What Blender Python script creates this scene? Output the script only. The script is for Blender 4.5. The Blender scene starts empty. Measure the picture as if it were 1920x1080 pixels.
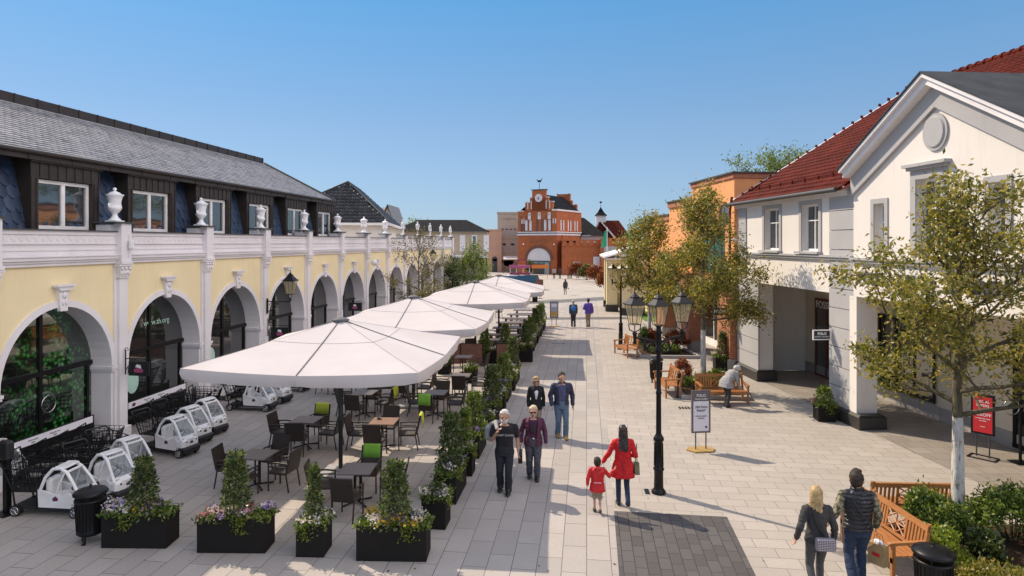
import bpy, math, random
import numpy as np
from mathutils import Vector, Matrix
R = math.radians
PI = math.pi
random.seed(7)
scene = bpy.context.scene
COL = scene.collection
CAMH = 5.6; FPX = 1200.0; HOR = 455.0

def G(px, py, z=0.0):
    """world point at height z seen at photo pixel (px,py)"""
    Y = (CAMH - z) * FPX / (py - HOR)
    return Vector(((px - 960) * Y / FPX, Y, z))
def AT(px, py, Y):
    return Vector(((px - 960) * Y / FPX, Y, CAMH - (py - HOR) * Y / FPX))

# ------------------------------------------------------------ materials
M = {}
def _nt(name):
    m = bpy.data.materials.new(name); m.use_nodes = True
    nt = m.node_tree
    b = nt.nodes['Principled BSDF']
    return m, nt, b
def L(nt, a, b): nt.links.new(a, b)
def mathn(nt, op, a, b=None, clamp=False):
    n = nt.nodes.new('ShaderNodeMath'); n.operation = op; n.use_clamp = clamp
    for i, v in enumerate((a, b)):
        if v is None: continue
        if isinstance(v, (int, float)): n.inputs[i].default_value = v
        else: L(nt, v, n.inputs[i])
    return n.outputs[0]
def mixc(nt, fac, a, b, mode='MIX'):
    n = nt.nodes.new('ShaderNodeMix'); n.data_type = 'RGBA'; n.blend_type = mode
    def s(i, v):
        if isinstance(v, (int, float)): n.inputs[i].default_value = v
        elif isinstance(v, (tuple, list)): n.inputs[i].default_value = (*v[:3], 1)
        else: L(nt, v, n.inputs[i])
    s(0, fac); s(6, a); s(7, b)
    return n.outputs[2]
def noise(nt, vec, scale, detail=4, rough=.55):
    n = nt.nodes.new('ShaderNodeTexNoise'); n.inputs['Scale'].default_value = scale
    n.inputs['Detail'].default_value = detail; n.inputs['Roughness'].default_value = rough
    if vec is not None: L(nt, vec, n.inputs['Vector'])
    return n.outputs['Fac']
def ramp(nt, fac, stops):
    n = nt.nodes.new('ShaderNodeValToRGB'); e = n.color_ramp.elements
    while len(e) < len(stops): e.new(.5)
    for k, (p, c) in enumerate(stops):
        e[k].position = p; e[k].color = (*c, 1) if len(c) == 3 else c
    L(nt, fac, n.inputs[0]); return n.outputs[0]
def coords(nt, kind='Object'):
    return nt.nodes.new('ShaderNodeTexCoord').outputs[kind]
def bump(nt, b, h, strength=.3, dist=.01):
    n = nt.nodes.new('ShaderNodeBump'); n.inputs['Strength'].default_value = strength
    n.inputs['Distance'].default_value = dist
    L(nt, h, n.inputs['Height']); L(nt, n.outputs[0], b.inputs['Normal'])

def mat(name, col, rough=.6, metal=0., var=.12, scale=3., bmp=0., bscale=60., spec=.5, coat=0.):
    m, nt, b = _nt(name)
    co = coords(nt)
    n1 = noise(nt, co, scale, 5)
    lo = tuple(c * (1 - var) for c in col); hi = tuple(min(1, c * (1 + var)) for c in col)
    L(nt, ramp(nt, n1, [(.3, lo), (.7, hi)]), b.inputs['Base Color'])
    b.inputs['Roughness'].default_value = rough; b.inputs['Metallic'].default_value = metal
    b.inputs['Specular IOR Level'].default_value = spec
    b.inputs['Coat Weight'].default_value = coat
    if bmp: bump(nt, b, noise(nt, co, bscale, 3), bmp, .01)
    M[name] = m; return m

def plaster(name, col, dirt=.18):
    m, nt, b = _nt(name); co = coords(nt)
    big = noise(nt, co, .7, 6, .6); fine = noise(nt, co, 90, 2)
    mp = nt.nodes.new('ShaderNodeMapping'); mp.inputs['Scale'].default_value = (3, 3, .35); L(nt, co, mp.inputs[0])
    streak = noise(nt, mp.outputs[0], 1.6, 5, .65)
    dk = tuple(c * (1 - dirt) for c in col)
    c1 = ramp(nt, big, [(.3, dk), (.62, col)])
    c2 = mixc(nt, ramp(nt, streak, [(.55, (0, 0, 0)), (.85, (.5, .5, .5))]), c1, tuple(c * .72 for c in col))
    L(nt, c2, b.inputs['Base Color']); b.inputs['Roughness'].default_value = .85
    b.inputs['Specular IOR Level'].default_value = .25
    bump(nt, b, fine, .25, .006)
    M[name] = m

def brickmat(name, c1, c2, mortar, bw, bh, msize=.012, rough=.85, bmp=.5, rotz=0., var=.25, uv=True, off=.5, stain=.35):
    m, nt, b = _nt(name)
    co = coords(nt, 'UV' if uv else 'Object')
    mp = nt.nodes.new('ShaderNodeMapping'); mp.inputs['Rotation'].default_value = (0, 0, rotz); L(nt, co, mp.inputs[0])
    br = nt.nodes.new('ShaderNodeTexBrick'); L(nt, mp.outputs[0], br.inputs['Vector'])
    br.offset = off
    br.inputs['Color1'].default_value = (*c1, 1); br.inputs['Color2'].default_value = (*c2, 1)
    br.inputs['Mortar'].default_value = (*mortar, 1)
    br.inputs['Scale'].default_value = 1; br.inputs['Mortar Size'].default_value = msize
    br.inputs['Mortar Smooth'].default_value = .15; br.inputs['Bias'].default_value = -.1
    br.inputs['Brick Width'].default_value = bw; br.inputs['Row Height'].default_value = bh
    ob = coords(nt, 'Object')
    st = noise(nt, ob, .45, 7, .65)
    c = mixc(nt, ramp(nt, st, [(.36, (1, 1, 1)), (.62, (0, 0, 0))]), br.outputs['Color'], tuple(x * (1 - stain) for x in ((c1[0] + c2[0]) / 2, (c1[1] + c2[1]) / 2, (c1[2] + c2[2]) / 2)))
    mixer = c.node; 
    sc = mathn(nt, 'MULTIPLY', ramp(nt, st, [(.36, (1, 1, 1)), (.62, (0, 0, 0))]), .5)
    L(nt, sc, mixer.inputs[0])
    fn = noise(nt, ob, 35, 4, .7)
    if not uv:
        vo = nt.nodes.new('ShaderNodeTexVoronoi'); vo.inputs['Scale'].default_value = 2.6; L(nt, ob, vo.inputs['Vector'])
        c = mixc(nt, mathn(nt, 'MULTIPLY', mathn(nt, 'LESS_THAN', vo.outputs['Distance'], .055), .35), c, (.12, .11, .10))
    c = mixc(nt, 1.0, c, ramp(nt, fn, [(.2, (1 - var, 1 - var, 1 - var)), (.8, (1 + var * .4,) * 3)]), 'MULTIPLY')
    L(nt, c, b.inputs['Base Color']); b.inputs['Roughness'].default_value = rough
    h = mathn(nt, 'SUBTRACT', mathn(nt, 'MULTIPLY', fn, .25), br.outputs['Fac'])
    bump(nt, b, h, bmp, .008)
    M[name] = m; return m

def tilemat(name, col, tw, th, rough=.35, var=.35, wav=1., lap=1., dist=.03, coat=0., dark=.35):
    """roof tiles: waves across (u), overlaps down the slope (v)"""
    m, nt, b = _nt(name)
    sp = nt.nodes.new('ShaderNodeSeparateXYZ'); L(nt, coords(nt, 'UV'), sp.inputs[0])
    u, v = sp.outputs[0], sp.outputs[1]
    un = mathn(nt, 'DIVIDE', u, tw); vn = mathn(nt, 'DIVIDE', v, th)
    row = mathn(nt, 'FLOOR', vn)
    fv = mathn(nt, 'FRACT', vn)
    fu = mathn(nt, 'FRACT', un)
    w = mathn(nt, 'SINE', mathn(nt, 'MULTIPLY', fu, PI))
    h = mathn(nt, 'ADD', mathn(nt, 'MULTIPLY', w, .6 * wav), mathn(nt, 'MULTIPLY', mathn(nt, 'SUBTRACT', 1., fv), .6 * lap))
    wn = nt.nodes.new('ShaderNodeTexWhiteNoise'); wn.noise_dimensions = '2D'
    cb = nt.nodes.new('ShaderNodeCombineXYZ'); L(nt, mathn(nt, 'FLOOR', un), cb.inputs[0]); L(nt, row, cb.inputs[1]); L(nt, cb.outputs[0], wn.inputs['Vector'])
    lo = tuple(c * (1 - var) for c in col); hi = tuple(c * (1 + var) for c in col)
    c = ramp(nt, wn.outputs['Value'], [(0, lo), (1, hi)])
    edge = mathn(nt, 'MAXIMUM', mathn(nt, 'GREATER_THAN', fv, .9), mathn(nt, 'LESS_THAN', w, .22))
    c = mixc(nt, mathn(nt, 'MULTIPLY', edge, 1 - dark), c, tuple(x * .25 for x in col))
    L(nt, c, b.inputs['Base Color'])
    b.inputs['Roughness'].default_value = rough; b.inputs['Coat Weight'].default_value = coat
    b.inputs['Coat Roughness'].default_value = .12
    bump(nt, b, h, 1., dist)
    M[name] = m

def leafmat(name, stops, trans=.35, rough=.45):
    m, nt, b = _nt(name)
    g = nt.nodes.new('ShaderNodeNewGeometry')
    c = ramp(nt, g.outputs['Random Per Island'], stops)
    L(nt, c, b.inputs['Base Color']); b.inputs['Roughness'].default_value = rough
    tr = nt.nodes.new('ShaderNodeBsdfTranslucent')
    L(nt, mixc(nt, 1., c, (1.5, 1.5, .7), 'MULTIPLY'), tr.inputs[0])
    mx = nt.nodes.new('ShaderNodeMixShader'); mx.inputs[0].default_value = trans
    L(nt, b.outputs[0], mx.inputs[1]); L(nt, tr.outputs[0], mx.inputs[2])
    L(nt, mx.outputs[0], nt.nodes['Material Output'].inputs[0])
    M[name] = m

def glassmat(name, col=(.02, .022, .025), rough=.03, var=None):
    m, nt, b = _nt(name)
    b.inputs['Base Color'].default_value = (*col, 1)
    b.inputs['Roughness'].default_value = rough; b.inputs['Specular IOR Level'].default_value = 1.0
    b.inputs['IOR'].default_value = 1.8
    co = coords(nt); bump(nt, b, noise(nt, co, 1.3, 1), .06, .05)
    M[name] = m; return m, nt, b

# ------------------------------------------------------------ mesh builder
class MB:
    def __init__(s): s.v = []; s.f = []; s.m = []; s.mi = 0; s.sm = []; s.smooth = False
    def mat(s, i): s.mi = i; return s
    def add(s, vs, fs, T=None):
        o = len(s.v)
        if T is not None: vs = [T @ Vector(v) for v in vs]
        s.v += [tuple(v) for v in vs]
        for f in fs:
            s.f.append([o + i for i in f]); s.m.append(s.mi); s.sm.append(s.smooth)
        return s
    def box(s, x0, x1, y0, y1, z0, z1, T=None):
        vs = [(x0, y0, z0), (x1, y0, z0), (x1, y1, z0), (x0, y1, z0), (x0, y0, z1), (x1, y0, z1), (x1, y1, z1), (x0, y1, z1)]
        return s.add(vs, [(3, 2, 1, 0), (4, 5, 6, 7), (0, 1, 5, 4), (1, 2, 6, 5), (2, 3, 7, 6), (3, 0, 4, 7)], T)
    def bbox(s, x0, x1, y0, y1, z0, z1, b=.02, T=None):
        """box with chamfered top and vertical edges"""
        def ring(z, i): return [(x0 + i + b, y0 + i, z), (x1 - i - b, y0 + i, z), (x1 - i, y0 + i + b, z), (x1 - i, y1 - i - b, z), (x1 - i - b, y1 - i, z), (x0 + i + b, y1 - i, z), (x0 + i, y1 - i - b, z), (x0 + i, y0 + i + b, z)]
        vs = ring(z0 + b, 0) + ring(z1 - b, 0) + ring(z1, b * .8) + ring(z0, b * .8)
        fs = [tuple(range(16, 24)), tuple(reversed(range(24, 32)))]
        for k in range(8):
            j = (k + 1) % 8
            fs += [(k, j, 8 + j, 8 + k), (8 + k, 8 + j, 16 + j, 16 + k), (24 + k, 24 + j, j, k)]
        return s.add(vs, fs, T)
    def quad(s, a, b, c, d): return s.add([a, b, c, d], [(0, 1, 2, 3)])
    def tube(s, pts, rad, n=8, caps=True, sm=True):
        pts = [Vector(p) for p in pts]
        if not isinstance(rad, (list, tuple)): rad = [rad] * len(pts)
        vs = []; fs = []; up = None
        for i, p in enumerate(pts):
            t = (pts[min(i + 1, len(pts) - 1)] - pts[max(i - 1, 0)])
            if t.length < 1e-9: t = Vector((0, 0, 1))
            t.normalize()
            if up is None:
                up = Vector((0, 0, 1)) if abs(t.z) < .9 else Vector((1, 0, 0))
            a = (up - t * up.dot(t))
            if a.length < 1e-6: a = t.orthogonal()
            a.normalize(); up = a; b = t.cross(a)
            for k in range(n):
                an = 2 * PI * k / n
                vs.append(p + (a * math.cos(an) + b * math.sin(an)) * rad[i])
        for i in range(len(pts) - 1):
            for k in range(n):
                j = (k + 1) % n
                fs.append((i * n + k, i * n + j, (i + 1) * n + j, (i + 1) * n + k))
        old = s.smooth; s.smooth = sm; s.add(vs, fs); s.smooth = old
        if caps:
            o = len(vs)
            s.add(vs[:n], [tuple(reversed(range(n)))]); s.add(vs[-n:], [tuple(range(n))])
        return s
    def lathe(s, prof, n=16, T=None, sm=True, sx=1, sy=1, cap=True):
        vs = []; fs = []
        for r, z in prof:
            for k in range(n):
                a = 2 * PI * k / n; vs.append((r * math.cos(a) * sx, r * math.sin(a) * sy, z))
        for i in range(len(prof) - 1):
            for k in range(n):
                j = (k + 1) % n; fs.append((i * n + k, i * n + j, (i + 1) * n + j, (i + 1) * n + k))
        old = s.smooth; s.smooth = sm; s.add(vs, fs, T); s.smooth = old
        if cap:
            s.add(vs[:n], [tuple(reversed(range(n)))], T); s.add(vs[-n:], [tuple(range(n))], T)
        return s
    def prism(s, poly, a0, a1, axis='y', T=None):
        """poly 2D extruded along axis. axis y: poly=(x,z); x: poly=(y,z); z: poly=(x,y)"""
        def P(p, a):
            return {'y': (p[0], a, p[1]), 'x': (a, p[0], p[1]), 'z': (p[0], p[1], a)}[axis]
        n = len(poly); vs = [P(p, a0) for p in poly] + [P(p, a1) for p in poly]
        fs = [tuple(reversed(range(n))), tuple(range(n, 2 * n))] + [(k, (k + 1) % n, n + (k + 1) % n, n + k) for k in range(n)]
        return s.add(vs, fs, T)
    def ell(s, c, r, n=12, m=8, T=None):
        vs = []; fs = []
        for i in range(m + 1):
            th = PI * i / m
            rr = max(math.sin(th), .001)
            for k in range(n):
                a = 2 * PI * k / n; vs.append((c[0] + r[0] * rr * math.cos(a), c[1] + r[1] * rr * math.sin(a), c[2] - r[2] * math.cos(th)))
        for i in range(m):
            for k in range(n):
                j = (k + 1) % n; fs.append((i * n + k, i * n + j, (i + 1) * n + j, (i + 1) * n + k))
        fs.append(tuple(reversed(range(n)))); fs.append(tuple(range(m * n, m * n + n)))
        old = s.smooth; s.smooth = True; s.add(vs, fs, T); s.smooth = old
        return s
    def cap(s, p0, p1, r0, r1, n=12):
        p0 = Vector(p0); p1 = Vector(p1); d = (p1 - p0); l = d.length
        if l < 1e-6: return s.ell(p0, (r0, r0, r0), n)
        d.normalize(); pts = []; rs = []
        for k in range(5):
            a = PI / 2 * (1 - k / 4); pts.append(p0 - d * r0 * math.sin(a)); rs.append(max(r0 * math.cos(a), .0008))
        for k in range(5):
            a = PI / 2 * k / 4; pts.append(p1 + d * r1 * math.sin(a)); rs.append(max(r1 * math.cos(a), .0008))
        return s.tube(pts, rs, n)
    def loft(s, rings, n=20, power=2.3):
        """rings: (z, rx, ry, xoff, yoff)"""
        vs = []; fs = []
        for (z, rx, ry, xo, yo) in rings:
            for k in range(n):
                a = 2 * PI * k / n; c, q = math.cos(a), math.sin(a)
                vs.append((xo + rx * math.copysign(abs(c) ** (2 / power), c), yo + ry * math.copysign(abs(q) ** (2 / power), q), z))
        for i in range(len(rings) - 1):
            for k in range(n):
                j = (k + 1) % n; fs.append((i * n + k, i * n + j, (i + 1) * n + j, (i + 1) * n + k))
        fs.append(tuple(reversed(range(n)))); o = (len(rings) - 1) * n; fs.append(tuple(range(o, o + n)))
        old = s.smooth; s.smooth = True; s.add(vs, fs); s.smooth = old
        return s
    def mesh(s, name):
        me = bpy.data.meshes.new(name); me.from_pydata(s.v, [], s.f)
        me.polygons.foreach_set('material_index', s.m)
        me.polygons.foreach_set('use_smooth', s.sm)
        me.update()
        add_uv(me)
        return me
    def build(s, name, mats, parent=None, loc=(0, 0, 0), rz=0):
        me = s.mesh(name)
        if not isinstance(mats, (list, tuple)): mats = [mats]
        for k in mats: me.materials.append(M[k] if isinstance(k, str) else k)
        return link(name, me, parent, loc, rz)

def add_uv(me):
    nl = len(me.loops)
    if nl == 0: return
    npl = len(me.polygons)
    nor = np.empty(npl * 3, 'f'); me.polygons.foreach_get('normal', nor); nor = nor.reshape(-1, 3)
    tot = np.empty(npl, 'i'); me.polygons.foreach_get('loop_total', tot)
    vi = np.empty(nl, 'i'); me.loops.foreach_get('vertex_index', vi)
    co = np.empty(len(me.vertices) * 3, 'f'); me.vertices.foreach_get('co', co); co = co.reshape(-1, 3)
    u = np.stack([-nor[:, 1], nor[:, 0], np.zeros(npl)], 1); ln = np.linalg.norm(u, axis=1)
    flat = ln < .05; u[flat] = (1, 0, 0); ln[flat] = 1; u /= ln[:, None]
    # snap sign so that opposite faces do not matter
    v = np.cross(nor, u); v[flat] = (0, 1, 0)
    ul = np.repeat(u, tot, 0); vl = np.repeat(v, tot, 0); p = co[vi]
    uv = np.stack([(p * ul).sum(1), (p * vl).sum(1)], 1).astype('f')
    lay = me.uv_layers.new(name='UVMap'); lay.data.foreach_set('uv', uv.ravel())

def link(name, me, parent=None, loc=(0, 0, 0), rz=0):
    o = bpy.data.objects.new(name, me); COL.objects.link(o)
    o.location = loc; o.rotation_euler = (0, 0, rz)
    if parent is not None: o.parent = parent
    return o
def tag(o, label=None, cat=None, group=None, kind=None):
    if label: o['label'] = label
    if cat: o['category'] = cat
    if group: o['group'] = group
    if kind: o['kind'] = kind
    return o
def thing(name, label, cat, loc=(0, 0, 0), rz=0, group=None):
    o = bpy.data.objects.new(name, None); COL.objects.link(o); o.empty_display_size = .2
    o.location = loc; o.rotation_euler = (0, 0, rz)
    return tag(o, label, cat, group)
def dup(root, loc, rz=None, label=None, group=None, scale=None):
    r = root.copy(); COL.objects.link(r); r.location = loc
    if rz is not None: r.rotation_euler = (0, 0, rz)
    if label: r['label'] = label
    if group: r['group'] = group
    if scale: r.scale = (scale,) * 3 if isinstance(scale, (int, float)) else scale
    for ch in list(root.children):
        c = ch.copy(); COL.objects.link(c); c.parent = r
        for g in list(ch.children):
            d = g.copy(); COL.objects.link(d); d.parent = c
    return r
from mathutils import noise as mnoise
def blob(name, mb, matname, parent, voxel=.012, smooth=3, loc=(0, 0, 0), wr=0.):
    """fuse overlapping closed shells into one continuous surface"""
    me = bpy.data.meshes.new('tmp'); me.from_pydata(mb.v, [], mb.f); me.update()
    o = bpy.data.objects.new('tmp', me); COL.objects.link(o)
    md = o.modifiers.new('r', 'REMESH'); md.mode = 'VOXEL'; md.voxel_size = voxel; md.use_smooth_shade = True
    if smooth:
        s2 = o.modifiers.new('s', 'SMOOTH'); s2.iterations = smooth; s2.factor = .5
    dg = bpy.context.evaluated_depsgraph_get()
    res = bpy.data.meshes.new_from_object(o.evaluated_get(dg))
    bpy.data.objects.remove(o); bpy.data.meshes.remove(me)
    if wr:
        nn = [v.normal.copy() for v in res.vertices]
        for v, n_ in zip(res.vertices, nn):
            c = v.co
            a = mnoise.noise(Vector((c.x * 13 + 3, c.y * 13, c.z * 9 + c.x * 8))) + .6 * (1 - abs(mnoise.noise(Vector((c.x * 7, c.y * 7 + 9, c.z * 22 - c.x * 12)))) * 3)
            v.co = c + n_ * wr * a
    res.name = name; res.materials.clear(); res.materials.append(M[matname])
    res.polygons.foreach_set('use_smooth', [True] * len(res.polygons))
    return link(name, res, parent, loc)
def textmesh(name, body, size, matname, parent, loc, rot, extrude=.01, align='CENTER', bold=0., sx=1.):
    c = bpy.data.curves.new(name, 'FONT'); c.body = body; c.size = size; c.extrude = extrude
    c.align_x = align; c.align_y = 'CENTER'; c.offset = bold; c.resolution_u = 3
    o = bpy.data.objects.new('t', c); COL.objects.link(o)
    dg = bpy.context.evaluated_depsgraph_get()
    me = bpy.data.meshes.new_from_object(o.evaluated_get(dg))
    bpy.data.objects.remove(o); me.name = name; me.materials.clear(); me.materials.append(M[matname])
    t = link(name, me, parent, loc); t.rotation_euler = rot; t.scale = (sx, 1, 1)
    return t

def leaves(name, pts, size, matname, parent=None, loc=(0, 0, 0), seed=1, up=.3, asp=.45, jitter=.35, dirs=None):
    rng = np.random.default_rng(seed); pts = np.asarray(pts, float); n = len(pts)
    d = rng.normal(size=(n, 3)); d[:, 2] += up
    if dirs is not None: d += dirs
    d /= np.linalg.norm(d, axis=1)[:, None]
    a = rng.normal(size=(n, 3)); s_ = np.cross(d, a); s_ /= np.linalg.norm(s_, axis=1)[:, None]
    nn = np.cross(d, s_)
    l = size * (1 + jitter * rng.uniform(-1, 1, n))[:, None]
    w = l * asp * .5
    b0 = pts; t = pts + d * l; m1 = pts + d * l * .5 + s_ * w + nn * l * .08; m2 = pts + d * l * .5 - s_ * w + nn * l * .08
    v = np.stack([b0, m1, t, m2], 1).reshape(-1, 3)
    me = bpy.data.meshes.new(name)
    me.vertices.add(4 * n); me.vertices.foreach_set('co', v.ravel().astype('f'))
    me.loops.add(4 * n); me.loops.foreach_set('vertex_index', np.arange(4 * n, dtype='i'))
    me.polygons.add(n); me.polygons.foreach_set('loop_start', np.arange(0, 4 * n, 4, dtype='i'))
    try: me.polygons.foreach_set('loop_total', np.full(n, 4, 'i'))
    except Exception: pass
    me.update(calc_edges=True); me.validate()
    me.materials.append(M[matname])
    return link(name, me, parent, loc)

def tiles(mb, o, u, v, n, W, V, tw, th, amp, lap, ufun=None, seg=4, scallop=0.):
    o, u, v, n = Vector(o), Vector(u).normalized(), Vector(v).normalized(), Vector(n).normalized()
    old = mb.smooth
    for j in range(int(math.ceil(V / th))):
        off = (j % 2) * .5 * tw if scallop else 0
        for i in range(-1, int(W / tw) + 1):
            uc = (i + .5) * tw + off; vc = (j + .5) * th
            a, b = ufun(vc) if ufun else (0, W)
            if uc < a or uc > b: continue
            vs = []
            for q in range(seg + 1):
                s_ = q / seg; h = amp * math.sin(PI * s_); U = i * tw + off + s_ * tw * (.97)
                dv = -scallop * th * math.sin(PI * s_)
                vs += [o + u * U + v * (j * th - .02 + dv) + n * .0, o + u * U + v * (j * th - .02 + dv) + n * (lap + h), o + u * U + v * min((j + 1) * th + .01, V + .02) + n * (h + .004)]
            fs = []
            for q in range(seg): k = q * 3; fs += [(k, k + 3, k + 4, k + 1), (k + 1, k + 4, k + 5, k + 2)]
            mb.smooth = amp > .02; mb.add(vs, fs)
    mb.smooth = old
# ------------------------------------------------------------ palette
mat('asphalt', (.16, .155, .15), .9)
TH = R(6.65)
brickmat('slabs_long', (.37, .335, .305), (.46, .415, .375), (.09, .08, .075), .95, .43, .007, .8, .5, rotz=-(PI / 2 - TH), uv=False, stain=.22, var=.2)
brickmat('slabs_cross', (.41, .365, .315), (.48, .43, .375), (.15, .13, .115), .62, .37, .006, .8, .5, rotz=TH, uv=False, stain=.2, var=.2)
brickmat('dark_setts', (.075, .068, .066), (.125, .115, .11), (.02, .02, .02), .40, .21, .008, .8, .6, rotz=-(PI / 2 - TH), uv=False, stain=.2)
brickmat('ring_setts', (.13, .125, .12), (.18, .175, .17), (.08, .08, .08), .4, .3, .008, .85, .4, uv=False)
brickmat('passage_slabs', (.30, .26, .22), (.36, .32, .27), (.14, .12, .10), .5, .5, .008, .7, .4, uv=False)
plaster('yellow_plaster', (.86, .73, .45), .08)
plaster('white_plaster', (.76, .71, .655), .06)
plaster('grey_plaster', (.43, .42, .42), .1)
plaster('stone_white', (.78, .75, .76), .12)
plaster('cream_plaster', (.74, .66, .52), .1)
plaster('tan_plaster', (.48, .39, .28), .12)
plaster('pink_plaster', (.55, .36, .26), .12)
plaster('tower_plaster', (.46, .42, .36), .15)
plaster('orange_plaster', (.84, .38, .16), .10)
plaster('soil', (.07, .04, .025), .4)
brickmat('red_brick', (.42, .13, .055), (.54, .19, .085), (.42, .33, .26), .25, .085, .008, .85, .6)
brickmat('dark_brick', (.19, .07, .045), (.26, .11, .07), (.2, .16, .13), .25, .085, .008, .85, .6)
brickmat('far_brick', (.47, .12, .035), (.55, .16, .055), (.42, .2, .1), .5, .17, .01, .85, .3)
brickmat('kerb_stone', (.42, .4, .38), (.5, .48, .45), (.2, .2, .2), .9, 3., .01, .8, .3)
brickmat('plinth_stone', (.40, .37, .34), (.46, .43, .40), (.15, .15, .15), .9, .5, .012, .7, .3)
tilemat('slate_roof', (.20, .20, .215), .20, .13, .32, .3, .7, 1., .02, dark=.25)
tilemat('navy_tile', (.035, .05, .085), .24, .26, .45, .25, 1.0, 1.2, .05, dark=.3)
tilemat('black_tile', (.03, .032, .038), .30, .38, .2, .3, 1.2, 1., .06, coat=.5, dark=.3)
tilemat('red_tile', (.20, .035, .022), .25, .36, .28, .3, 1.3, 1., .06, coat=.6, dark=.3)
tilemat('far_roof', (.016, .016, .018), .5, .5, .55, .2, .6, .6, .03)
tilemat('far_red_roof', (.09, .018, .012), .5, .5, .5, .2, .6, .6, .03)
mat('zinc_brown', (.045, .035, .03), .5, .3, .2, 4, .2)
mat('zinc_grey', (.24, .22, .20), .5, .3, .2, 3)
mat('roof_membrane', (.05, .055, .062), .85, 0, .25, 2, spec=.15)
mat('white_paint', (.80, .79, .78), .4)
mat('grey_paint', (.35, .35, .355), .5)
mat('cap_dark', (.06, .058, .055), .5)
mat('black_plinth', (.035, .032, .03), .5, bmp=.2)
mat('black_metal', (.006, .006, .007), .42, .0, .3, spec=.3)
mat('black_plastic', (.014, .014, .015), .5, bmp=.1)
mat('dark_green_metal', (.03, .037, .037), .35, .5)
mat('chrome', (.6, .6, .62), .2, 1.)
mat('white_plastic', (.80, .79, .775), .33, coat=.2)
mat('canvas', (.80, .77, .765), .85, var=.03, bmp=.15, bscale=25)
mat('canvas_seam', (.12, .12, .13), .8)
mat('statue_white', (.86, .86, .88), .5, var=.06)
def _canvas():
    m, nt, b = _nt('canvas2'); co = coords(nt)
    n1 = noise(nt, co, .8, 5)
    c = ramp(nt, n1, [(.3, (.60, .555, .555)), (.7, (.67, .625, .62))])
    L(nt, c, b.inputs['Base Color']); b.inputs['Roughness'].default_value = .85; b.inputs['Specular IOR Level'].default_value = .2
    tr = nt.nodes.new('ShaderNodeBsdfTranslucent'); tr.inputs[0].default_value = (.8, .76, .74, 1)
    mx = nt.nodes.new('ShaderNodeMixShader'); mx.inputs[0].default_value = .16
    L(nt, b.outputs[0], mx.inputs[1]); L(nt, tr.outputs[0], mx.inputs[2]); L(nt, mx.outputs[0], nt.nodes['Material Output'].inputs[0])
    bump(nt, b, noise(nt, co, 1.8, 4), .5, .05)
    M['canvas'] = m
_canvas()
def _wood(name, c1, c2, rough=.45):
    m, nt, b = _nt(name); co = coords(nt)
    mp = nt.nodes.new('ShaderNodeMapping'); mp.inputs['Scale'].default_value = (2, 18, 18); L(nt, co, mp.inputs[0])
    n1 = noise(nt, mp.outputs[0], 3, 6)
    L(nt, ramp(nt, n1, [(.3, c1), (.7, c2)]), b.inputs['Base Color']); b.inputs['Roughness'].default_value = rough
    bump(nt, b, n1, .2, .004); M[name] = m
_wood('teak', (.30, .115, .03), (.46, .20, .07))
_wood('table_top', (.115, .10, .10), (.17, .15, .15), .35)
_wood('brown_top', (.22, .13, .09), (.30, .19, .14), .4)
_wood('sign_wood', (.38, .24, .08), (.5, .33, .13))
_wood('terrace_wood', (.12, .09, .075), (.2, .16, .14), .5)
def _rattan():
    m, nt, b = _nt('rattan'); co = coords(nt)
    w = nt.nodes.new('ShaderNodeTexChecker'); w.inputs['Scale'].default_value = 70; L(nt, co, w.inputs['Vector'])
    L(nt, mixc(nt, noise(nt, co, 5), (.028, .019, .015), (.055, .04, .034)), b.inputs['Base Color'])
    b.inputs['Roughness'].default_value = .45; bump(nt, b, w.outputs['Fac'], .6, .004); M['rattan'] = m
_rattan()
mat('planter_box', (.014, .012, .011), .75, bmp=.5, bscale=120, spec=.2)
mat('towel_green', (.19, .42, .05), .95, var=.15, bmp=.6, bscale=80)
mat('towel_lime', (.50, .56, .06), .95, var=.15, bmp=.6, bscale=80)
mat('lamp_glass', (.62, .56, .40), .15)
glassmat('window_glass', (.03, .034, .04))
glassmat('shop_glass', (.018, .02, .02))
glassmat('teal_glass', (.04, .16, .15))
glassmat('car_glass', (.02, .025, .03))
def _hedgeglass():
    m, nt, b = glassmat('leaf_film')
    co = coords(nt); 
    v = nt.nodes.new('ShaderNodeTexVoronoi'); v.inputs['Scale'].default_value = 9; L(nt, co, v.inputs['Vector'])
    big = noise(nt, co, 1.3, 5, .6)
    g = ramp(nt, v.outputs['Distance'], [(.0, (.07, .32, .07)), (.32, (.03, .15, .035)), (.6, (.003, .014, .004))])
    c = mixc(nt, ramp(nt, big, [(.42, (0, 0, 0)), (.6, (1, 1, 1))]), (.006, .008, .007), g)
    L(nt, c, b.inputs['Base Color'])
_hedgeglass()
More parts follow.
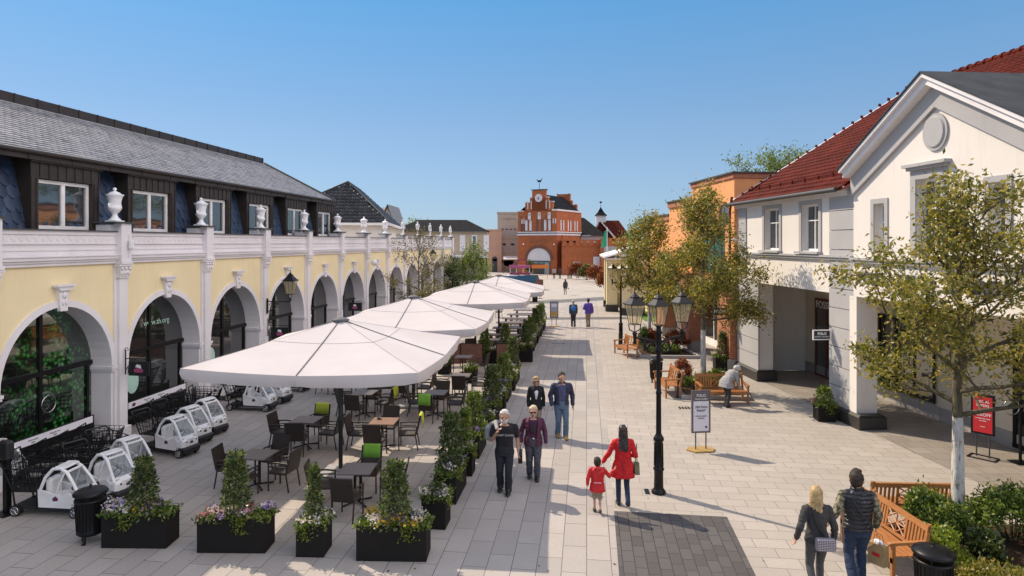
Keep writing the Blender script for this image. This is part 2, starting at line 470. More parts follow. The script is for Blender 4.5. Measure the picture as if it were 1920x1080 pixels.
def _lampglass():
    m, nt, b = _nt('lantern_glass')
    tr = nt.nodes.new('ShaderNodeBsdfTransparent'); tr.inputs[0].default_value = (.93, .88, .74, 1)
    b.inputs['Base Color'].default_value = (.75, .68, .5, 1); b.inputs['Roughness'].default_value = .1
    mx = nt.nodes.new('ShaderNodeMixShader'); mx.inputs[0].default_value = .22
    L(nt, tr.outputs[0], mx.inputs[1]); L(nt, b.outputs[0], mx.inputs[2]); L(nt, mx.outputs[0], nt.nodes['Material Output'].inputs[0])
    M['lantern_glass'] = m
    m, nt, b = _nt('windscreen')
    tr = nt.nodes.new('ShaderNodeBsdfTransparent'); tr.inputs[0].default_value = (.75, .78, .8, 1)
    b.inputs['Base Color'].default_value = (.35, .38, .4, 1); b.inputs['Roughness'].default_value = .12
    mx = nt.nodes.new('ShaderNodeMixShader'); mx.inputs[0].default_value = .35
    L(nt, tr.outputs[0], mx.inputs[1]); L(nt, b.outputs[0], mx.inputs[2]); L(nt, mx.outputs[0], nt.nodes['Material Output'].inputs[0])
    M['windscreen'] = m
_lampglass()
# bark: olive brown above, whitewashed below a given height
def _bark(name, whiteto):
    m, nt, b = _nt(name); co = coords(nt)
    sp = nt.nodes.new('ShaderNodeSeparateXYZ'); L(nt, co, sp.inputs[0])
    mp = nt.nodes.new('ShaderNodeMapping'); mp.inputs['Scale'].default_value = (14, 14, 3); L(nt, co, mp.inputs[0])
    n1 = noise(nt, mp.outputs[0], 1.5, 6, .65); n2 = noise(nt, co, 6, 4)
    bark = ramp(nt, n1, [(.3, (.05, .04, .022)), (.7, (.16, .13, .075))])
    lime = ramp(nt, n1, [(.38, (.16, .13, .10)), (.47, (.5, .48, .44)), (.8, (.70, .68, .64))])
    edge = mathn(nt, 'LESS_THAN', mathn(nt, 'ADD', sp.outputs[2], mathn(nt, 'MULTIPLY', n2, .15)), whiteto)
    L(nt, mixc(nt, edge, bark, lime), b.inputs['Base Color']); b.inputs['Roughness'].default_value = .85
    bump(nt, b, n1, .8, .02); M[name] = m
_bark('bark_lime', 2.35); _bark('bark', -9)
leafmat('leaf_olive', [(0, (.05, .065, .012)), (.35, (.16, .165, .03)), (.75, (.34, .29, .06)), (1, (.46, .33, .10))])
leafmat('leaf_bronze', [(0, (.06, .045, .02)), (.45, (.14, .11, .05)), (1, (.2, .19, .06))])
leafmat('leaf_dark', [(0, (.02, .035, .01)), (.5, (.065, .10, .028)), (.85, (.13, .17, .05)), (1, (.26, .28, .10))], .28, .4)
leafmat('leaf_green', [(0, (.035, .07, .012)), (.5, (.11, .17, .03)), (1, (.27, .31, .07))])
leafmat('leaf_lime', [(0, (.10, .16, .02)), (1, (.28, .32, .04))], .4)
leafmat('leaf_red', [(0, (.14, .02, .015)), (.6, (.28, .07, .03)), (1, (.30, .16, .05))])
leafmat('leaf_wine', [(0, (.05, .008, .012)), (1, (.16, .03, .04))])
leafmat('petal_purple', [(0, (.13, .06, .28)), (.5, (.35, .25, .55)), (1, (.6, .5, .75))], .3)
leafmat('petal_white', [(0, (.55, .5, .5)), (.6, (.8, .78, .78)), (1, (.6, .45, .6))], .3)
leafmat('petal_yellow', [(0, (.5, .26, .02)), (1, (.75, .55, .05))], .3)
leafmat('petal_pink', [(0, (.4, .12, .25)), (1, (.6, .35, .45))], .3)
def _grass():
    m, nt, b = _nt('lawn'); co = coords(nt)
    L(nt, ramp(nt, noise(nt, co, 12, 6), [(.3, (.05, .14, .01)), (.7, (.13, .27, .02))]), b.inputs['Base Color'])
    b.inputs['Roughness'].default_value = .9; bump(nt, b, noise(nt, co, 60, 4), 1, .03); M['lawn'] = m
_grass()
for nme, c, r_ in [('skin', (.50, .29, .20), .5), ('skin_tan', (.42, .22, .14), .5), ('hair_white', (.55, .53, .5), .8), ('hair_blond', (.42, .29, .13), .5),
    ('hair_pale', (.55, .45, .30), .6), ('hair_dark', (.03, .02, .015), .45), ('hair_brown', (.026, .015, .009), .7), ('hair_grey', (.4, .39, .37), .7),
    ('cloth_black', (.012, .012, .014), .85), ('cloth_black_denim', (.016, .018, .025), .85), ('cloth_grey', (.10, .10, .11), .9), ('cloth_plum', (.09, .02, .045), .7),
    ('cloth_purple', (.07, .018, .06), .85), ('cloth_slate', (.075, .08, .10), .85), ('cloth_navy', (.022, .026, .06), .6), ('cloth_polo', (.07, .08, .16), .85),
    ('cloth_jeans', (.10, .16, .24), .85), ('cloth_dark_jeans', (.02, .035, .075), .85), ('cloth_red', (.58, .012, .014), .8), ('cloth_red_shell', (.56, .012, .015), .4),
    ('cloth_white', (.75, .75, .76), .8), ('cloth_khaki', (.30, .24, .17), .85), ('cloth_charcoal', (.045, .043, .042), .9), ('cloth_ash', (.06, .06, .062), .85), ('shoe_black', (.015, .014, .014), .45),
    ('shoe_tan', (.30, .20, .07), .6), ('shoe_blue', (.06, .09, .3), .5), ('leather_black', (.015, .015, .016), .35), ('leather_olive', (.16, .14, .07), .5), ('paper_bag', (.42, .28, .13), .8),
    ('coat_grey', (.33, .32, .32), .85), ('anorak_purple', (.10, .06, .38), .6), ('pack_blue', (.02, .18, .55), .6), ('jacket_slate', (.05, .07, .10), .8), ('lens_dark', (.01, .008, .008), .15), ('lips', (.35, .10, .09), .5), ('eye_dark', (.03, .02, .02), .2)]:
    mat(nme, c, r_, var=.15, scale=14, bmp=.25 if nme.startswith('cloth') or nme.startswith('coat') else (.6 if nme.startswith('hair') else 0), bscale=25)
def _camo():
    m, nt, b = _nt('camo'); co = coords(nt)
    L(nt, ramp(nt, noise(nt, co, 22, 3), [(.42, (.04, .04, .025)), (.5, (.16, .14, .08)), (.6, (.3, .26, .17))]), b.inputs['Base Color'])
    b.inputs['Roughness'].default_value = .8; M['camo'] = m
    m, nt, b = _nt('quilt'); co = coords(nt)
    sp = nt.nodes.new('ShaderNodeSeparateXYZ'); L(nt, co, sp.inputs[0])
    w = mathn(nt, 'ABSOLUTE', mathn(nt, 'SINE', mathn(nt, 'MULTIPLY', sp.outputs[2], 50)))
    b.inputs['Base Color'].default_value = (.018, .018, .024, 1); b.inputs['Roughness'].default_value = .32
    bump(nt, b, mathn(nt, 'ADD', mathn(nt, 'POWER', w, .5), noise(nt, co, 30, 3)), .9, .02); M['quilt'] = m
    m, nt, b = _nt('check_bag'); co = coords(nt)
    mp = nt.nodes.new('ShaderNodeMapping'); mp.inputs['Rotation'].default_value = (0, PI / 4, 0); L(nt, co, mp.inputs[0])
    w = nt.nodes.new('ShaderNodeTexChecker'); w.inputs['Scale'].default_value = 55; L(nt, mp.outputs[0], w.inputs['Vector'])
    w.inputs[1].default_value = (.05, .04, .05, 1); w.inputs[2].default_value = (.42, .38, .42, 1)
    L(nt, w.outputs[0], b.inputs['Base Color']); M['check_bag'] = m
_camo()
for nme, c in [('sign_red', (.62, .02, .03)), ('sign_white', (.78, .76, .82)), ('sign_grey', (.14, .12, .13)), ('ink', (.05, .05, .07)), ('ink_white', (.85, .85, .85)), ('sign_pink', (.38, .08, .18)), ('mint', (.45, .68, .58)),
    ('car_dark', (.03, .035, .045)), ('car_silver', (.35, .38, .42)), ('rubber', (.015, .015, .015)), ('kiosk_pink', (.28, .03, .07)), ('kiosk_orange', (.65, .18, .03)), ('flag_green', (.01, .30, .15)), ('poster_sky', (.35, .4, .5)), ('poster_amber', (.55, .33, .08)), ('shutter_grey', (.38, .37, .37)), ('logo_plum', (.12, .02, .06)), ('red_door', (.16, .035, .025)), ('teal_panel', (.25, .36, .36))]:
    mat(nme, c, .4, var=.06)

def islandmat(name, stops, rough=.4, coat=0., spec=.5):
    m, nt, b = _nt(name); g = nt.nodes.new('ShaderNodeNewGeometry'); co = coords(nt)
    c = ramp(nt, g.outputs['Random Per Island'], stops)
    c = mixc(nt, 1., c, ramp(nt, noise(nt, co, 1.2, 6), [(.3, (.8, .8, .8)), (.7, (1.1, 1.1, 1.1))]), 'MULTIPLY')
    L(nt, c, b.inputs['Base Color']); b.inputs['Roughness'].default_value = rough; b.inputs['Coat Weight'].default_value = coat; b.inputs['Specular IOR Level'].default_value = spec
    bump(nt, b, noise(nt, co, 40, 3), .2, .004)
    M[name] = m
islandmat('red_tile', [(0, (.075, .009, .005)), (1, (.13, .017, .010))], .5, spec=.04)
islandmat('black_tile', [(0, (.02, .022, .026)), (1, (.05, .052, .06))], .42, spec=.25)
islandmat('navy_tile', [(0, (.018, .034, .075)), (1, (.04, .07, .13))], .45)
islandmat('slate_roof', [(0, (.22, .215, .22)), (.8, (.34, .335, .34)), (1, (.15, .15, .16))], .38)

for k_ in ('far_roof', 'far_red_roof'):
    b_ = M[k_].node_tree.nodes['Principled BSDF']; b_.inputs['Specular IOR Level'].default_value = .08; b_.inputs['Roughness'].default_value = .8
# ------------------------------------------------------------ ground
UL = Vector((math.sin(TH), math.cos(TH), 0)); NL = Vector((-math.cos(TH), math.sin(TH), 0))
def sheet(name, pts, z, m):
    mb = MB(); mb.add([(p[0], p[1], z) for p in pts], [tuple(range(len(pts)))])
    o = mb.build(name, m); o['kind'] = 'structure'; return o
sheet('ground', [(-900, -300), (900, -300), (900, 1500), (-900, 1500)], -.012, 'asphalt')
# joint line between the two pavings runs along the street through (2.13,13.36)
def jl(Y, off=0): return (2.13 + math.tan(R(7.2)) * (Y - 13.36) + off, Y)
sheet('pavement', [(-40, -6), jl(-6), jl(150), (-60, 150)], -.004, 'slabs_long')
sheet('pavement', [jl(-6), (45, -6), (45, 150), jl(150)], -.004, 'slabs_cross')
d0 = Vector((math.sin(R(7.2)), math.cos(R(7.2)), 0)); e0 = Vector((d0.y, -d0.x, 0))
p0 = Vector((2.13, 13.36, 0)); 
sheet('dark_paving', [p0, p0 + e0 * 2.28, p0 + e0 * 2.28 - d0 * 14, p0 - d0 * 14], .0, 'dark_setts')
# round plaza: light disc, darker ring bands
mb = MB()
def ringband(mb, c, r0, r1, a0, a1, n, z):
    for k in range(n):
        t0 = a0 + (a1 - a0) * k / n; t1 = a0 + (a1 - a0) * (k + 1) / n
        mb.add([(c[0] + r0 * math.cos(t0), c[1] + r0 * math.sin(t0), z), (c[0] + r1 * math.cos(t0), c[1] + r1 * math.sin(t0), z), (c[0] + r1 * math.cos(t1), c[1] + r1 * math.sin(t1), z), (c[0] + r0 * math.cos(t1), c[1] + r0 * math.sin(t1), z)], [(0, 1, 2, 3)])
PC = (-8.0, 86.0)
ringband(mb, PC, 26.3, 29.2, -PI * .9, .3, 80, .0)
mb.build('plaza_ring', 'ring_setts')['kind'] = 'structure'
mb = MB(); ringband(mb, PC, 0.01, 26.3, 0, 2 * PI, 72, .0); mb.build('plaza', 'slabs_cross')['kind'] = 'structure'
mb = MB(); mb.add([(1.6, 46.4, 0), (8.6, 46.8, 0), (8.6, 48.3, 0), (1.7, 47.9, 0)], [(0, 1, 2, 3)]); mb.build('path', 'ring_setts')['kind'] = 'structure'
sheet('lawn', [(9.5, 45.5), (16, 45.5), (17, 54), (9.9, 54)], .02, 'lawn')

# ------------------------------------------------------------ window helper (facade local frame: outward = -Y)
def window(parent, xc, zb, w, h, y, frame='white_paint', glass='window_glass', cols=2, rows=1, fr=.06, depth=.08, sill=None, mun=.035, rowat=None):
    mb = MB(); x0, x1, z1 = xc - w / 2, xc + w / 2, zb + h
    mb.box(x0, x0 + fr, y, y + depth, zb, z1).box(x1 - fr, x1, y, y + depth, zb, z1)
    mb.box(x0 + fr, x1 - fr, y, y + depth, zb, zb + fr).box(x0 + fr, x1 - fr, y, y + depth, z1 - fr, z1)
    for c in range(1, cols):
        xx = x0 + w * c / cols; mb.box(xx - mun, xx + mun, y + .004, y + depth, zb + fr, z1 - fr)
    zs = [rowat] if rowat else [zb + h * r / rows for r in range(1, rows)]
    for zz in zs:
        if zz and rows > 1: mb.box(x0 + fr, x1 - fr, y + .008, y + depth - .004, zz - mun * .8, zz + mun * .8)
    wo = mb.build('window', frame, parent)
    g = MB(); g.box(x0 + fr * .5, x1 - fr * .5, y + depth * .5, y + depth * .7, zb + fr * .5, z1 - fr * .5); g.build('pane', glass, wo)
    if sill:
        s = MB(); s.box(x0 - .08, x1 + .08, y - sill, y + .02, zb - .07, zb - .003); s.build('sill', 'grey_plaster', wo)
    return wo

def arch_pts(xc, a, b, zs, n=24):
    return [(xc + a * math.cos(PI - PI * k / n), zs + b * math.sin(PI - PI * k / n)) for k in range(n + 1)]
def arch_wall(mb, x0, x1, z0, z1, xc, a, b, zs, y):
    pts = arch_pts(xc, a, b, zs)
    def q(xa, xb, za, zb): mb.quad((xa, y, za), (xb, y, za), (xb, y, zb), (xa, y, zb))
    q(x0, xc - a, zs, z1); q(xc + a, x1, zs, z1)
    for (xa, za), (xb, zb) in zip(pts, pts[1:]):
        mb.quad((xa, y, za), (xb, y, zb), (xb, y, z1), (xa, y, z1))
def arch_reveal(mb, xc, a, b, zs, z0, y0, y1):
    pts = [(xc - a, z0)] + arch_pts(xc, a, b, zs) + [(xc + a, z0)]
    for (xa, za), (xb, zb) in zip(pts, pts[1:]):
        mb.quad((xa, y0, za), (xa, y1, za), (xb, y1, zb), (xb, y0, zb))
def arch_band(mb, xc, a, b, zs, y, w, pr):
    o = arch_pts(xc, a + w, b + w, zs); i = arch_pts(xc, a, b, zs)
    for k in range(len(o) - 1):
        mb.quad((i[k][0], y - pr, i[k][1]), (i[k + 1][0], y - pr, i[k + 1][1]), (o[k + 1][0], y - pr, o[k + 1][1]), (o[k][0], y - pr, o[k][1]))
        mb.quad((o[k][0], y - pr, o[k][1]), (o[k + 1][0], y - pr, o[k + 1][1]), (o[k + 1][0], y, o[k + 1][1]), (o[k][0], y, o[k][1]))
        mb.quad((i[k][0], y - pr, i[k][1]), (i[k + 1][0], y - pr, i[k + 1][1]), (i[k + 1][0], y, i[k + 1][1]), (i[k][0], y, i[k][1]))
def arch_fill(mb, xc, a, b, zs, z0, y):
    pts = [(xc - a, z0)] + arch_pts(xc, a, b, zs) + [(xc + a, z0)]
    mb.add([(p[0], y, p[1]) for p in pts], [tuple(range(len(pts)))])

# ------------------------------------------------------------ arcade building (left)
S0 = 12.74; P0 = 13.24
def LW(X, Y, z=0.):
    """arcade-local -> world"""
    return UL * (S0 + X) + NL * (P0 + Y) + Vector((0, 0, z))
LRZ = math.atan2(UL.y, UL.x)
lb = thing('arcade_building', 'long pale yellow arcade with white pilasters, arched shop windows and dark mansard roof', 'building', LW(0, 0), LRZ)
BAY = 4.1; NB = 13; HA, VA, ZS = 1.72, 1.82, 2.15
yel = MB(); pier = MB(); band = MB(); imp = MB(); key = MB(); keyd = MB()
for k in range(-1, NB - 1):
    x0 = k * BAY; x1 = x0 + BAY; xc = x0 + BAY / 2
    arch_wall(yel, x0, x1, 0, 5.02, xc, HA, VA, ZS, 0)
    for (xa, xb) in ((x0, xc - HA), (xc + HA, x1)):
        pier.quad((xa, 0, 0), (xb, 0, 0), (xb, 0, ZS), (xa, 0, ZS))
    arch_reveal(pier, xc, HA, VA, ZS, 0, 0, .62)
    band = MB(); arch_band(band, xc, HA, VA, ZS, 0, .17, .035); band.build('archivolt', 'stone_white', lb)
    for sx in (-1, 1):
        xi = xc + sx * HA
        imp = MB(); imp.box(min(xi - sx * .03, xi + sx * .2), max(xi - sx * .03, xi + sx * .2), -.055, .62, ZS - .16, ZS - .10)
        imp.box(min(xi - sx * .05, xi + sx * .2), max(xi - sx * .05, xi + sx * .2), -.075, .62, ZS - .10, ZS - .02); imp.build('impost', 'stone_white', lb)
    zt = ZS + VA
    kk = MB()
    kk.prism([(xc - .11, zt - .10), (xc + .11, zt - .10), (xc + .17, zt + .42), (xc - .17, zt + .42)], -.10, 0.0)
    kk.prism([(xc - .17, zt + .42), (xc + .17, zt + .42), (xc + .26, zt + .52), (xc - .26, zt + .52)], -.16, 0.0)
    kk.box(xc - .29, xc + .29, -.19, 0, zt + .52, zt + .57)
    kk.ell((xc, -.10, zt + .30), (.07, .05, .09), 8, 6); kk.ell((xc - .05, -.10, zt + .12), (.035, .04, .09), 6, 4); kk.ell((xc + .05, -.10, zt + .12), (.035, .04, .09), 6, 4)
    kk.build('keystone', 'stone_white', lb)
yel.build('wall', 'yellow_plaster', lb)
pier.build('pier', 'stone_white', lb)
# end wall and body behind
w = MB(); w.box(NB * BAY - BAY, NB * BAY - BAY + .3, .0, 9, 0, 5.9)
w.box(-6, NB * BAY - BAY, .66, 9, 4.35, 5.15)
w.build('end_wall', 'cream_plaster', lb)
XE = (NB - 1) * BAY
# pilasters with capitals and pedestals
for k in range(-1, NB):
    x = k * BAY
    p = MB()
    p.box(x - .25, x + .25, -.05, 0, 0, 4.98); p.box(x - .16, x + .16, -.13, -.05, .0, 4.60)
    p.box(x - .24, x + .24, -.19, -.05, 0, .35)
    p.build('pilaster', 'stone_white', lb)
    c = MB(); c.box(x - .20, x + .20, -.17, -.05, 4.60, 4.65)
    c.prism([(x - .17, 4.65), (x + .17, 4.65), (x + .24, 4.93), (x - .24, 4.93)], -.19, -.05)
    c.box(x - .27, x + .27, -.23, -.05, 4.93, 4.985)
    for sx in (-1, 0, 1):
        c.ell((x + sx * .12, -.20, 4.74), (.05, .03, .07), 6, 4); c.ell((x + sx * .15, -.21, 4.87), (.055, .035, .05), 6, 4)
    c.build('capital', 'stone_white', lb)
    d = MB(); d.box(x - .20, x + .20, -.22, .02, 4.99, 6.14); d.box(x - .23, x + .23, -.25, .02, 4.99, 5.08)
    d.box(x - .38, x + .20, .02, .42, 5.92, 6.10)
    d.build('pedestal', 'stone_white', lb)
    d = MB(); d.box(x - .44, x + .27, -.27, .46, 6.142, 6.19); d.build('pedestal_cap', 'cap_dark', lb)
e = MB(); 
for (za, zb, pr) in ((5.02, 5.10, .07), (5.10, 5.16, .11), (5.16, 5.24, .16), (5.24, 5.27, .19), (5.27, 5.40, .06), (5.40, 5.43, .08), (5.43, 5.56, .05), (5.56, 5.60, .09), (5.60, 5.80, .04), (5.80, 5.90, .07)):
    e.box(-6, XE + .3, -pr, .3, za, zb)
e.build('entablature', 'stone_white', lb)
# relief discs on the parapet
e = MB()
xx = -5.
while xx < XE:
    if abs((xx + 20 * BAY) % BAY - BAY / 2) < BAY / 2 - .3:
        e.tube([(xx, -.03, 5.70), (xx, -.055, 5.70)], [.085, .07], 10 if xx < 20 else 6)
    xx += .21
e.build('parapet_relief', 'stone_white', lb)
e = MB(); e.box(-6, XE + .35, -.12, .36, 5.90, 5.93); e.build('coping', 'cap_dark', lb)
# shop windows in the arches
for k in range(-1, NB - 1):
    xc = k * BAY + BAY / 2
    g = MB(); arch_fill(g, xc, HA + .01, VA + .01, ZS, .0, .60)
    sh = g.build('shop_window', 'leaf_film' if k in (0, -1) else 'shop_glass', lb)
    f = MB()
    f.box(xc - .05, xc + .05, .55, .598, 0, ZS + VA * .985); f.box(xc - HA, xc + HA, .548, .598, ZS + .05, ZS + .17)
    f.box(xc - HA, xc + HA, .548, .598, 0.02, .22)
    for sx in (-.9, .9): f.box(xc + sx * HA - .04, xc + sx * HA + .04, .55, .598, .2, ZS + .1)
    if k > 2:
        f.box(xc - HA, xc + HA, .552, .598, 1.2, 1.26)
    f.build('window_frame', 'black_metal', sh)
    if k == 0:
        h = MB(); h.tube([(xc + .2 + .22 * math.cos(a), .52, 1.45 + .22 * math.sin(a)) for a in np.linspace(0, 2 * PI, 25)], .012, 6, caps=False); h.build('door_pull', 'chrome', sh)
    if k in (1, 2):
        h = MB(); h.ell((xc - .75, .585, 1.35), (.28, .008, .38), 16, 8)
        if k == 2: h.ell((xc - .2, .585, .9), (.25, .008, .3), 14, 8); h.ell((xc + .35, .585, .6), (.2, .008, .25), 14, 8)
        h.build('window_sticker', 'mint', sh)
        if k == 1: textmesh('window_lettering', 'www.th.org', .26, 'mint', sh, (xc + .35, .58, 3.05), (PI / 2, 0, 0), .004)
# mansard: navy tiles, dormers, eaves, slate slope
XR = 20.46; XL = -8.
r = MB()
_m = Vector((0, .12, .64)); tiles(r, (XL, .60, 5.87), (1, 0, 0), _m, (0, -_m.z, _m.y), XR + .8 - XL, _m.length, .27, .30, .012, .03, scallop=.35)
_m = Vector((0, .28, 1.25)); tiles(r, (XL, .72, 6.50), (1, 0, 0), _m, (0, -_m.z, _m.y), XR + .1 - XL, _m.length, .27, .30, .012, .03, ufun=lambda v: (0, XR - XL + .2 - .4 * v), scallop=.35)
_m = Vector((-.65, 0, .69)); tiles(r, (XR + .9, .36, 5.87), (0, 1, 0), _m, (_m.z, 0, -_m.x), 8, _m.length, .27, .30, .012, .03, scallop=.35)
r.quad((XL, .60, 5.86), (XR + .9, .60, 5.86), (XR + .25, .72, 6.50), (XL, .72, 6.50)); r.quad((XL, .72, 6.50), (XR + .25, .72, 6.50), (XR - .3, 1.0, 7.75), (XL, 1.0, 7.75))
r.quad((XR + .9, .36, 5.86), (XR + .9, 9, 5.86), (XR + .25, 9, 6.55), (XR + .25, .95, 6.55)); r.quad((XR + .25, .95, 6.55), (XR + .25, 9, 6.55), (XR - .3, 9, 7.75), (XR - .3, 1.45, 7.75))
r.build('mansard_slope', 'navy_tile', lb)
for j in range(-2, 6):
    xc = 2.76 + 3.38 * j
    d = MB(); W = 1.12; y = .46
    d.box(xc - W, xc - .88, y, 1.5, 5.7, 7.62); d.box(xc + .88, xc + W, y, 1.5, 5.7, 7.62); d.box(xc - .88, xc + .88, y, 1.5, 7.23, 7.62)
    d.box(xc - .88, xc + .88, y + .25, 1.4, 5.7, 7.23)
    d.box(xc - W - .06, xc + W + .06, y - .08, 1.5, 7.62, 7.70)
    for q in range(-4, 5): d.box(xc + q * .28 - .012, xc + q * .28 + .012, y - .02, y, 7.24, 7.615)
    for q in (-W + .02, -.95, .95, W - .02): d.box(xc + q - .012, xc + q + .012, y - .02, y, 5.9, 7.23)
    d.build('dormer', 'zinc_brown', lb)
    window(lb, xc, 5.95, 1.74, 1.26, y + .10, cols=2, fr=.09, mun=.06, depth=.1)
e = MB()
e.box(XL, XR + .05, .42, 1.6, 7.70, 7.80); e.box(XL, XR + .1, .34, .42, 7.66, 7.86); e.box(XR - .2, XR + .1, 1.6, 9, 7.70, 7.80)
for q in np.arange(XL, XR, 1.35): e.box(q, q + .02, .325, .34, 7.66, 7.86)
e.build('eaves', 'zinc_brown', lb)
e = MB(); e.tube([(XL, .30, 7.84), (XR + .15, .30, 7.84)], .06, 8); e.build('gutter', 'zinc_brown', lb)
r = MB(); zr = 9.55; RW = 2.6
_m = Vector((0, RW, zr - 7.86)); tiles(r, (XL, .32, 7.875), (1, 0, 0), _m, (0, -_m.z, _m.y), XR + .14 - XL, _m.length, .22, .135, .0, .028, ufun=lambda v: (0, XR + .05 - XL - v * .86), seg=3, scallop=.22)
r.quad((XL, .32, 7.86), (XR + .14, .32, 7.86), (XR - RW, .32 + RW, zr), (XL, .32 + RW, zr))
r.quad((XR + .14, .32, 7.86), (XR + .14, 9, 7.86), (XR - RW, 9, zr), (XR - RW, .32 + RW, zr))
r.build('roof', 'slate_roof', lb)
r = MB(); r.tube([(XR + .16, .30, 7.88), (XR - RW, .32 + RW, zr + .04)], .07, 6); r.build('hip_ridge', 'black_plinth', lb)
e = MB(); e.box(XL, XR - RW, RW + .34, RW + .44, zr - .08, zr + .30); e.box(XR - RW - .1, XR - RW, RW + .44, 9, zr - .08, zr + .30)
for q in np.arange(XL, XR - RW, .78): e.box(q, q + .03, RW + .32, RW + .34, zr - .02, zr + .31)
e.build('roof_upstand', 'zinc_brown', lb)
e = MB(); e.box(XL, XR - RW, RW + .22, RW + .34, zr - .06, zr - .01); e.build('flashing', 'grey_paint', lb)
e = MB(); e.box(XL, XR - .4, 2.2, 9, 5.2, 7.9); e.build('attic', 'zinc_brown', lb)
# small camera box and globe lamp fixed to the pilasters
e = MB(); e.bbox(BAY + .02, BAY + .14, -.36, -.25, 5.42, 5.68, .02); e.tube([(BAY + .08, -.26, 5.2), (BAY + .08, -.26, 5.85)], .012, 6); e.build('alarm_box', 'white_plastic', lb)
e = MB(); e.tube([(6 * BAY, -.2, 4.45), (6 * BAY + .1, -.42, 4.42)], .03, 6); e.ell((6 * BAY + .1, -.5, 4.40), (.2, .2, .2), 12, 8); e.build('globe_lamp', 'white_plastic', lb)

# urns and statues on the parapet
def urn_mesh():
    u = MB()
    u.box(-.17, .17, -.17, .17, 0, .04)
    u.lathe([(.17, .04), (.15, .07), (.09, .13), (.065, .2), (.075, .24), (.10, .26), (.14, .31), (.17, .36), (.185, .42), (.15, .445), (.155, .5), (.17, .62), (.20, .72), (.235, .76), (.235, .775), (.17, .79), (.13, .83), (.06, .865), (.03, .875), (.03, .89), (.055, .92), (.05, .95), (.02, .975), (.003, .98)], 20)
    for s in (-1, 1): u.ell((s * .19, 0, .47), (.035, .03, .06), 6, 6)
    return u
def on_ped(k): return LW(k * BAY - .07, .09, 6.19)
ordn = ['first', 'second', 'third', 'fourth', 'fifth', 'sixth', 'seventh', 'eighth']
u0 = thing('urn', 'white lidded urn on the arcade parapet beside the nearest dormer windows, largest and leftmost urn', 'urn', on_ped(1), LRZ, 'white urns along the arcade parapet')
urn_mesh().build('vase', 'statue_white', u0)
hd = MB(); hd.tube([(.19, 0, .40), (.25, 0, .45), (.24, 0, .52), (.17, 0, .5)], .018, 6); hd.tube([(-.19, 0, .40), (-.25, 0, .45), (-.24, 0, .52), (-.17, 0, .5)], .018, 6); hd.build('handles', 'statue_white', u0)
for k in range(2, 8):
    dup(u0, on_ped(k), None, 'white lidded urn on the arcade parapet, %s urn counted from the left' % ordn[k - 1])
# ------------------------------------------------------------ right white building
RA = math.atan2(-.9975, .0713)
RX = Vector((.0713, -.9975, 0)); RY = Vector((.9975, .0713, 0))
RO = Vector((10.47, 19.42, 0))
def RW_(X, Y, z=0.): return RO + RX * X + RY * Y + Vector((0, 0, z))
rb = thing('gabled_shop', 'white two-storey shop with red tiled roof, pediment gable and covered passage behind square piers', 'building', RO, RA)
XF = -8.5   # far corner
def rect(mb, x0, x1, z0, z1, y): mb.quad((x0, y, z0), (x1, y, z0), (x1, y, z1), (x0, y, z1))
def wall_holes(mb, x0, x1, z0, z1, y, holes, depth):
    """vertical wall with rectangular holes + reveals"""
    xs = sorted(set([x0, x1] + [h[0] for h in holes] + [h[1] for h in holes]))
    for a, b in zip(xs, xs[1:]):
        hs = sorted([h for h in holes if h[0] <= a + 1e-6 and h[1] >= b - 1e-6], key=lambda h: h[2])
        z = z0
        for h in hs:
            if h[2] > z: rect(mb, a, b, z, h[2], y)
            z = h[3]
        if z < z1: rect(mb, a, b, z, z1, y)
    for h in holes:
        mb.quad((h[0], y, h[2]), (h[0], y + depth, h[2]), (h[0], y + depth, h[3]), (h[0], y, h[3]))
        mb.quad((h[1], y, h[2]), (h[1], y + depth, h[2]), (h[1], y + depth, h[3]), (h[1], y, h[3]))
        mb.quad((h[0], y, h[2]), (h[1], y, h[2]), (h[1], y + depth, h[2]), (h[0], y + depth, h[2]))
        mb.quad((h[0], y, h[3]), (h[1], y, h[3]), (h[1], y + depth, h[3]), (h[0], y + depth, h[3]))
LZ = 3.97; EZ = 7.35
# windows: photo px 1437-1463 & 1503-1536 ; small gable ones
def rx_at(px):  # local X on the facade for a photo column
    Y = 11.86 / ((px - 960) / 1200 + .0715); return -(Y - 19.42) / .9975
wl = [(rx_at(1434), rx_at(1462), 5.32, 6.92), (rx_at(1504), rx_at(1536), 5.32, 6.92)]
w = MB(); wall_holes(w, XF + .85, -.95, LZ, EZ, 0.0, wl, .28)
w.box(XF + .02, -6.55, .02, .60, 0, LZ); w.box(-1.38, -.02, .02, .60, 0, LZ)
w.quad((XF + .85, 0, LZ), (-.95, 0, LZ), (-.95, .6, LZ), (XF + .85, .6, LZ))
w.box(XF + .02, 6.3, .6, .7, LZ, EZ)  # inner leaf
w.build('wall', 'white_plaster', rb)
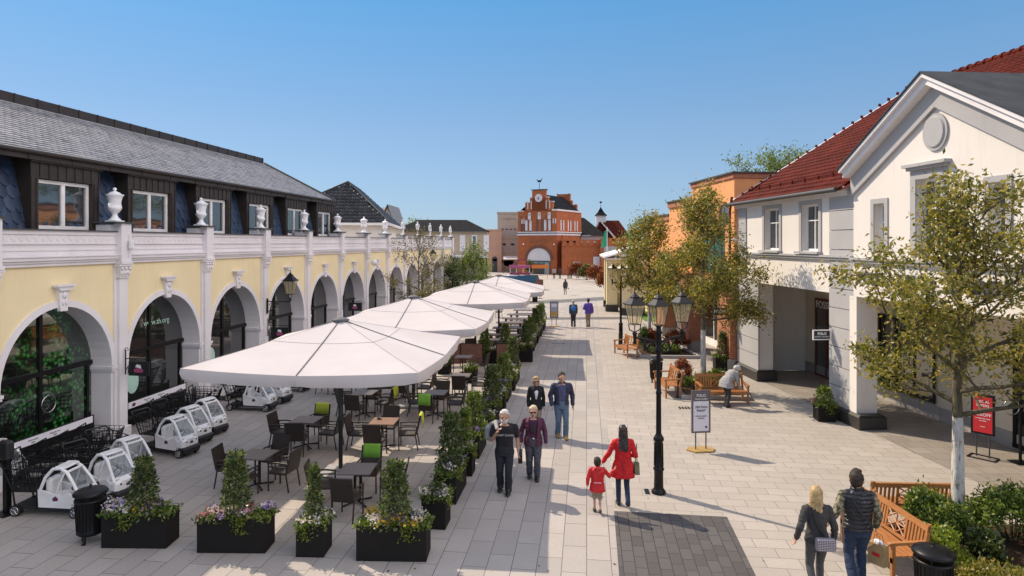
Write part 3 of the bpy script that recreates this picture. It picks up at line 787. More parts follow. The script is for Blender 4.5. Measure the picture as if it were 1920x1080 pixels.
# rusticated grey piers
for (a, b, nm) in ((XF, XF + 2.0, 0), (-1.42, -.11, 1)):
    p = MB(); z = .42
    while z < (EZ - .1 if nm == 0 else EZ):
        h = .62
        top = min(z + h, EZ - .02)
        bb = b if z < LZ - .3 else (a + .85 if nm == 0 else b)
        p.box(a, bb, -.045, .02, z + .012, top - .012)
        z += h
    p.build('quoins', 'grey_plaster', rb)
    p = MB(); p.box(a - .12, b + (.1 if nm == 0 else .45), -.14, .72, 0, .36); p.prism([(-.14, .36), (.72, .36), (.66, .43), (-.08, .43)], a - .1, b + (.05 if nm == 0 else .4), 'x'); p.build('plinth', 'black_plinth', rb)
for (x0, x1, z0, z1) in wl:
    wo = window(rb, (x0 + x1) / 2, z0, x1 - x0, z1 - z0, .16, cols=2, rows=2, rowat=z0 + 1.05, fr=.07, mun=.022)
    t = MB(); t.box(x0 - .16, x0, -.04, .0, z0 - .02, z1 + .16).box(x1, x1 + .16, -.04, 0, z0 - .02, z1 + .16).box(x0, x1, -.04, 0, z1, z1 + .16)
    t.box(x0 - .2, x1 + .2, -.08, 0, z1 + .22, z1 + .30); t.box(x0 - .26, x1 + .26, -.14, 0, z1 + .30, z1 + .36); t.build('surround', 'grey_plaster', wo)
    t = MB(); t.box(x0 - .2, x1 + .2, -.2, .02, z0 - .10, z0 - .022); t.build('sill', 'grey_plaster', wo)
t = MB(); t.box(XF + .85, -.11, -.10, 0, 5.05, 5.13); t.box(XF + .85, -.11, -.15, 0, 5.13, 5.20)
t.build('string_course', 'grey_plaster', rb)
t = MB(); t.box(XF - .15, -.33, -.12, .1, EZ - .28, EZ - .14); t.box(XF - .2, -.34, -.22, .1, EZ - .14, EZ); t.build('cornice', 'stone_white', rb)
# gable section (slightly proud)
GX0, GX1, GY = -.10, 6.90, -.05
ap = ((GX0 + GX1) / 2, 9.58); gs = (ap[1] - 7.6) / (ap[0] - GX0)
gw = []
for px0, px1, z0, z1 in ((1643, 1663, 5.32, 6.72), (1722, 1770, 5.25, 7.25), (1860, 1893, 5.4, 6.95)):
    gw.append((rx_at(px0), rx_at(px1), z0, z1))
g = MB(); wall_holes(g, GX0, GX1, LZ, 7.62, GY, gw, .30)
g.add([(GX0, GY, 7.62), (GX1, GY, 7.62), (ap[0], GY, ap[1])], [(0, 1, 2)])
g.box(GX0 - .2, GX0 + .15, GY + .002, .6, 0.42, LZ); g.quad((GX0, GY, LZ), (GX1, GY, LZ), (GX1, 3.2, LZ), (GX0, 3.2, LZ))
g.box(GX1 + .1, GX1 + 1.3, GY + .002, .6, 0, LZ)
g.build('gable_wall', 'white_plaster', rb)
for i, (x0, x1, z0, z1) in enumerate(gw):
    wo = window(rb, (x0 + x1) / 2, z0, x1 - x0, z1 - z0, GY + .18, cols=2 if i else 1, rows=2, rowat=z0 + (z1 - z0) * .62, fr=.07, mun=.022)
    t = MB(); ww = .14 if i != 1 else .2
    t.box(x0 - ww, x0, GY - .035, GY, z0 - .02, z1 + ww).box(x1, x1 + ww, GY - .035, GY, z0 - .02, z1 + ww).box(x0, x1, GY - .035, GY, z1, z1 + ww)
    if i == 1: t.box(x0 - .25, x1 + .25, GY - .12, GY, z1 + .24, z1 + .32); t.box(x0 - .32, x1 + .32, GY - .2, GY, z1 + .32, z1 + .40)
    t.build('surround', 'grey_plaster', wo)
t = MB(); t.box(GX0, GX1, GY - .10, GY, 5.0, 5.08); t.box(GX0, GX1, GY - .15, GY, 5.08, 5.15); t.build('string_course', 'grey_plaster', rb)
def rake(mb, off0, off1, y0, y1, ext=.35):
    """sloped band both sides; offsets measured vertically from the gable line"""
    for s in (-1, 1):
        xe = ap[0] + s * (ap[0] - GX0 + ext); ze = ap[1] - gs * (ap[0] - GX0 + ext)
        poly = [(ap[0], ap[1] + off0), (ap[0], ap[1] + off1), (xe, ze + off1), (xe, ze + off0)]
        mb.prism(poly, y0, y1)
t = MB(); rake(t, -.58, -.02, GY - .10, GY - .002, 0.0); t.build('raking_band', 'grey_plaster', rb)
t = MB(); rake(t, -.02, .16, GY - .34, GY + .1, .02); rake(t, .16, .26, GY - .44, GY + .1, .07); t.build('raking_cornice', 'stone_white', rb)
t = MB(); rake(t, .27, .31, GY - .48, 7.2, .10); t.build('gable_roof', 'roof_membrane', rb)
t = MB(); oc = (ap[0] - .05, 8.38)
t.tube([(oc[0], GY - .001, oc[1]), (oc[0], GY - .05, oc[1])], [.42, .42], 32); t.tube([(oc[0], GY - .05, oc[1]), (oc[0], GY - .09, oc[1])], [.36, .33], 32)
for i, v in enumerate(t.v): t.v[i] = (v[0], v[1], oc[1] + (v[2] - oc[1]) * 1.12)
t.build('oval_medallion', 'grey_plaster', rb)
# main roof
Zr = 12.45; RD = 8.0; pitch = (Zr - EZ) / RD
r = MB(); y0 = -.35; z0 = EZ + .02 - .35 * pitch + .12
r.quad((XF - .25, y0, z0 - .04), (GX0 - .02, y0, z0 - .04), (GX0 - .02, RD, Zr - .04), (XF - .25, RD, Zr - .04)); r.quad((GX0 - .02, .8, z0 + 1.15 * pitch - .04), (14, .8, z0 + 1.15 * pitch - .04), (14, RD, Zr - .04), (GX0 - .02, RD, Zr - .04))
_m = Vector((0, RD - y0, Zr - z0)); tiles(r, (XF - .25, y0, z0), (1, 0, 0), _m, (0, -_m.z, _m.y), 22, _m.length, .27, .36, .05, .035, ufun=lambda v: (0, GX0 - XF + .1) if v < 1.5 else (0, 22), seg=5)
r.build('roof', 'red_tile', rb)
r = MB(); r.tube([(XF - .27, y0, z0 + .03), (XF - .27, RD, Zr + .03)], .05, 6); r.build('verge', 'stone_white', rb)
r = MB(); r.tube([(XF - .3, RD, Zr + .04), (14, RD, Zr + .04)], .13, 8)
for q in np.arange(XF, 14, .4): r.tube([(q, RD, Zr + .04), (q + .06, RD, Zr + .04)], .165, 8)
for q in np.arange(.3, RD, .42): r.tube([(XF - .27, q, z0 + (q - y0) * pitch + .05), (XF - .27, q + .05, z0 + (q + .05 - y0) * pitch + .03)], .075, 6)
r.build('ridge_tiles', 'red_tile', rb)
r = MB(); r.tube([(XF - .3, y0 - .06, z0 - .02), (GX0 - .35, y0 - .06, z0 - .02)], .075, 8); r.build('gutter', 'cap_dark', rb)
r = MB()
for q in np.arange(XF + .3, GX0 - .6, .9):
    r.box(q, q + .03, .35, .40, z0 + .7 * pitch, z0 + .7 * pitch + .22)
r.tube([(XF + .1, .38, z0 + .7 * pitch + .18), (GX0 - .9, .38, z0 + .7 * pitch + .18)], .015, 5); r.build('snow_guard', 'red_tile', rb)
r = MB(); r.quad((XF + .0, .0, 0), (XF, RD * 2, 0), (XF, RD * 2, EZ), (XF, 0, EZ)); r.add([(XF, 0, EZ), (XF, RD, Zr - .1), (XF, RD * 2, EZ)], [(0, 1, 2)]); r.build('side_wall', 'white_plaster', rb)
r = MB(); r.box(XF + .3, 14, 9, 9.4, 0, 7); r.quad((XF, RD, Zr), (14, RD, Zr), (14, RD * 2 + .5, EZ - .2), (XF, RD * 2 + .5, EZ - .2)); r.build('rear_slope', 'red_tile', rb)
# passage: ceiling, rear wall, shop fronts
BY = 3.05
c = MB(); c.box(XF + .4, 8, .7, BY, LZ - .04, LZ + .02); c.build('passage_ceiling', 'white_plaster', rb)
c = MB(); c.box(XF + .05, 8, BY, BY + .2, .42, LZ - .04); c.build('passage_wall', 'cream_plaster', rb)
c = MB(); c.box(XF + .05, 8, BY - .05, BY + .2, 0, .42); c.build('passage_plinth', 'plinth_stone', rb)
def shopfront(x0, x1, z0, z1, n, name='shop_front', cols_m='black_metal'):
    s = MB(); s.box(x0, x1, BY - .045, BY - .01, z0, z1); so = s.build(name, 'shop_glass', rb)
    f = MB(); f.box(x0 - .05, x1 + .05, BY - .08, BY - .046, z1 - .06, z1 + .06); f.box(x0 - .05, x1 + .05, BY - .09, BY - .046, z0 - .06, z0 + .06)
    for k in range(n + 1):
        xx = x0 + (x1 - x0) * k / n; f.box(xx - .05, xx + .05, BY - .075, BY - .046, z0, z1)
    f.build('frame', cols_m, so); return so
sf = shopfront(-7.6, -6.0, .02, 3.2, 2, 'shop_door', 'red_door'); textmesh('lettering', 'FOSSIL', .42, 'ink_white', rb, (-6.9, BY - .1, 3.0), (PI / 2, 0, 0), .01)
bp = MB(); bp.box(-5.9, -4.9, BY - .03, BY - .002, .43, 2.3); bp.build('brick_panel', 'dark_brick', rb)
shopfront(-3.4, -.7, .55, 3.0, 3); shopfront(2.3, 6.5, .12, 3.2, 4)
t = [textmesh('fascia_lettering', w_, .47, 'ink', rb, (rx_at(1613) + dx_, GY - .03, 4.55), (PI / 2, 0, 0), .02, 'LEFT', .008, .98) for w_, dx_ in (('POLO', 0), ('RALPH', 1.75), ('LAUREN', 3.65))]
sheet('passage_floor', [RW_(-8.4, .1), RW_(8, .1), RW_(8, 3.05), RW_(-8.4, 3.05)], .004, 'passage_slabs')
# corner security camera
r = MB(); r.tube([(XF + .35, -.05, 5.75), (XF + .35, -.3, 5.72)], .03, 6); r.bbox(XF + .2, XF + .48, -.42, -.28, 5.66, 5.78, .02); r.build('security_camera', 'white_plastic', rb)

# ------------------------------------------------------------ orange brick building beyond
ob = thing('orange_shop', 'orange rendered shop with brick piers, brown cornice and arched upper windows beyond the white shop', 'building', RW_(XF - .3, 0), RA)
def T_(x): return x
A = MB()
hl = [(-4.6, -1.0, 4.1, 6.2)]
wall_holes(A, -5.3, -.0, 3.9, 8.45, -.05, hl, .3)
A.quad((0, -.05, 3.9), (0, .6, 3.9), (0, .6, 8.45), (0, -.05, 8.45)); A.box(-5.3, 0, .6, 12, 3.9, 8.45); A.box(-10.9, -5.32, .55, 12, 3.7, 7.7); A.box(-16, -10.92, .85, 12, 3.5, 7.0)
A.quad((-5.3, -.05, 3.9), (-5.3, .6, 3.9), (-5.3, .6, 8.), (-5.3, -.05, 8.))
A.build('wall', 'orange_plaster', ob)
A = MB()
for (x0, x1, y, z) in ((-5.35, 0.04, -.12, 8.45), (-10.95, -5.35, .45, 7.7), (-16, -10.95, .75, 7.0)): A.box(x0, x1, y, 12, z, z + (.21 if z > 8 else .32))
A.build('parapet', 'red_brick', ob)
A = MB()
for (x0, x1, y, z) in ((-5.4, .08, -.2, 8.66), (-10.98, -5.4, .36, 8.02), (-16, -10.98, .66, 7.32)): A.box(x0, x1, y, 12, z, z + .07)
A.build('coping', 'cap_dark', ob)
A = MB()
for x0, x1, y0_, y1_ in ((-1.15, 0.25, -.35, .5), (-6.2, -4.9, -.35, .5), (-11.6, -10.4, -.0, .8)):
    A.box(x0, x1, y0_, y1_, .5, 4.0)
A.box(-16, -10.4, .4, .9, 3.0, 3.9); A.box(-11, 0.2, -.12, .5, 3.55, 3.95)
A.build('brick_pier', 'red_brick', ob)
for x0, x1, y0_, y1_ in ((-1.2, 0.28, -.42, .5), (-6.27, -4.83, -.42, .5), (-11.67, -10.33, -.07, .8)): A = MB(); A.box(x0, x1, y0_, y1_, 0, .5); A.build('plinth', 'plinth_stone', ob)
A = MB(); A.box(-16, -1.1, 1.6, 1.7, 0, 3.6); so = A.build('shop_front', 'shop_glass', ob)
A = MB()
for q in np.arange(-11, -1.1, 1.55): A.box(q, q + .08, 1.52, 1.598, 0, 3.6)
A.box(-11, -1.2, 1.50, 1.598, 0, .35); A.build('frame', 'white_paint', so)
wo = window(ob, -2.8, 4.1, 3.6, 2.1, .12, frame='cap_dark', glass='teal_glass', cols=4, rows=2)
for xc in (-1.05, -2.9):
    wm = MB(); arch_fill(wm, xc, .55, .6, 6.75, 6.4, -.06); wo = wm.build('arched_window', 'window_glass', ob)
    wm = MB(); arch_band(wm, xc, .55, .6, 6.75, -.05, .12, .05); wm.build('surround', 'red_brick', wo)
A = MB(); A.tube([(.22, -.25, 7.6), (.22, -.30, 7.3), (.12, -.3, 7.0), (.12, -.3, .1)], .06, 8); A.build('downpipe', 'red_door', ob)

# ------------------------------------------------------------ yellow colonnade
yo = G(1137, 583)
yr = R(-83)
yb = thing('yellow_colonnade', 'pale yellow colonnade pavilion with black plinths and white scalloped tile roof', 'building', yo, R(-95.7))
def xl(n_): return n_
A = MB(); P_ = MB()
cols = [(0.0, .0), (2.6, 1.0), (-3.9, .0)]
for (x, y) in cols:
    wd = .85 if x != 2.6 else 1.7
    A = MB(); A.box(x - .45, x + .45, y, y + wd, .55, 4.25); A.build('pillar', 'yellow_plaster', yb); A = MB(); A.box(x - .55, x + .55, y - .08, y + wd + .08, 0, .55); A.build('plinth', 'black_plinth', yb)
A = MB(); A.box(-4.4, 3.2, .1, 1.0, 4.0, 4.3); A.box(-4.4, 1.2, 3.2, 3.4, 0, 4.3); A.box(-4.4, -4.2, .1, 3.2, 0, 4); A.box(1.0, 3.1, 2.25, 6, 1.4, 4.25)
A.build('wall', 'yellow_plaster', yb); P_ = MB(); P_.box(1.0, 3.15, 2.2, 6, .9, 1.4); P_.build('plinth', 'black_plinth', yb)
A = MB(); A.box(-4.7, 3.5, -.2, 1.3, 4.3, 4.42); A.build('cornice', 'stone_white', yb)
A = MB(); A.quad((-4.8, -.35, 4.45), (3.7, -.35, 4.45), (3.7, 2.2, 5.15), (-4.8, 2.2, 5.15))
for q in np.arange(-4.7, 3.7, .42): A.tube([(q, -.37, 4.46), (q, 2.2, 5.19)], .11, 6)
A.build('roof', 'stone_white', yb)
A = MB(); A.box(-4.8, 3.7, 2.2, 12, 5.0, 5.25); A.build('flat_roof', 'tan_plaster', yb)

# ------------------------------------------------------------ brick hall with clock gable
bo = Vector((7.85, 112, 0)); ba = R(-30)
bh = thing('brick_hall', 'large orange brick hall with stepped clock gable, arched entrance and dark roof closing the plaza', 'building', bo, ba)
# local: x along the front (negative to the left), y back
Wd = 7.8; Ln = 10.6
A = MB(); A.box(-Wd, 0, 0, Ln, 0, 6.9); 
A.box(-Wd, 0, 0.02, Ln - .02, 7.55, 11.2)
def stepped(mb, y0, y1, inset=0):
    c = -Wd / 2 + .35
    for hw, z1 in ((3.3 - inset, 11.3), (2.75, 12.8), (1.8, 13.6), (1.35, 14.9)): mb.box(c - hw, c + hw, y0, y1, 11.0 if hw > 3 else 11.2, z1)
    return c
gc = stepped(A, -.02, .5); stepped(A, Ln - .5, Ln + .02)
A.build('wall', 'far_brick', bh)
A = MB(); A.box(-Wd - .12, .12, -.12, Ln, 6.9, 7.2); A.box(-Wd - .1, .1, -.1, Ln, 7.35, 7.55); 
for hw, z1 in ((2.85, 12.8), (1.9, 13.6), (1.45, 14.9)):
    for s in (-1, 1):
        for yy in (0, Ln - .5): A.box(gc + s * hw - (.45 if s > 0 else 0), gc + s * hw + (.45 if s < 0 else 0), yy - .08, yy + .6, z1, z1 + .12)
A.box(-.9, .15, -.1, Ln + .1, 11.2, 11.5); A.box(-Wd - .15, -Wd + 1.1, -.1, .4, 11.2, 11.4)
A.build('cornice', 'stone_white', bh)
A = MB(); A.box(-Wd - .13, .13, -.13, Ln, 7.2, 7.35); A.box(gc - 1.5, gc + 1.5, -.1, .6, 14.92, 15.1); A.build('dark_band', 'cap_dark', bh)
A = MB(); A.quad((-.0, .5, 11.3), (-.0, Ln - .5, 11.3), (gc, Ln - .5, 14.3), (gc, .5, 14.3)); A.quad((-Wd, .5, 11.3), (-Wd, Ln - .5, 11.3), (gc, Ln - .5, 14.3), (gc, .5, 14.3)); A.build('roof', 'far_roof', bh)
A = MB(); A.tube([(gc, -.03, 13.55), (gc, -.14, 13.55)], [.72, .72], 24); cf = A.build('clock', 'stone_white', bh)
A = MB(); A.box(gc - .04, gc + .04, -.2, -.142, 13.2, 13.75); A.box(gc - .3, gc + .05, -.2, -.142, 13.5, 13.58); A.build('clock_hands', 'ink', cf)
def archwin(par, x, y, z, w_, h_, face='front', m='window_glass', fr='stone_white'):
    A = MB(); A.box(-w_ / 2, w_ / 2, -.04, 0, 0, h_ - w_ / 2); A.tube([(0, -.04, h_ - w_ / 2), (0, 0.0, h_ - w_ / 2)], [w_ / 2] * 2, 12)
    T = Matrix.Translation((x, y, z)) @ (Matrix.Rotation(PI / 2, 4, 'Z') if face == 'side' else Matrix())
    A.v = [tuple(T @ Vector(v)) for v in A.v]; return A.build('window', m, par)
for q in (-.9, 0, .9): archwin(bh, gc + q * 2.2 + .1, -.02, 9.75, .6, 1.25, m='stone_white')
for q in (-2.5, -1.65, 1.3, 2.15): archwin(bh, gc + q, -.05, 7.75, .45, 1.9, m='stone_white')
for q in (-2.2, -1.5, 1.5, 2.2): archwin(bh, gc + q, -.06, 11.6, .15, 1.9 if abs(q) < 1.5 else 1.5, m='stone_white')
for q in (-3.2, 3.1): 
    for dq in (-.22, .22): archwin(bh, gc + q + dq, -.02, 9.0, .22, .9, m='stone_white')
for q in (1.6, 2.7, 4.6, 5.7, 7.5, 8.6): archwin(bh, .02, q, 7.75, .4, 1.9, 'side', m='stone_white')
A = MB()
for q in np.arange(-Wd + .6, -.3, 1.0): A.box(q, q + .16, -.05, 0, 7.6, 10.4) if abs(q - gc) > 1.2 else None
for x0 in (gc - 3.4, gc - .6, gc + .4): A.box(x0, x0 + .55, -.03, .0, 7.6, 9.8)
A.build('dark_panel', 'dark_brick', bh)
for q in (2., 5., 8.):
    A = MB(); 
# entrance arch
A = MB(); arch_band(A, gc, 2.35, 2.1, 2.6, -.02, .45, .15); A.build('entrance_surround', 'dark_brick', bh)
A = MB(); arch_fill(A, gc, 2.3, 2.05, 2.6, 2.3, -.05); A.build('fanlight', 'stone_white', bh)
A = MB(); A.box(gc - 2.2, gc + 2.2, -.08, -.02, 0, 2.3); eo = A.build('entrance', 'teal_panel', bh)
A = MB()
for q in (-2.2, -1.05, 0, 1.05, 2.15): A.box(gc + q, gc + q + .09, -.14, -.082, 0, 2.3)
A.box(gc - 2.2, gc + 2.2, -.15, -.082, 2.2, 2.38); A.box(gc - 1.05, gc + 1.1, -.13, -.09, .02, 1.9); A.build('door_frame', 'cap_dark', eo)
textmesh('wall_lettering', 'KAPPELN', .9, 'far_brick', bh, (gc, -.06, 5.9), (PI / 2, 0, 0), .05, 'CENTER', .02)
A = MB(); A.tube([(gc, .2, 15.0), (gc, .2, 16.2)], .05, 6); A.prism([(gc - .6, 16.9), (gc - .25, 16.35), (gc + .25, 16.35), (gc + .65, 17.1), (gc + .3, 16.75), (gc - .2, 16.7)], .17, .23); A.build('weathercock', 'black_metal', bh)
for s, xx in ((-1, gc - 3.0), (1, gc + 3.1)):
    A = MB(); A.ell((xx, -.2, 5.3), (.16, .16, .16), 8, 6); A.build('wall_lamp', 'white_plastic', bh)
# annex to the right
ax = thing('brick_annex', 'low brick annex with battlement parapet to the right of the clock hall', 'building', (8.6, 110.5, 0), R(-8))
A = MB(); A.box(0, 6.6, 0, 9, 0, 5.6); A.box(6.6, 13.8, -1.2, 9, 0, 5.9)
for q in np.arange(.1, 6.5, 1.15): A.box(q, q + .7, -.15, .0, 5.0, 5.9)
for q in np.arange(6.7, 13.6, 1.15): A.box(q, q + .7, -1.35, -1.2, 5.0, 6.2)
A.box(-.1, 6.7, -.2, 9, 5.9, 6.15); A.box(6.6, 13.9, -1.4, 9, 6.2, 6.4); A.box(-2.2, 0, 3, 9, 0, 7)
A.build('wall', 'far_brick', ax)
A = MB(); A.box(1.9, 3.4, -.08, -.01, 0, 2.3); A.build('door', 'shutter_grey', ax)
A = MB(); A.box(5.4, 6.5, -.06, 0, .3, 3.2); A.build('window', 'stone_white', ax)
A = MB(); A.box(10.0, 13.4, -1.3, -1.2, 1.5, 4.4); A.build('billboard', 'sign_white', ax)
A = MB(); A.box(7.2, 9.4, -1.26, -1.2, 0, 5.0); A.build('grey_panel', 'grey_plaster', ax)
b2 = thing('dark_roof_house', 'house with steep black roof and white eaves band behind the brick annex', 'building', (12.6, 121, 0), R(-8))
A = MB(); A.box(-1.5, 4.5, 0, 10, 0, 6.95); A.build('wall', 'white_plaster', b2)
A = MB(); A.quad((-2, -.6, 7.0), (5.1, -.6, 7.0), (1.0, 5, 10.4), (-2, 5, 11.2)); A.add([(5.1, -.6, 7.0), (5.1, 10, 7.0), (1.0, 5, 10.4)], [(0, 1, 2)]); A.build('roof', 'far_roof', b2)
b3 = thing('red_roof_house', 'distant house with brown red roofs, white gable trim and small cupola', 'building', (18, 128, 0), R(-5))
A = MB(); A.box(-3, 9.5, 0, 10, 0, 5.4); A.build('wall', 'dark_brick', b3)
A = MB(); A.quad((-2, 1, 5.6), (6.6, 1, 5.6), (3.7, 5, 10.2), (-.2, 5, 10.2)); A.add([(6.6, 1, 5.6), (6.6, 9, 5.6), (3.7, 5, 10.2)], [(0, 1, 2)])
A.add([(-3, -2, 5.6), (3.2, -2, 5.6), (-.5, -2, 9.7)], [(0, 1, 2)]); A.quad((-3, -2, 5.6), (-3, 5, 5.6), (-.5, 5, 9.8), (-.5, -2, 9.8)); A.quad((3.2, -2, 5.6), (3.2, 5, 5.6), (-.5, 5, 9.8), (-.5, -2, 9.8)); A.build('roof', 'far_red_roof', b3)
A = MB(); A.prism([(-.6, 9.9), (-.3, 9.9), (3.5, 5.6), (3.2, 5.4)], -2.2, -1.95); A.build('bargeboard', 'stone_white', b3)
A = MB(); A.box(-1.0, 1.0, 4, 6, 9.8, 11.2); cu = A.build('cupola', 'stone_white', b3)
A = MB(); A.lathe([(1.8, 11.2), (.9, 11.9), (.05, 13.0)], 4, Matrix.Translation((0, 5, 0)) @ Matrix.Rotation(PI / 4, 4, 'Z'), False); A.build('cupola_roof', 'far_roof', cu)
A = MB(); A.tube([(0, 5, 12.9), (0, 5, 14.0)], .04, 5); A.ell((0, 5, 14.0), (.3, .08, .2), 6, 5); A.build('weather_vane', 'black_metal', cu)
# left of the hall
t1 = thing('stone_tower_house', 'tall grey tan house front with pairs of arched windows left of the clock hall', 'building', (-3.0, 124, 0), R(0))
A = MB(); A.box(.2, 4.6, 0, 8, 0, 11.2); A.box(.05, 4.7, -.1, 8, 11.2, 11.55); A.box(0.1, 4.6, -.1, 0, 6.4, 6.65); A.build('wall', 'tower_plaster', t1)
for q in (1.1, 1.9, 2.7, 3.5): archwin(t1, q + .1, -.03, 6.9, .45, 1.6, m='shutter_grey')
for q in (1.3, 2.9): archwin(t1, q + .2, -.03, 3.6, .75, 2.2, m='shutter_grey')
archwin(t1, 2.2, -.02, .2, 2.4, 3.2, m='tan_plaster')
textmesh('wall_lettering', 'MODEHAUS', .5, 'tan_plaster', t1, (2.4, -.04, 10.2), (PI / 2, 0, 0), .02)
t2 = thing('pink_house', 'plain pinkish rendered house between hotel front and stone tower house', 'building', (-5.2, 122, 0), 0)
A = MB(); A.box(0, 3.2, 0, 8, 0, 7.9); A.box(-.1, 3.2, -.1, 8, 7.9, 8.15); A.build('wall', 'pink_plaster', t2)
archwin(t2, 1.9, -.02, .0, 1.0, 3.0, m='ink')
aw = thing('entrance_awning', 'small white awning at the foot of the stone tower house', 'awning', (-1.6, 120, 0), 0)
A = MB(); A.prism([(0, 3.1), (2.2, 2.6), (2.2, 2.45), (0, 2.9)], 0, 2.6, 'x'); 
for i, v in enumerate(A.v): A.v[i] = (v[0], -v[1], v[2])
A.build('canopy', 'canvas', aw)
A = MB(); A.tube([(.05, -2.1, 0), (.05, -2.1, 2.5)], .05, 6); A.tube([(2.55, -2.1, 0), (2.55, -2.1, 2.5)], .05, 6); A.build('posts', 'cap_dark', aw)
ht = thing('hotel_building', 'beige two-storey hotel with dark hipped roof and white framed windows beyond the arcade end', 'building', (-3.9, 100, 0), R(4))
A = MB(); A.box(-14.5, 0, 0, 9, 0, 7.3); A.build('wall', 'tan_plaster', ht)
A = MB(); A.quad((-15, -.5, 7.3), (.5, -.5, 7.3), (-3.2, 4.2, 9.3), (-11, 4.2, 9.3)); A.add([(.5, -.5, 7.3), (.5, 9, 7.3), (-3.2, 4.2, 9.3)], [(0, 1, 2)]); A.add([(-15, -.5, 7.3), (-15, 9, 7.3), (-11, 4.2, 9.3)], [(0, 1, 2)]); A.build('roof', 'far_roof', ht)
for i, q in enumerate(np.arange(-13.5, -.5, 1.85)):
    A = MB(); A.box(q, q + .85, -.05, 0, 4.2, 6.8); wo = A.build('window', 'stone_white', ht)
    if i % 2 == 0: A = MB(); A.box(q + .2, q + .65, -.08, -.052, 4.4, 6.6); A.build('pane', 'window_glass', wo)
A = MB()
for q in np.arange(-14, .2, .9): A.box(q, q + .18, -1.3, -1.1, 0, 3.3)
A.build('porch_columns', 'tan_plaster', ht)
A = MB(); A.box(-14.4, .1, -1.4, 0, 3.3, 3.7); A.build('porch_beam', 'stone_white', ht)
A = MB(); A.box(-14.2, 0, -.03, 0, 0.2, 3.2); A.build('porch_glass', 'shop_glass', ht)
# black tiled pyramid-roof house behind the arcade
pb = thing('pyramid_roof_house', 'white house with steep glossy black tiled hipped roof behind the arcade', 'building', (-13.6, 49.8, 0), R(6))
A = MB(); A.box(-4.3, 3.8, -3.8, 9, 0, 6.9); A.build('wall', 'white_plaster', pb)
A = MB(); A.add([(-4.9, -4.2, 7.0), (4.3, -4.2, 7.0), (.9, -.5, 10.2)], [(0, 1, 2)])
_m = Vector((0, 3.7, 3.2)); tiles(A, (-4.9, -4.2, 7.05), (1, 0, 0), _m, (0, -_m.z, _m.y), 9.2, _m.length, .33, .38, .05, .05, ufun=lambda v: (5.8 * v / 4.89, 9.2 - 3.4 * v / 4.89))
_m = Vector((-3.4, 0, 3.2)); tiles(A, (4.3, -4.2, 7.05), (0, 1, 0), _m, (3.2, 0, 3.4), 14, _m.length, .33, .38, .05, .05, ufun=lambda v: (3.7 * v / 4.67, 14 - 3 * v / 4.67))
A.quad((4.3, -4.2, 7.0), (4.3, 10, 7.0), (.9, 7, 10.15), (.9, -.5, 10.2)); A.add([(-4.9, -4.2, 7.0), (.9, -.5, 10.2), (.9, 7, 10.15), (-4.9, 10, 7.0)], [(0, 1, 2, 3)]); A.build('roof', 'black_tile', pb)
A = MB(); A.tube([(4.35, -4.25, 7.1), (.9, -.5, 10.3), (-4.95, -4.25, 7.1)], .08, 6); A.tube([(.9, -.5, 10.3), (.9, 7, 10.25)], .08, 6); A.build('hip_tiles', 'black_plinth', pb)
A = MB(); A.box(-5, 4.4, -4.3, -4.05, 6.85, 7.03); A.box(4.15, 4.4, -4.05, 9, 6.85, 7.03); A.build('eaves', 'stone_white', pb)
zb = thing('zinc_gable_house', 'narrow grey gable with standing seam roof beside the pyramid roof', 'building', (-12.4, 60, 0), R(0))
A = MB(); A.box(-.2, 1.3, 0, 6, 0, 7.0); A.add([(-.4, 0, 7), (1.5, 0, 7), (.75, 0, 8.9)], [(0, 1, 2)]); A.box(-2.6, -.4, .5, 6, 0, 7.1); A.build('wall', 'tower_plaster', zb)
A = MB(); A.quad((-2.6, .3, 7.0), (-.3, .3, 7.0), (.4, 3.5, 9.1), (-2.6, 3.5, 9.0)); A.quad((-.3, -.2, 7.0), (.75, -.2, 9.2), (.75, 6, 9.2), (-.3, 6, 7.0)); A.quad((1.5, -.2, 7.0), (.75, -.2, 9.2), (.75, 6, 9.2), (1.5, 6, 7.0))
for q in np.arange(-2.5, 0, .4): A.box(q, q + .03, .3, .33, 7.0, 7.06)
A.build('roof', 'zinc_grey', zb)
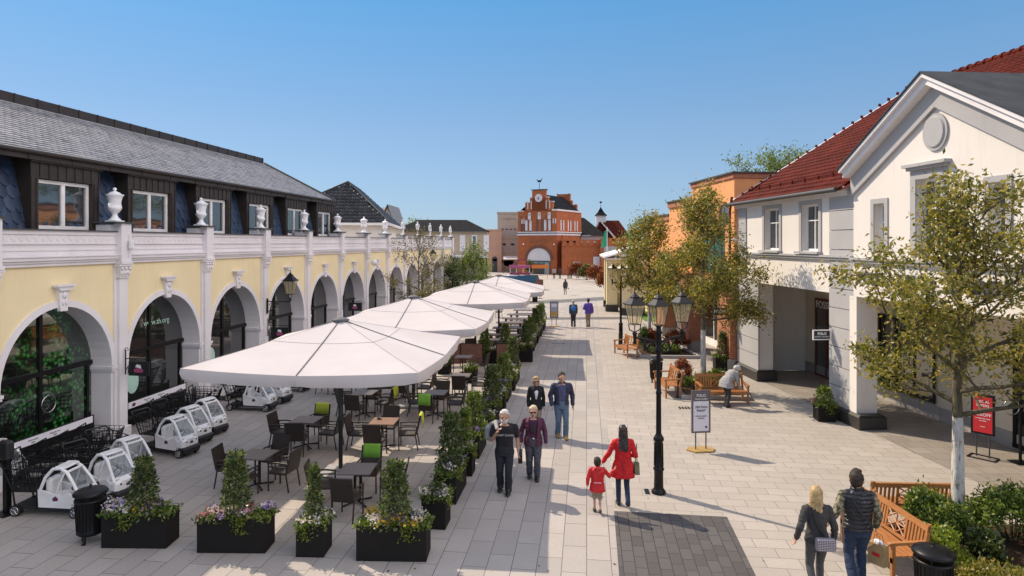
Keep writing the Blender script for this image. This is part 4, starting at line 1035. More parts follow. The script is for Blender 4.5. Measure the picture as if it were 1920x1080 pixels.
# ------------------------------------------------------------ big white umbrellas
def make_umbrella(label, loc, rz):
    u = thing('market_umbrella', label, 'umbrella', loc, rz, 'large white umbrellas over the terrace')
    H, A_, E, Z0 = 3.00, 2.5, 3.74, 2.90
    rim = []
    cs = [(-A_, -A_), (A_, -A_), (A_, A_), (-A_, A_)]
    for i in range(4):
        a, b = cs[i], cs[(i + 1) % 4]
        rim.append((a[0], a[1], H)); m_ = ((a[0] + b[0]) / 2 * 1.02, (a[1] + b[1]) / 2 * 1.02, Z0); rim.append(m_)
    mb = MB(); mb.smooth = True; n = 10; sub = 6
    def pt(k, j, i):   # k panel, j along rim 0..sub, i radial 0..n
        a, b = Vector(rim[k]), Vector(rim[(k + 1) % 8]); e = a.lerp(b, j / sub); top = Vector((0, 0, E))
        t = i / n; p = top.lerp(e, t)
        sag = math.sin(PI * j / sub) * t * .018 + math.sin(PI * t) * .02
        p.z -= sag; return p
    for k in range(8):
        vs = []; fs = []
        for i in range(n + 1):
            for j in range(sub + 1):
                t = max(i / n, .04)
                vs.append(pt(k, j, i))
        for i in range(n):
            for j in range(sub):
                q = i * (sub + 1) + j; fs.append((q, q + sub + 1, q + sub + 2, q + 1))
        mb.add(vs, fs)
    mb.build('canopy', 'canvas', u)
    v = MB(); v.smooth = True
    for k in range(8):
        vs = []; fs = []; a, b = Vector(rim[k]), Vector(rim[(k + 1) % 8])
        J = 10
        for j in range(J + 1):
            t = j / J; e = a.lerp(b, t); e.z -= math.sin(PI * t) * .018
            out = Vector((e.x, e.y, 0)).normalized()
            dr = .26 - .05 * (abs(2 * t - 1) ** 6)
            wv = .022 * math.sin(11 * t + k * 2) + .012 * math.sin(29 * t + k)
            vs += [e, e + out * (.015 + wv * .3) + Vector((0, 0, -dr * .5)), e - out * (.03 - wv) + Vector((0, 0, -dr))]
        for j in range(J):
            for i in range(2): q = j * 3 + i; fs.append((q, q + 1, q + 4, q + 3))
        v.add(vs, fs)
    v.build('valance', 'canvas', u)
    s = MB()
    for tt in (.46,):
        ring = [pt(k, j, tt * n) + Vector((0, 0, .003)) for k in range(8) for j in range(0, sub, 2)]; s.tube(ring + ring[:1], .0045, 4, caps=False)
    s.build('cross_seam', 'grey_paint', u)
    s = MB()
    for k in range(8):
        e = Vector(rim[k]); wdt = .010 if k % 2 else .003
        s.tube([Vector((0, 0, E)).lerp(e, t) + Vector((0, 0, .012 - math.sin(PI * t) * .02)) for t in (.05, .3, .6, 1.0)], wdt, 5)
    s.build('seam', 'canvas_seam', u)
    s = MB()
    for k in range(8):
        e = Vector(rim[k]); s.tube([(0, 0, E - .12), (e.x * .97, e.y * .97, e.z - .10)], .022, 6); s.tube([(0, 0, 2.55), (e.x * .5, e.y * .5, E - .12 + (e.z - E) * .5)], .016, 6)
    s.lathe([(.09, 2.48), (.09, 2.62)], 10); s.build('ribs', 'dark_green_metal', u)
    p = MB(); p.lathe([(.05, .1), (.05, 1.28), (.05, 1.3)], 14); p.lathe([(.065, 1.3), (.065, 1.36), (.058, 1.37), (.058, E - .05)], 14); p.build('pole', 'dark_green_metal', u)
    p = MB(); p.bbox(-.45, .45, -.45, .45, .0, .08, .01); p.box(-.1, .1, -.1, .1, .08, .14); p.build('base', 'grey_paint', u)
    p = MB(); p.lathe([(.2, E - .03), (.21, E + .0), (.14, E + .03), (.05, E + .06)], 16); p.build('cap', 'canvas_seam', u)
    return u
um = make_umbrella('nearest and largest-looking white umbrella, in front of the arcade and over the green-towel tables', (-4.15, 15.5, 0), R(-5))
for (x, y, lab) in ((-3.39, 22.0, 'second nearest white umbrella, between the nearest one and the far umbrella group'), (-1.75, 30.6, 'white umbrella over the long dark tables, nearer of the far overlapping pair'), (-.75, 36.4, 'farthest white umbrella of the overlapping group, closest to the parked dark car')):
    dup(um, (x, y, 0), R(-5), lab)

# ------------------------------------------------------------ chairs, tables, towels
def make_chair():
    c = thing('armchair', 'x', 'chair')
    s = MB(); s.bbox(-.24, .24, -.22, .24, .38, .44, .012); s.build('seat', 'rattan', c)
    b = MB(); vs = []
    b.prism([(-.22, .42), (-.26, .42), (-.36, .90), (-.33, .91)], -.24, .24, 'x'); b.build('backrest', 'rattan', c)
    for (x, y, bx) in ((-.23, .22, 0), (.23, .22, 0)):
        l = MB(); l.tube([(x, y, 0), (x, y, .62)], .018, 6); l.build('leg', 'rattan', c)
    for x in (-.23, .23):
        l = MB(); l.tube([(x, -.29, 0), (x, -.22, .4), (x, -.26, .62)], .018, 6); l.build('leg', 'rattan', c)
        l = MB(); l.tube([(x, .24, .62), (x, .0, .645), (x, -.28, .63)], .02, 6); l.box(x - .02, x + .02, -.2, .2, .54, .56); l.build('armrest', 'rattan', c)
    return c
chair0 = make_chair(); chair_used = [0]
def place_chair(x, y, rz, label, z=0):
    if not chair_used[0]:
        chair_used[0] = 1; c = chair0; c.location = (x, y, z); c.rotation_euler = (0, 0, rz); c['label'] = label; c['group'] = 'dark wicker armchairs on the terrace'; return c
    return dup(chair0, (x, y, z), rz, label, 'dark wicker armchairs on the terrace')
def make_table(topm):
    t = thing('bistro_table', 'x', 'table')
    a = MB(); a.bbox(-.35, .35, -.35, .35, .715, .745, .008); a.build('table_top', topm, t)
    a = MB()
    for x in (-.06, .06): a.tube([(x, 0, .05), (x, 0, .715)], .022, 6)
    a.build('post', 'black_metal', t)
    a = MB()
    for k in range(4):
        an = PI / 4 + k * PI / 2; a.tube([(0, 0, .06), (.36 * math.cos(an), .36 * math.sin(an), .02)], .02, 6)
    a.build('foot', 'black_metal', t); return t
tab0 = {'grey': None, 'brown': None}
def place_table(x, y, rz, label, kind='grey'):
    if tab0[kind] is None:
        tab0[kind] = make_table('table_top' if kind == 'grey' else 'brown_top'); t = tab0[kind]; t.location = (x, y, 0); t.rotation_euler = (0, 0, rz); tag(t, label, None, 'square cafe tables under the umbrellas'); return t
    return dup(tab0[kind], (x, y, 0), rz, label, 'square cafe tables under the umbrellas')
def towel(x, y, rz, m, label):
    # folded over a chair back: local y forward, hangs both sides
    mb = MB(); mb.smooth = True
    prof = [(-.40, .60), (-.405, .75), (-.385, .905), (-.345, .93), (-.315, .905), (-.30, .80), (-.275, .64)]
    vs = []; n = 9
    rr = random.Random(int(x * 100))
    for i in range(n):
        X = -.2 + .4 * i / (n - 1); dy = rr.uniform(-.006, .006); dz = rr.uniform(-.01, .01)
        for (yy, zz) in prof: vs.append((X, yy + dy - .003, zz + dz * (1 if zz < .8 else .2)))
    k = len(prof); fs = [(i * k + j, i * k + j + 1, (i + 1) * k + j + 1, (i + 1) * k + j) for i in range(n - 1) for j in range(k - 1)]
    mb.add(vs, fs); o = mb.build('towel', m, None, (x, y, 0), rz)
    md = o.modifiers.new('s', 'SOLIDIFY'); md.thickness = .012
    return tag(o, label, 'towel', 'green blankets hung over chair backs')
GR = -R(6)
def seating(px, py, desc, kind='grey', spin=0., chairs='LRFB', tow=None, d=.66):
    """table at the pixel of its top centre"""
    p = G(px, py, .745); rz = GR + spin
    place_table(p.x, p.y, rz, 'square %s cafe table %s' % ('dark grey' if kind == 'grey' else 'brown', desc), kind)
    dirs = {'L': (-1, 0, -PI / 2, 'left'), 'R': (1, 0, PI / 2, 'right'), 'F': (0, -1, 0, 'near'), 'B': (0, 1, PI, 'far')}
    for c in chairs:
        dx, dy, a, nm = dirs[c]
        rr = random.Random(int(px * 7 + ord(c))); dd = d + rr.uniform(-.06, .08); ja = rr.uniform(-.16, .16)
        v = Matrix.Rotation(rz, 3, 'Z') @ Vector((dx * dd + (rr.uniform(-.07, .07) if dy else 0), dy * dd + (rr.uniform(-.07, .07) if dx else 0), 0))
        tw = tow and tow[0] == c
        place_chair(p.x + v.x, p.y + v.y, rz + a + ja, '%s, %s side of the table %s' % ('wicker armchair with %s blanket' % tow[2] if tw else 'dark wicker armchair', nm, desc))
        if tw: towel(p.x + v.x, p.y + v.y, rz + a + ja, tow[1], '%s blanket over the %s chair, table %s' % (tow[2], nm, desc))
seating(670, 878, 'by the small square planter', 'grey', .08, 'LRFB', ('B', 'towel_green', 'green'), .68)
seating(483, 851, 'behind the long front planters', 'grey', -.05, 'LRFB')
seating(574, 786, 'left of the nearest umbrella pole', 'grey', .0, 'LRFB', ('B', 'towel_lime', 'lime'))
seating(720, 789, 'with the ashtray', 'brown', .05, 'LRFB', ('R', 'towel_lime', 'lime'))
seating(684, 735, 'below the nearest umbrella front rim', 'grey', .0, 'LRFB', ('R', 'towel_lime', 'lime'))
seating(817, 735, 'right of the nearest umbrella corner', 'grey', -.02, 'LRFB', ('F', 'towel_green', 'green'))
seating(864, 703, 'beside the walkway planter row', 'grey', .03, 'LRF')
seating(760, 708, 'shaded between the two nearest umbrellas', 'grey', .0, 'LRFB')
seating(640, 700, 'mostly hidden by the nearest umbrella', 'grey', .0, 'LR')
seating(870, 668, 'ending the first terrace', 'grey', .0, 'LR')
p = G(711, 786, .745); a = MB(); a.lathe([(.04, 0), (.06, .005), (.065, .035), (.055, .035), (.05, .012), (.003, .012)], 14); tag(a.build('ashtray', 'black_plastic', None, (p.x, p.y, .746)), 'small dark ashtray on the brown cafe table', 'ashtray')
# long dark tables of the second terrace
tl = None
for i, (px, py) in enumerate(((939, 637), (942, 627), (952, 614), (957, 604), (966, 596), (975, 589), (985, 581))):
    p = G(px, py, .76)
    lab = 'long dark wooden table across the second terrace, %s from the near end' % ordn[i]
    if tl is None:
        tl = thing('long_table', lab, 'table', (p.x, p.y, 0), GR, 'long wooden tables of the second terrace')
        a = MB()
        for q in range(4): a.box(-.85, .85, -.36 + q * .185, -.36 + q * .185 + .17, .72, .76)
        a.build('table_top', 'terrace_wood', tl)
        for sx in (-.6, .6):
            a = MB(); a.box(sx - .04, sx + .04, -.28, -.2, 0, .72).box(sx - .04, sx + .04, .2, .28, 0, .72).box(sx - .04, sx + .04, -.2, .2, .3, .36); a.build('leg', 'black_metal', tl)
        for sy in (-.62, .62):
            a = MB(); a.box(-.85, .85, sy - .14, sy + .14, .43, .46); a.box(-.62, -.56, sy - .1, sy + .1, 0, .43).box(.56, .62, sy - .1, sy + .1, 0, .43); a.build('bench_seat', 'terrace_wood', tl)
        t0 = tl
    else: dup(t0, (p.x, p.y, 0), None, lab)
for i, (px, py, rz) in enumerate(((905, 606, 1.2), (905, 588, -1.4), (935, 585, 1.6), (880, 612, 0.1), (905, 655, .2), (878, 652, .3))):
    p = G(px, py, .4); place_chair(p.x, p.y, rz, 'dark wicker armchair of the second terrace, %s from the near end of the group' % ordn[i])

# ------------------------------------------------------------ planters
rg = random.Random(11)
def cone_pts(n, h, r0, r1, z0, seed, cx=0, cy=0, lump=.25):
    g = np.random.default_rng(seed); out = []
    ph = g.uniform(0, 6.28, 6)
    while len(out) < n:
        t = g.random() ** .85; a = g.uniform(0, 2 * PI); 
        r = (r0 + (r1 - r0) * t) * (1 + lump * math.sin(3 * a + 5 * t * 3 + ph[0]) * .6 + lump * math.sin(7 * t * 4 + ph[1] + 2 * a) * .6)
        rr = r * (.55 + .45 * g.random() ** .4)
        out.append((cx + rr * math.cos(a), cy + rr * math.sin(a), z0 + h * t))
    return out
def stems(cx, cy, z0, h, seed, n=6, r=.12):
    g = random.Random(seed); s = MB()
    for k in range(n):
        a = g.uniform(0, 6.28); e = r * g.random()
        s.tube([(cx + .02 * math.cos(a), cy + .02 * math.sin(a), z0), (cx + e * math.cos(a), cy + e * math.sin(a), z0 + h * g.uniform(.5, .9))], [.014, .005], 5)
    return s
def bed_pts(n, w, d, z0, hh, seed, spill=.05):
    g = np.random.default_rng(seed); p = np.empty((n, 3))
    p[:, 0] = g.uniform(-w / 2 - spill, w / 2 + spill, n); p[:, 1] = g.uniform(-d / 2 - spill, d / 2 + spill, n); p[:, 2] = z0 + g.random(n) * hh * (1 - .6 * (abs(p[:, 0]) / (w / 2 + spill)) ** 3)
    return p
def clumps(n, k, w, d, z, seed, r=.07, front=True):
    g = np.random.default_rng(seed); c = np.stack([g.uniform(-w / 2, w / 2, k), g.uniform(-d / 2, d / 2, k), np.full(k, z)], 1)
    i = g.integers(0, k, n); return c[i] + g.normal(size=(n, 3)) * (r, r, r * .5)
def make_planter(label, loc, rz, w, d, hbox, shrub_h, seed, fl=('petal_purple', 'petal_white'), sx=0., leaf='leaf_dark', sr=.22, grp=True):
    t = thing('planter', label, 'planter', loc, rz, 'black planters with shrubs and flowers' if grp else None)
    b = MB(); b.box(-w / 2, w / 2, -d / 2, -d / 2 + .03, 0, hbox).box(-w / 2, w / 2, d / 2 - .03, d / 2, 0, hbox).box(-w / 2, -w / 2 + .03, -d / 2 + .03, d / 2 - .03, 0, hbox).box(w / 2 - .03, w / 2, -d / 2 + .03, d / 2 - .03, 0, hbox)
    b.box(-w / 2 + .03, w / 2 - .03, -d / 2 + .03, d / 2 - .03, .0, .03)
    b.build('box', 'planter_box', t)
    b = MB(); b.box(-w / 2 + .035, w / 2 - .035, -d / 2 + .035, d / 2 - .035, hbox - .15, hbox - .06); b.build('soil', 'soil', t)
    if shrub_h > 0:
        n = int(1500 * (shrub_h / 1.1) * (sr / .22))
        stems(sx, 0, hbox - .08, shrub_h * .95, seed, 7, sr * .6).build('stem', 'bark', t)
        leaves('shrub', cone_pts(int(n * 1.0), shrub_h, sr * 1.25, sr * .5, hbox - .02, seed, sx), .085, leaf, t, seed=seed, up=.5, asp=.42)
    leaves('ground_foliage', bed_pts(int(900 * w * d / .5) + 120, w, d, hbox - .06, .16, seed + 1), .075, 'leaf_green', t, seed=seed + 1, up=.6)
    for q, f in enumerate(fl):
        leaves('flowers', clumps(int(150 * max(w, d) / 1.2) + 40, 2 + int(3 * max(w, d)), w * .95, d * .95, hbox + .09, seed + 2 + q, .065), .05, f, t, seed=seed + 5 + q, up=.2, asp=.9)
    g = np.random.default_rng(seed + 9)
    k = 130; tr = np.stack([g.normal(w * g.uniform(-.25, .25), .08, k), np.full(k, -d / 2 - .01) - g.random(k) * .05, hbox + .04 - g.random(k) ** 1.3 * .28], 1)
    leaves('trailing_ivy', tr, .05, 'leaf_lime', t, seed=seed + 11, up=-.3)
    return t
def front_planter(pxl, pxr, pyb, w, d, *a, **k):
    p = G((pxl + pxr) / 2, pyb); return p + Vector((0, d / 2, 0))
make_planter('long black planter next to the litter bin, with yellow and purple flowers', front_planter(190, 312, 1028, 1.2, .45), R(-1), 1.2, .46, .60, 1.0, 21, ('petal_purple', 'petal_yellow', 'petal_white'), 0.05)
make_planter('long black planter with lime grass, second from the left in the front row', front_planter(371, 496, 1037, 1.24, .45), R(-1), 1.24, .46, .60, 1.15, 33, ('petal_purple', 'petal_white', 'petal_pink'), -.02)
make_planter('small square black planter with white flowers and thin shrub in the front row', front_planter(556, 607, 1045, .5, .48), R(-2), .50, .48, .55, 1.0, 44, ('petal_white', 'petal_white'), 0, sr=.13)
make_planter('long black planter at the right end of the front row with trailing yellow plants', front_planter(669, 800, 1052, 1.24, .45), R(-2), 1.24, .48, .60, 1.1, 55, ('petal_purple', 'petal_white', 'petal_yellow'), .02, sr=.24)
def row_pt(Y): return Vector((-1.29 + .119 * (Y - 12.33), Y, 0))
spec = [(12.5, 's'), (13.7, 'l'), (15.35, 's'), (16.6, 'l'), (18.3, 's'), (19.7, 'l'), (21.35, 's'), (22.5, 'l'), (24.2, 's'), (25.3, 'l')]
protos = {'s': [], 'l': []}
descs = ['first', 'second', 'third', 'fourth', 'fifth', 'sixth', 'seventh', 'eighth', 'ninth', 'tenth', 'eleventh', 'twelfth']
for i, (Y, k) in enumerate(spec):
    q = row_pt(Y); w = .48 if k == 's' else 1.2
    c = q + Vector((-.24, w / 2, 0)); lab = '%s black planter in the row beside the walkway, %s counted from the camera' % ('small square' if k == 's' else 'long', descs[i])
    rz = -R(6.8) + PI / 2
    if len(protos[k]) < 3:
        sh = [.25, .95, .35][len(protos[k]) % 3] if k == 's' else [1.2, 1.0, 1.1][len(protos[k]) % 3]
        t = make_planter(lab, c, rz, w, .48, .60, sh, 100 + i * 7, ('petal_purple', 'petal_white'), 0, sr=.14 if k == 's' else .25, leaf=['leaf_dark', 'leaf_green', 'leaf_dark'][len(protos[k]) % 3])
        protos[k].append(t)
    else: dup(protos[k][i % 3], c, rz, lab)
# second row group along the second terrace
row2 = [(30.4, 's'), (31.4, 'l'), (33.0, 's'), (34.0, 'l'), (35.6, 's'), (36.6, 'l'), (38.2, 's'), (39.2, 'l'), (40.8, 's'), (41.7, 'l')]
for i, (Y, k) in enumerate(row2):
    w = .48 if k == 's' else 1.2; c = row_pt(Y) + Vector((-.24, w / 2, 0))
    dup(protos[k][(i + 1) % 3], c, -R(6.8) - PI / 2, '%s black planter of the farther row by the long tables, %s from camera' % ('small square' if k == 's' else 'long', descs[i]))
gr = make_planter('black planter with hanging yellow grass at the near corner of the second terrace', G(981, 679) + Vector((0, .25, 0)), R(-5), .9, .5, .75, 1.0, 301, ('petal_yellow', 'petal_white'), .1, sr=.22)
others = [((909, 680), 'l', 'dark planter at the gap between terraces with pale flowers'), ((883, 716), 's', 'small planter with thin shrub between the terraces'), ((833, 700), 's', 'small planter with yellow grass beside the first terrace end'), ((948, 668), 'l', 'long planter closing the near end of the second terrace'),
          ((1003, 566), 's', 'planter at the far corner of the second terrace'), ((985, 566), 's', 'planter with yellow flowers under the farthest umbrella edge')]
for i, ((px, py), k, lab) in enumerate(others):
    dup(protos[k][(i * 2 + 1) % 3], G(px, py), R(-5), lab)
# low red-brown panels closing the terrace between the groups
pnl = None
for i, px in enumerate((800, 842, 884, 952)):
    p = G(px, 686); lab = 'low brown terrace screen panel, %s from the left' % ordn[i]
    if pnl is None:
        pnl = thing('screen_panel', lab, 'panel', p, R(-5), 'low brown terrace screens')
        a = MB(); a.box(-.5, .5, -.015, .015, .1, 1.0); a.build('panel', 'dark_brick', pnl)
        a = MB(); a.box(-.53, -.5, -.025, .025, 0, 1.03).box(.5, .53, -.025, .025, 0, 1.03).box(-.5, .5, -.02, .02, 1.0, 1.03); a.build('frame', 'black_metal', pnl)
    else: dup(pnl, p, None, lab)
make_planter('tall square planter with small cypress and pink flowers beside the brick pier', G(1356, 694) + Vector((0, .25, 0)), R(-6), .62, .6, .60, 1.05, 501, ('petal_pink', 'petal_white'), .05, sr=.2)
make_planter('black planter with bushy rosemary shrub standing at the second white pier', G(1552, 791) + Vector((0, .22, 0)), R(-6), .52, .5, .50, .55, 502, ('petal_pink',), 0, sr=.26, leaf='leaf_green')

# ------------------------------------------------------------ benches
def make_bench(label, loc, rz, ln=1.5, lattice=True):
    t = thing('wooden_bench', label, 'bench', loc, rz, 'teak benches around the planting beds')
    h = ln / 2
    a = MB()
    for q in range(5): a.box(-h + .05, h - .05, -.20 + q * .10, -.20 + q * .10 + .085, .42, .445)
    a.box(-h, h, -.23, -.205, .34, .43); a.box(-h, h, .29, .315, .34, .43)
    a.build('seat', 'teak', t)
    a = MB(); T = Matrix.Translation((0, .30, .42)) @ Matrix.Rotation(-R(10), 4, 'X')
    a.box(-h, h, -.02, .03, .44, .53, T).box(-h, h, -.015, .02, .05, .10, T)
    pw = .26
    n = 5
    for s in (-1, 1):
        for q in range(n):
            x = s * (pw + .04 + (h - pw - .12) * (q + .5) / n); a.box(x - .022, x + .022, -.01, .01, .10, .44, T)
        a.box(s * pw - .022, s * pw + .022, -.015, .015, .10, .44, T)
    for (x0, z0, x1, z1) in ((-pw, .10, pw, .44), (-pw, .44, pw, .10), (0, .10, pw, .27), (pw, .27, 0, .44), (0, .44, -pw, .27), (-pw, .27, 0, .10), (0, .10, 0, .44), (-pw, .27, pw, .27)):
        a.tube([T @ Vector((x0, 0, z0)), T @ Vector((x1, 0, z1))], .014, 4, sm=False)
    a.build('backrest', 'teak', t)
    for s in (-1, 1):
        a = MB(); x = s * (h - .03); a.box(x - .03, x + .03, -.23, -.17, 0, .63); a.build('leg', 'teak', t)
        a = MB(); a.prism([(.27, 0), (.33, 0), (.34, .45), (.44, .97), (.39, .97), (.28, .45)], x - .03, x + .03, 'x'); a.build('leg', 'teak', t)
        a = MB(); a.prism([(-.28, .63), (.33, .66), (.33, .70), (-.25, .68), (-.29, .66)], x - .035, x + .035, 'x'); a.build('armrest', 'teak', t)
    return t
# back runs along x=6.8 (faces -x): local +y = back direction -> rotate so y -> +x
b0 = make_bench('teak bench facing the street in front of the large tree, beside the black bin', (6.42, 11.25, 0), -R(90 - 2), 1.55)
dup(b0, (7.78, 12.45 + .35, 0), PI - R(3), 'teak bench seen from behind, its back toward the camera beside the large tree')
dup(b0, (5.72, 23.8, 0), -R(90 - 2), 'teak bench facing the street at the middle planting bed, beside the bollard')
dup(b0, (7.35, 22.35, 0), 0.02, 'teak bench facing the camera at the middle planting bed, with the bending person', scale=(1.1, 1, 1))
p = G(1171, 672); dup(b0, (p.x + .15, p.y + .8, 0), -R(75), 'far teak bench at the red-leaved planting bed near the second lamp post')

# ------------------------------------------------------------ lamp posts
def lantern(mb, gl, c, s=1.0):
    x, y, z = c   # z = bottom of glass
    def sq(r, zz): return [(x + sx * r * s, y + sy * r * s, z + zz * s) for sx, sy in ((-1, -1), (1, -1), (1, 1), (-1, 1))]
    lo, hi = sq(.11, 0), sq(.19, .50)
    for a, b in zip(lo, hi): mb.tube([a, b], .009 * s, 4)
    for q in (lo, hi):
        for i in range(4): mb.tube([q[i], q[(i + 1) % 4]], .011 * s, 4)
    for i in range(4):
        a = Vector(lo[i]).lerp(Vector(lo[(i + 1) % 4]), .5); b = Vector(hi[i]).lerp(Vector(hi[(i + 1) % 4]), .5); mb.tube([a, b], .005 * s, 4)
        gl.quad(lo[i], lo[(i + 1) % 4], hi[(i + 1) % 4], hi[i])
    rr = [sq(.22, .50), sq(.21, .525), sq(.10, .66), sq(.085, .67), (sq(.09, .70)), sq(.025, .79)]
    vs = [v for r in rr for v in r]; fs = []
    for i in range(len(rr) - 1):
        for k in range(4): j = (k + 1) % 4; fs.append((i * 4 + k, i * 4 + j, i * 4 + 4 + j, i * 4 + 4 + k))
    mb.add(vs, fs)
    mb.lathe([(.025 * s, .78 * s), (.03 * s, .81 * s), (.01 * s, .83 * s), (.018 * s, .86 * s), (.002, .92 * s)], 8, Matrix.Translation((x, y, z)))
    for v in sq(.22, .50): mb.tube([v, (v[0], v[1], v[2] + .06 * s)], .007 * s, 4)
def scroll(c, r, a0, turns, n=22, plane='xz', sgn=1, shrink=.35):
    out = []
    for k in range(n):
        t = k / (n - 1); a = a0 + sgn * turns * 2 * PI * t; rr = r * (1 - (1 - shrink) * t)
        out.append((c[0] + rr * math.cos(a), c[1], c[2] + rr * math.sin(a)))
    return out
def make_lamp(label, loc, rz):
    t = thing('street_lamp', label, 'lamp post', loc, rz, 'black three-lantern lamp posts')
    p = MB(); p.lathe([(.16, 0), (.16, .04), (.13, .08), (.105, .12), (.10, .5), (.12, .52), (.12, .56), (.098, .58), (.092, 1.15), (.115, 1.18), (.12, 1.22), (.10, 1.26), (.075, 1.30), (.06, 1.34), (.055, 2.2), (.065, 2.22), (.065, 2.26), (.052, 2.28), (.048, 3.1), (.07, 3.14), (.09, 3.2), (.06, 3.26), (.06, 3.55), (.085, 3.58), (.06, 3.64), (.05, 3.70), (.09, 3.74)], 14)
    for q in range(8): a = q * PI / 4; p.tube([(.102 * math.cos(a), .102 * math.sin(a), .6), (.094 * math.cos(a), .094 * math.sin(a), 1.12)], .012, 4)
    p.build('post', 'black_metal', t)
    gl = MB(); ln = MB(); lantern(ln, gl, (0, 0, 3.76), .86); lo = ln.build('lantern', 'black_metal', t); gl.build('glass', 'lantern_glass', lo)
    for s in (-1, 1):
        a = MB(); X = .60
        a.tube([(0, 0, 3.36), (s * .3, 0, 3.45), (s * X, 0, 3.50)], .026, 6)
        a.tube([(s * .48, 0, 3.47), (s * .36, 0, 3.36), (s * .30, 0, 3.22), (s * .2, 0, 3.14)], .018, 6)
        a.tube(scroll((s * .17, 0, 3.27), .13, -PI / 2, .85 * 1.2, sgn=s), .017, 5)
        a.tube(scroll((s * .37, 0, 3.41), .05, 0, 1.1, sgn=-s), .010, 5)
        a.lathe([(.03, 3.36), (.045, 3.40), (.03, 3.44), (.045, 3.56), (.06, 3.60), (.03, 3.63)], 8, Matrix.Translation((s * X, 0, 0)))
        for sy in (-1, 1): a.tube([(s * X, 0, 3.62), (s * X + sy * .13, 0, 3.68), (s * X + sy * .15, 0, 3.80)], .013, 5)
        a.tube([(s * X, -.0, 3.62), (s * X, 0, 3.80)], .012, 5)
        a.build('arm', 'black_metal', t)
        gl = MB(); ln = MB(); lantern(ln, gl, (s * X, 0, 3.80), .86); lo = ln.build('lantern', 'black_metal', t); gl.build('glass', 'lantern_glass', lo)
    return t
l0 = make_lamp('tall black lamp post with three lanterns standing alone in the walkway near the walking family', G(1235, 924), R(18))
dup(l0, G(1164, 650) , R(32), 'farther black lamp post with three lanterns before the yellow colonnade')
for i, (px, py) in enumerate(((885, 556), (1088, 513))): dup(l0, G(px, py), R(10), ('distant black lamp post behind the terrace trees', 'most distant black lamp post in front of the brick hall')[i])
def wall_lamp(label, loc, rz, arm=1.0):
    # local: -y out of the wall
    t = thing('wall_lantern', label, 'wall lamp', loc, rz, 'black wall lanterns on scroll brackets')
    a = MB(); a.box(-.05, .05, -.03, 0, -.5, .12); a.tube([(0, 0, 0), (0, -arm, 0)], .022, 6); a.tube([(0, -.02, -.42), (0, -.25, -.34), (0, -.5, -.05)], .016, 6)
    sc = [(0, -.22 + .13 * math.cos(u) * (1 - .12 * u), -.17 + .13 * math.sin(u) * (1 - .12 * u)) for u in np.linspace(0, 7, 26)]; a.tube(sc, .014, 5)
    sc = [(0, -.40 + .07 * math.cos(u) * (1 - .12 * u), -.10 + .07 * math.sin(u) * (1 - .12 * u)) for u in np.linspace(0, 7, 20)]; a.tube(sc, .012, 5)
    a.lathe([(.02, 0), (.035, .06), (.05, .12), (.02, .16)], 8, Matrix.Translation((0, -arm, 0)))
    for s in (-1, 1): a.tube([(0, -arm, .12), (s * .12, -arm, .18), (s * .14, -arm, .30)], .012, 5)
    a.build('bracket', 'black_metal', t)
    gl = MB(); ln = MB(); lantern(ln, gl, (0, -arm, .30), 1.1); lo = ln.build('lantern', 'black_metal', t); gl.build('glass', 'lantern_glass', lo)
    return t
wall_lamp('black lantern on scroll bracket fixed to the arcade pilaster above the nearest umbrella', LW(3 * BAY, -.16, 3.18), LRZ, 1.0)
wall_lamp('small distant black lantern on the arcade behind the bare tree', LW(9 * BAY, -.16, 3.9), LRZ, 1.0)
wall_lamp('black lantern on scroll bracket at the corner of the white gabled shop', RW_(-7.0, -.05, 3.12), RA, 1.0)
def hang_sign(label, loc, rz, w, h, out, text, sub=None, logo=False, col='black_plastic', high=.55):
    t = thing('hanging_sign', label, 'sign', loc, rz, 'small black hanging shop signs')
    a = MB(); a.tube([(0, -.03, -.35), (0, -.03, .35)], .018, 6); a.tube([(0, -.03, .1), (0, -out - w * .5, .1)], .014, 6); a.tube([(0, -.03, -.25), (0, -.15, -.05), (0, -.35, .08)], .012, 5)
    a.tube([(0, -.06 + .05 * math.cos(u), .36 + .05 * math.sin(u)) for u in np.linspace(-1, 4, 12)], .01, 5)
    for d in (-.35, .35): a.tube([(0, -out + d * w, .1), (0, -out + d * w, .02)], .007, 5)
    a.build('bracket', 'black_metal', t)
    b = MB(); b.box(-.025, .025, -out - w / 2, -out + w / 2, -h, .02); bo_ = b.build('board', col, t)
    if text: textmesh('lettering', text, h * (.38 if sub else .5), 'ink_white', bo_, (-.03, -out, -h * (.36 if sub else .5)), (PI / 2, 0, -PI / 2), .003, sx=1.0)
    if sub: textmesh('lettering', sub, h * .2, 'ink_white', bo_, (-.03, -out, -h * .72), (PI / 2, 0, -PI / 2), .003)
    if logo:
        g = MB(); g.prism([(-out - .12, -h * .75), (-out + .12, -h * .75), (-out + .15, -h * .5), (-out, -h * .4), (-out - .15, -h * .55)], -.032, -.026, 'x'); g.build('emblem', 'sign_pink', bo_)
        g = MB(); g.prism([(-out - .08, -h * .45), (-out + .1, -h * .35), (-out + .06, -h * .15), (-out - .06, -h * .2)], -.032, -.026, 'x'); g.build('emblem', 'ink_white', bo_)
    return t
hang_sign('black hanging sign with pink emblem on the first arcade pilaster at the left', LW(BAY, -.16, 2.20), LRZ, .62, .38, .45, None, None, True)
hang_sign('black hanging sign with pink emblem on the arcade pilaster below the wall lantern', LW(3 * BAY, -.16, 2.10), LRZ, .75, .42, .55, None, None, True)
hang_sign('black hanging sign with pink emblem on the farther arcade pilaster', LW(5 * BAY, -.16, 2.35), LRZ, .75, .42, .7, None, None, True)
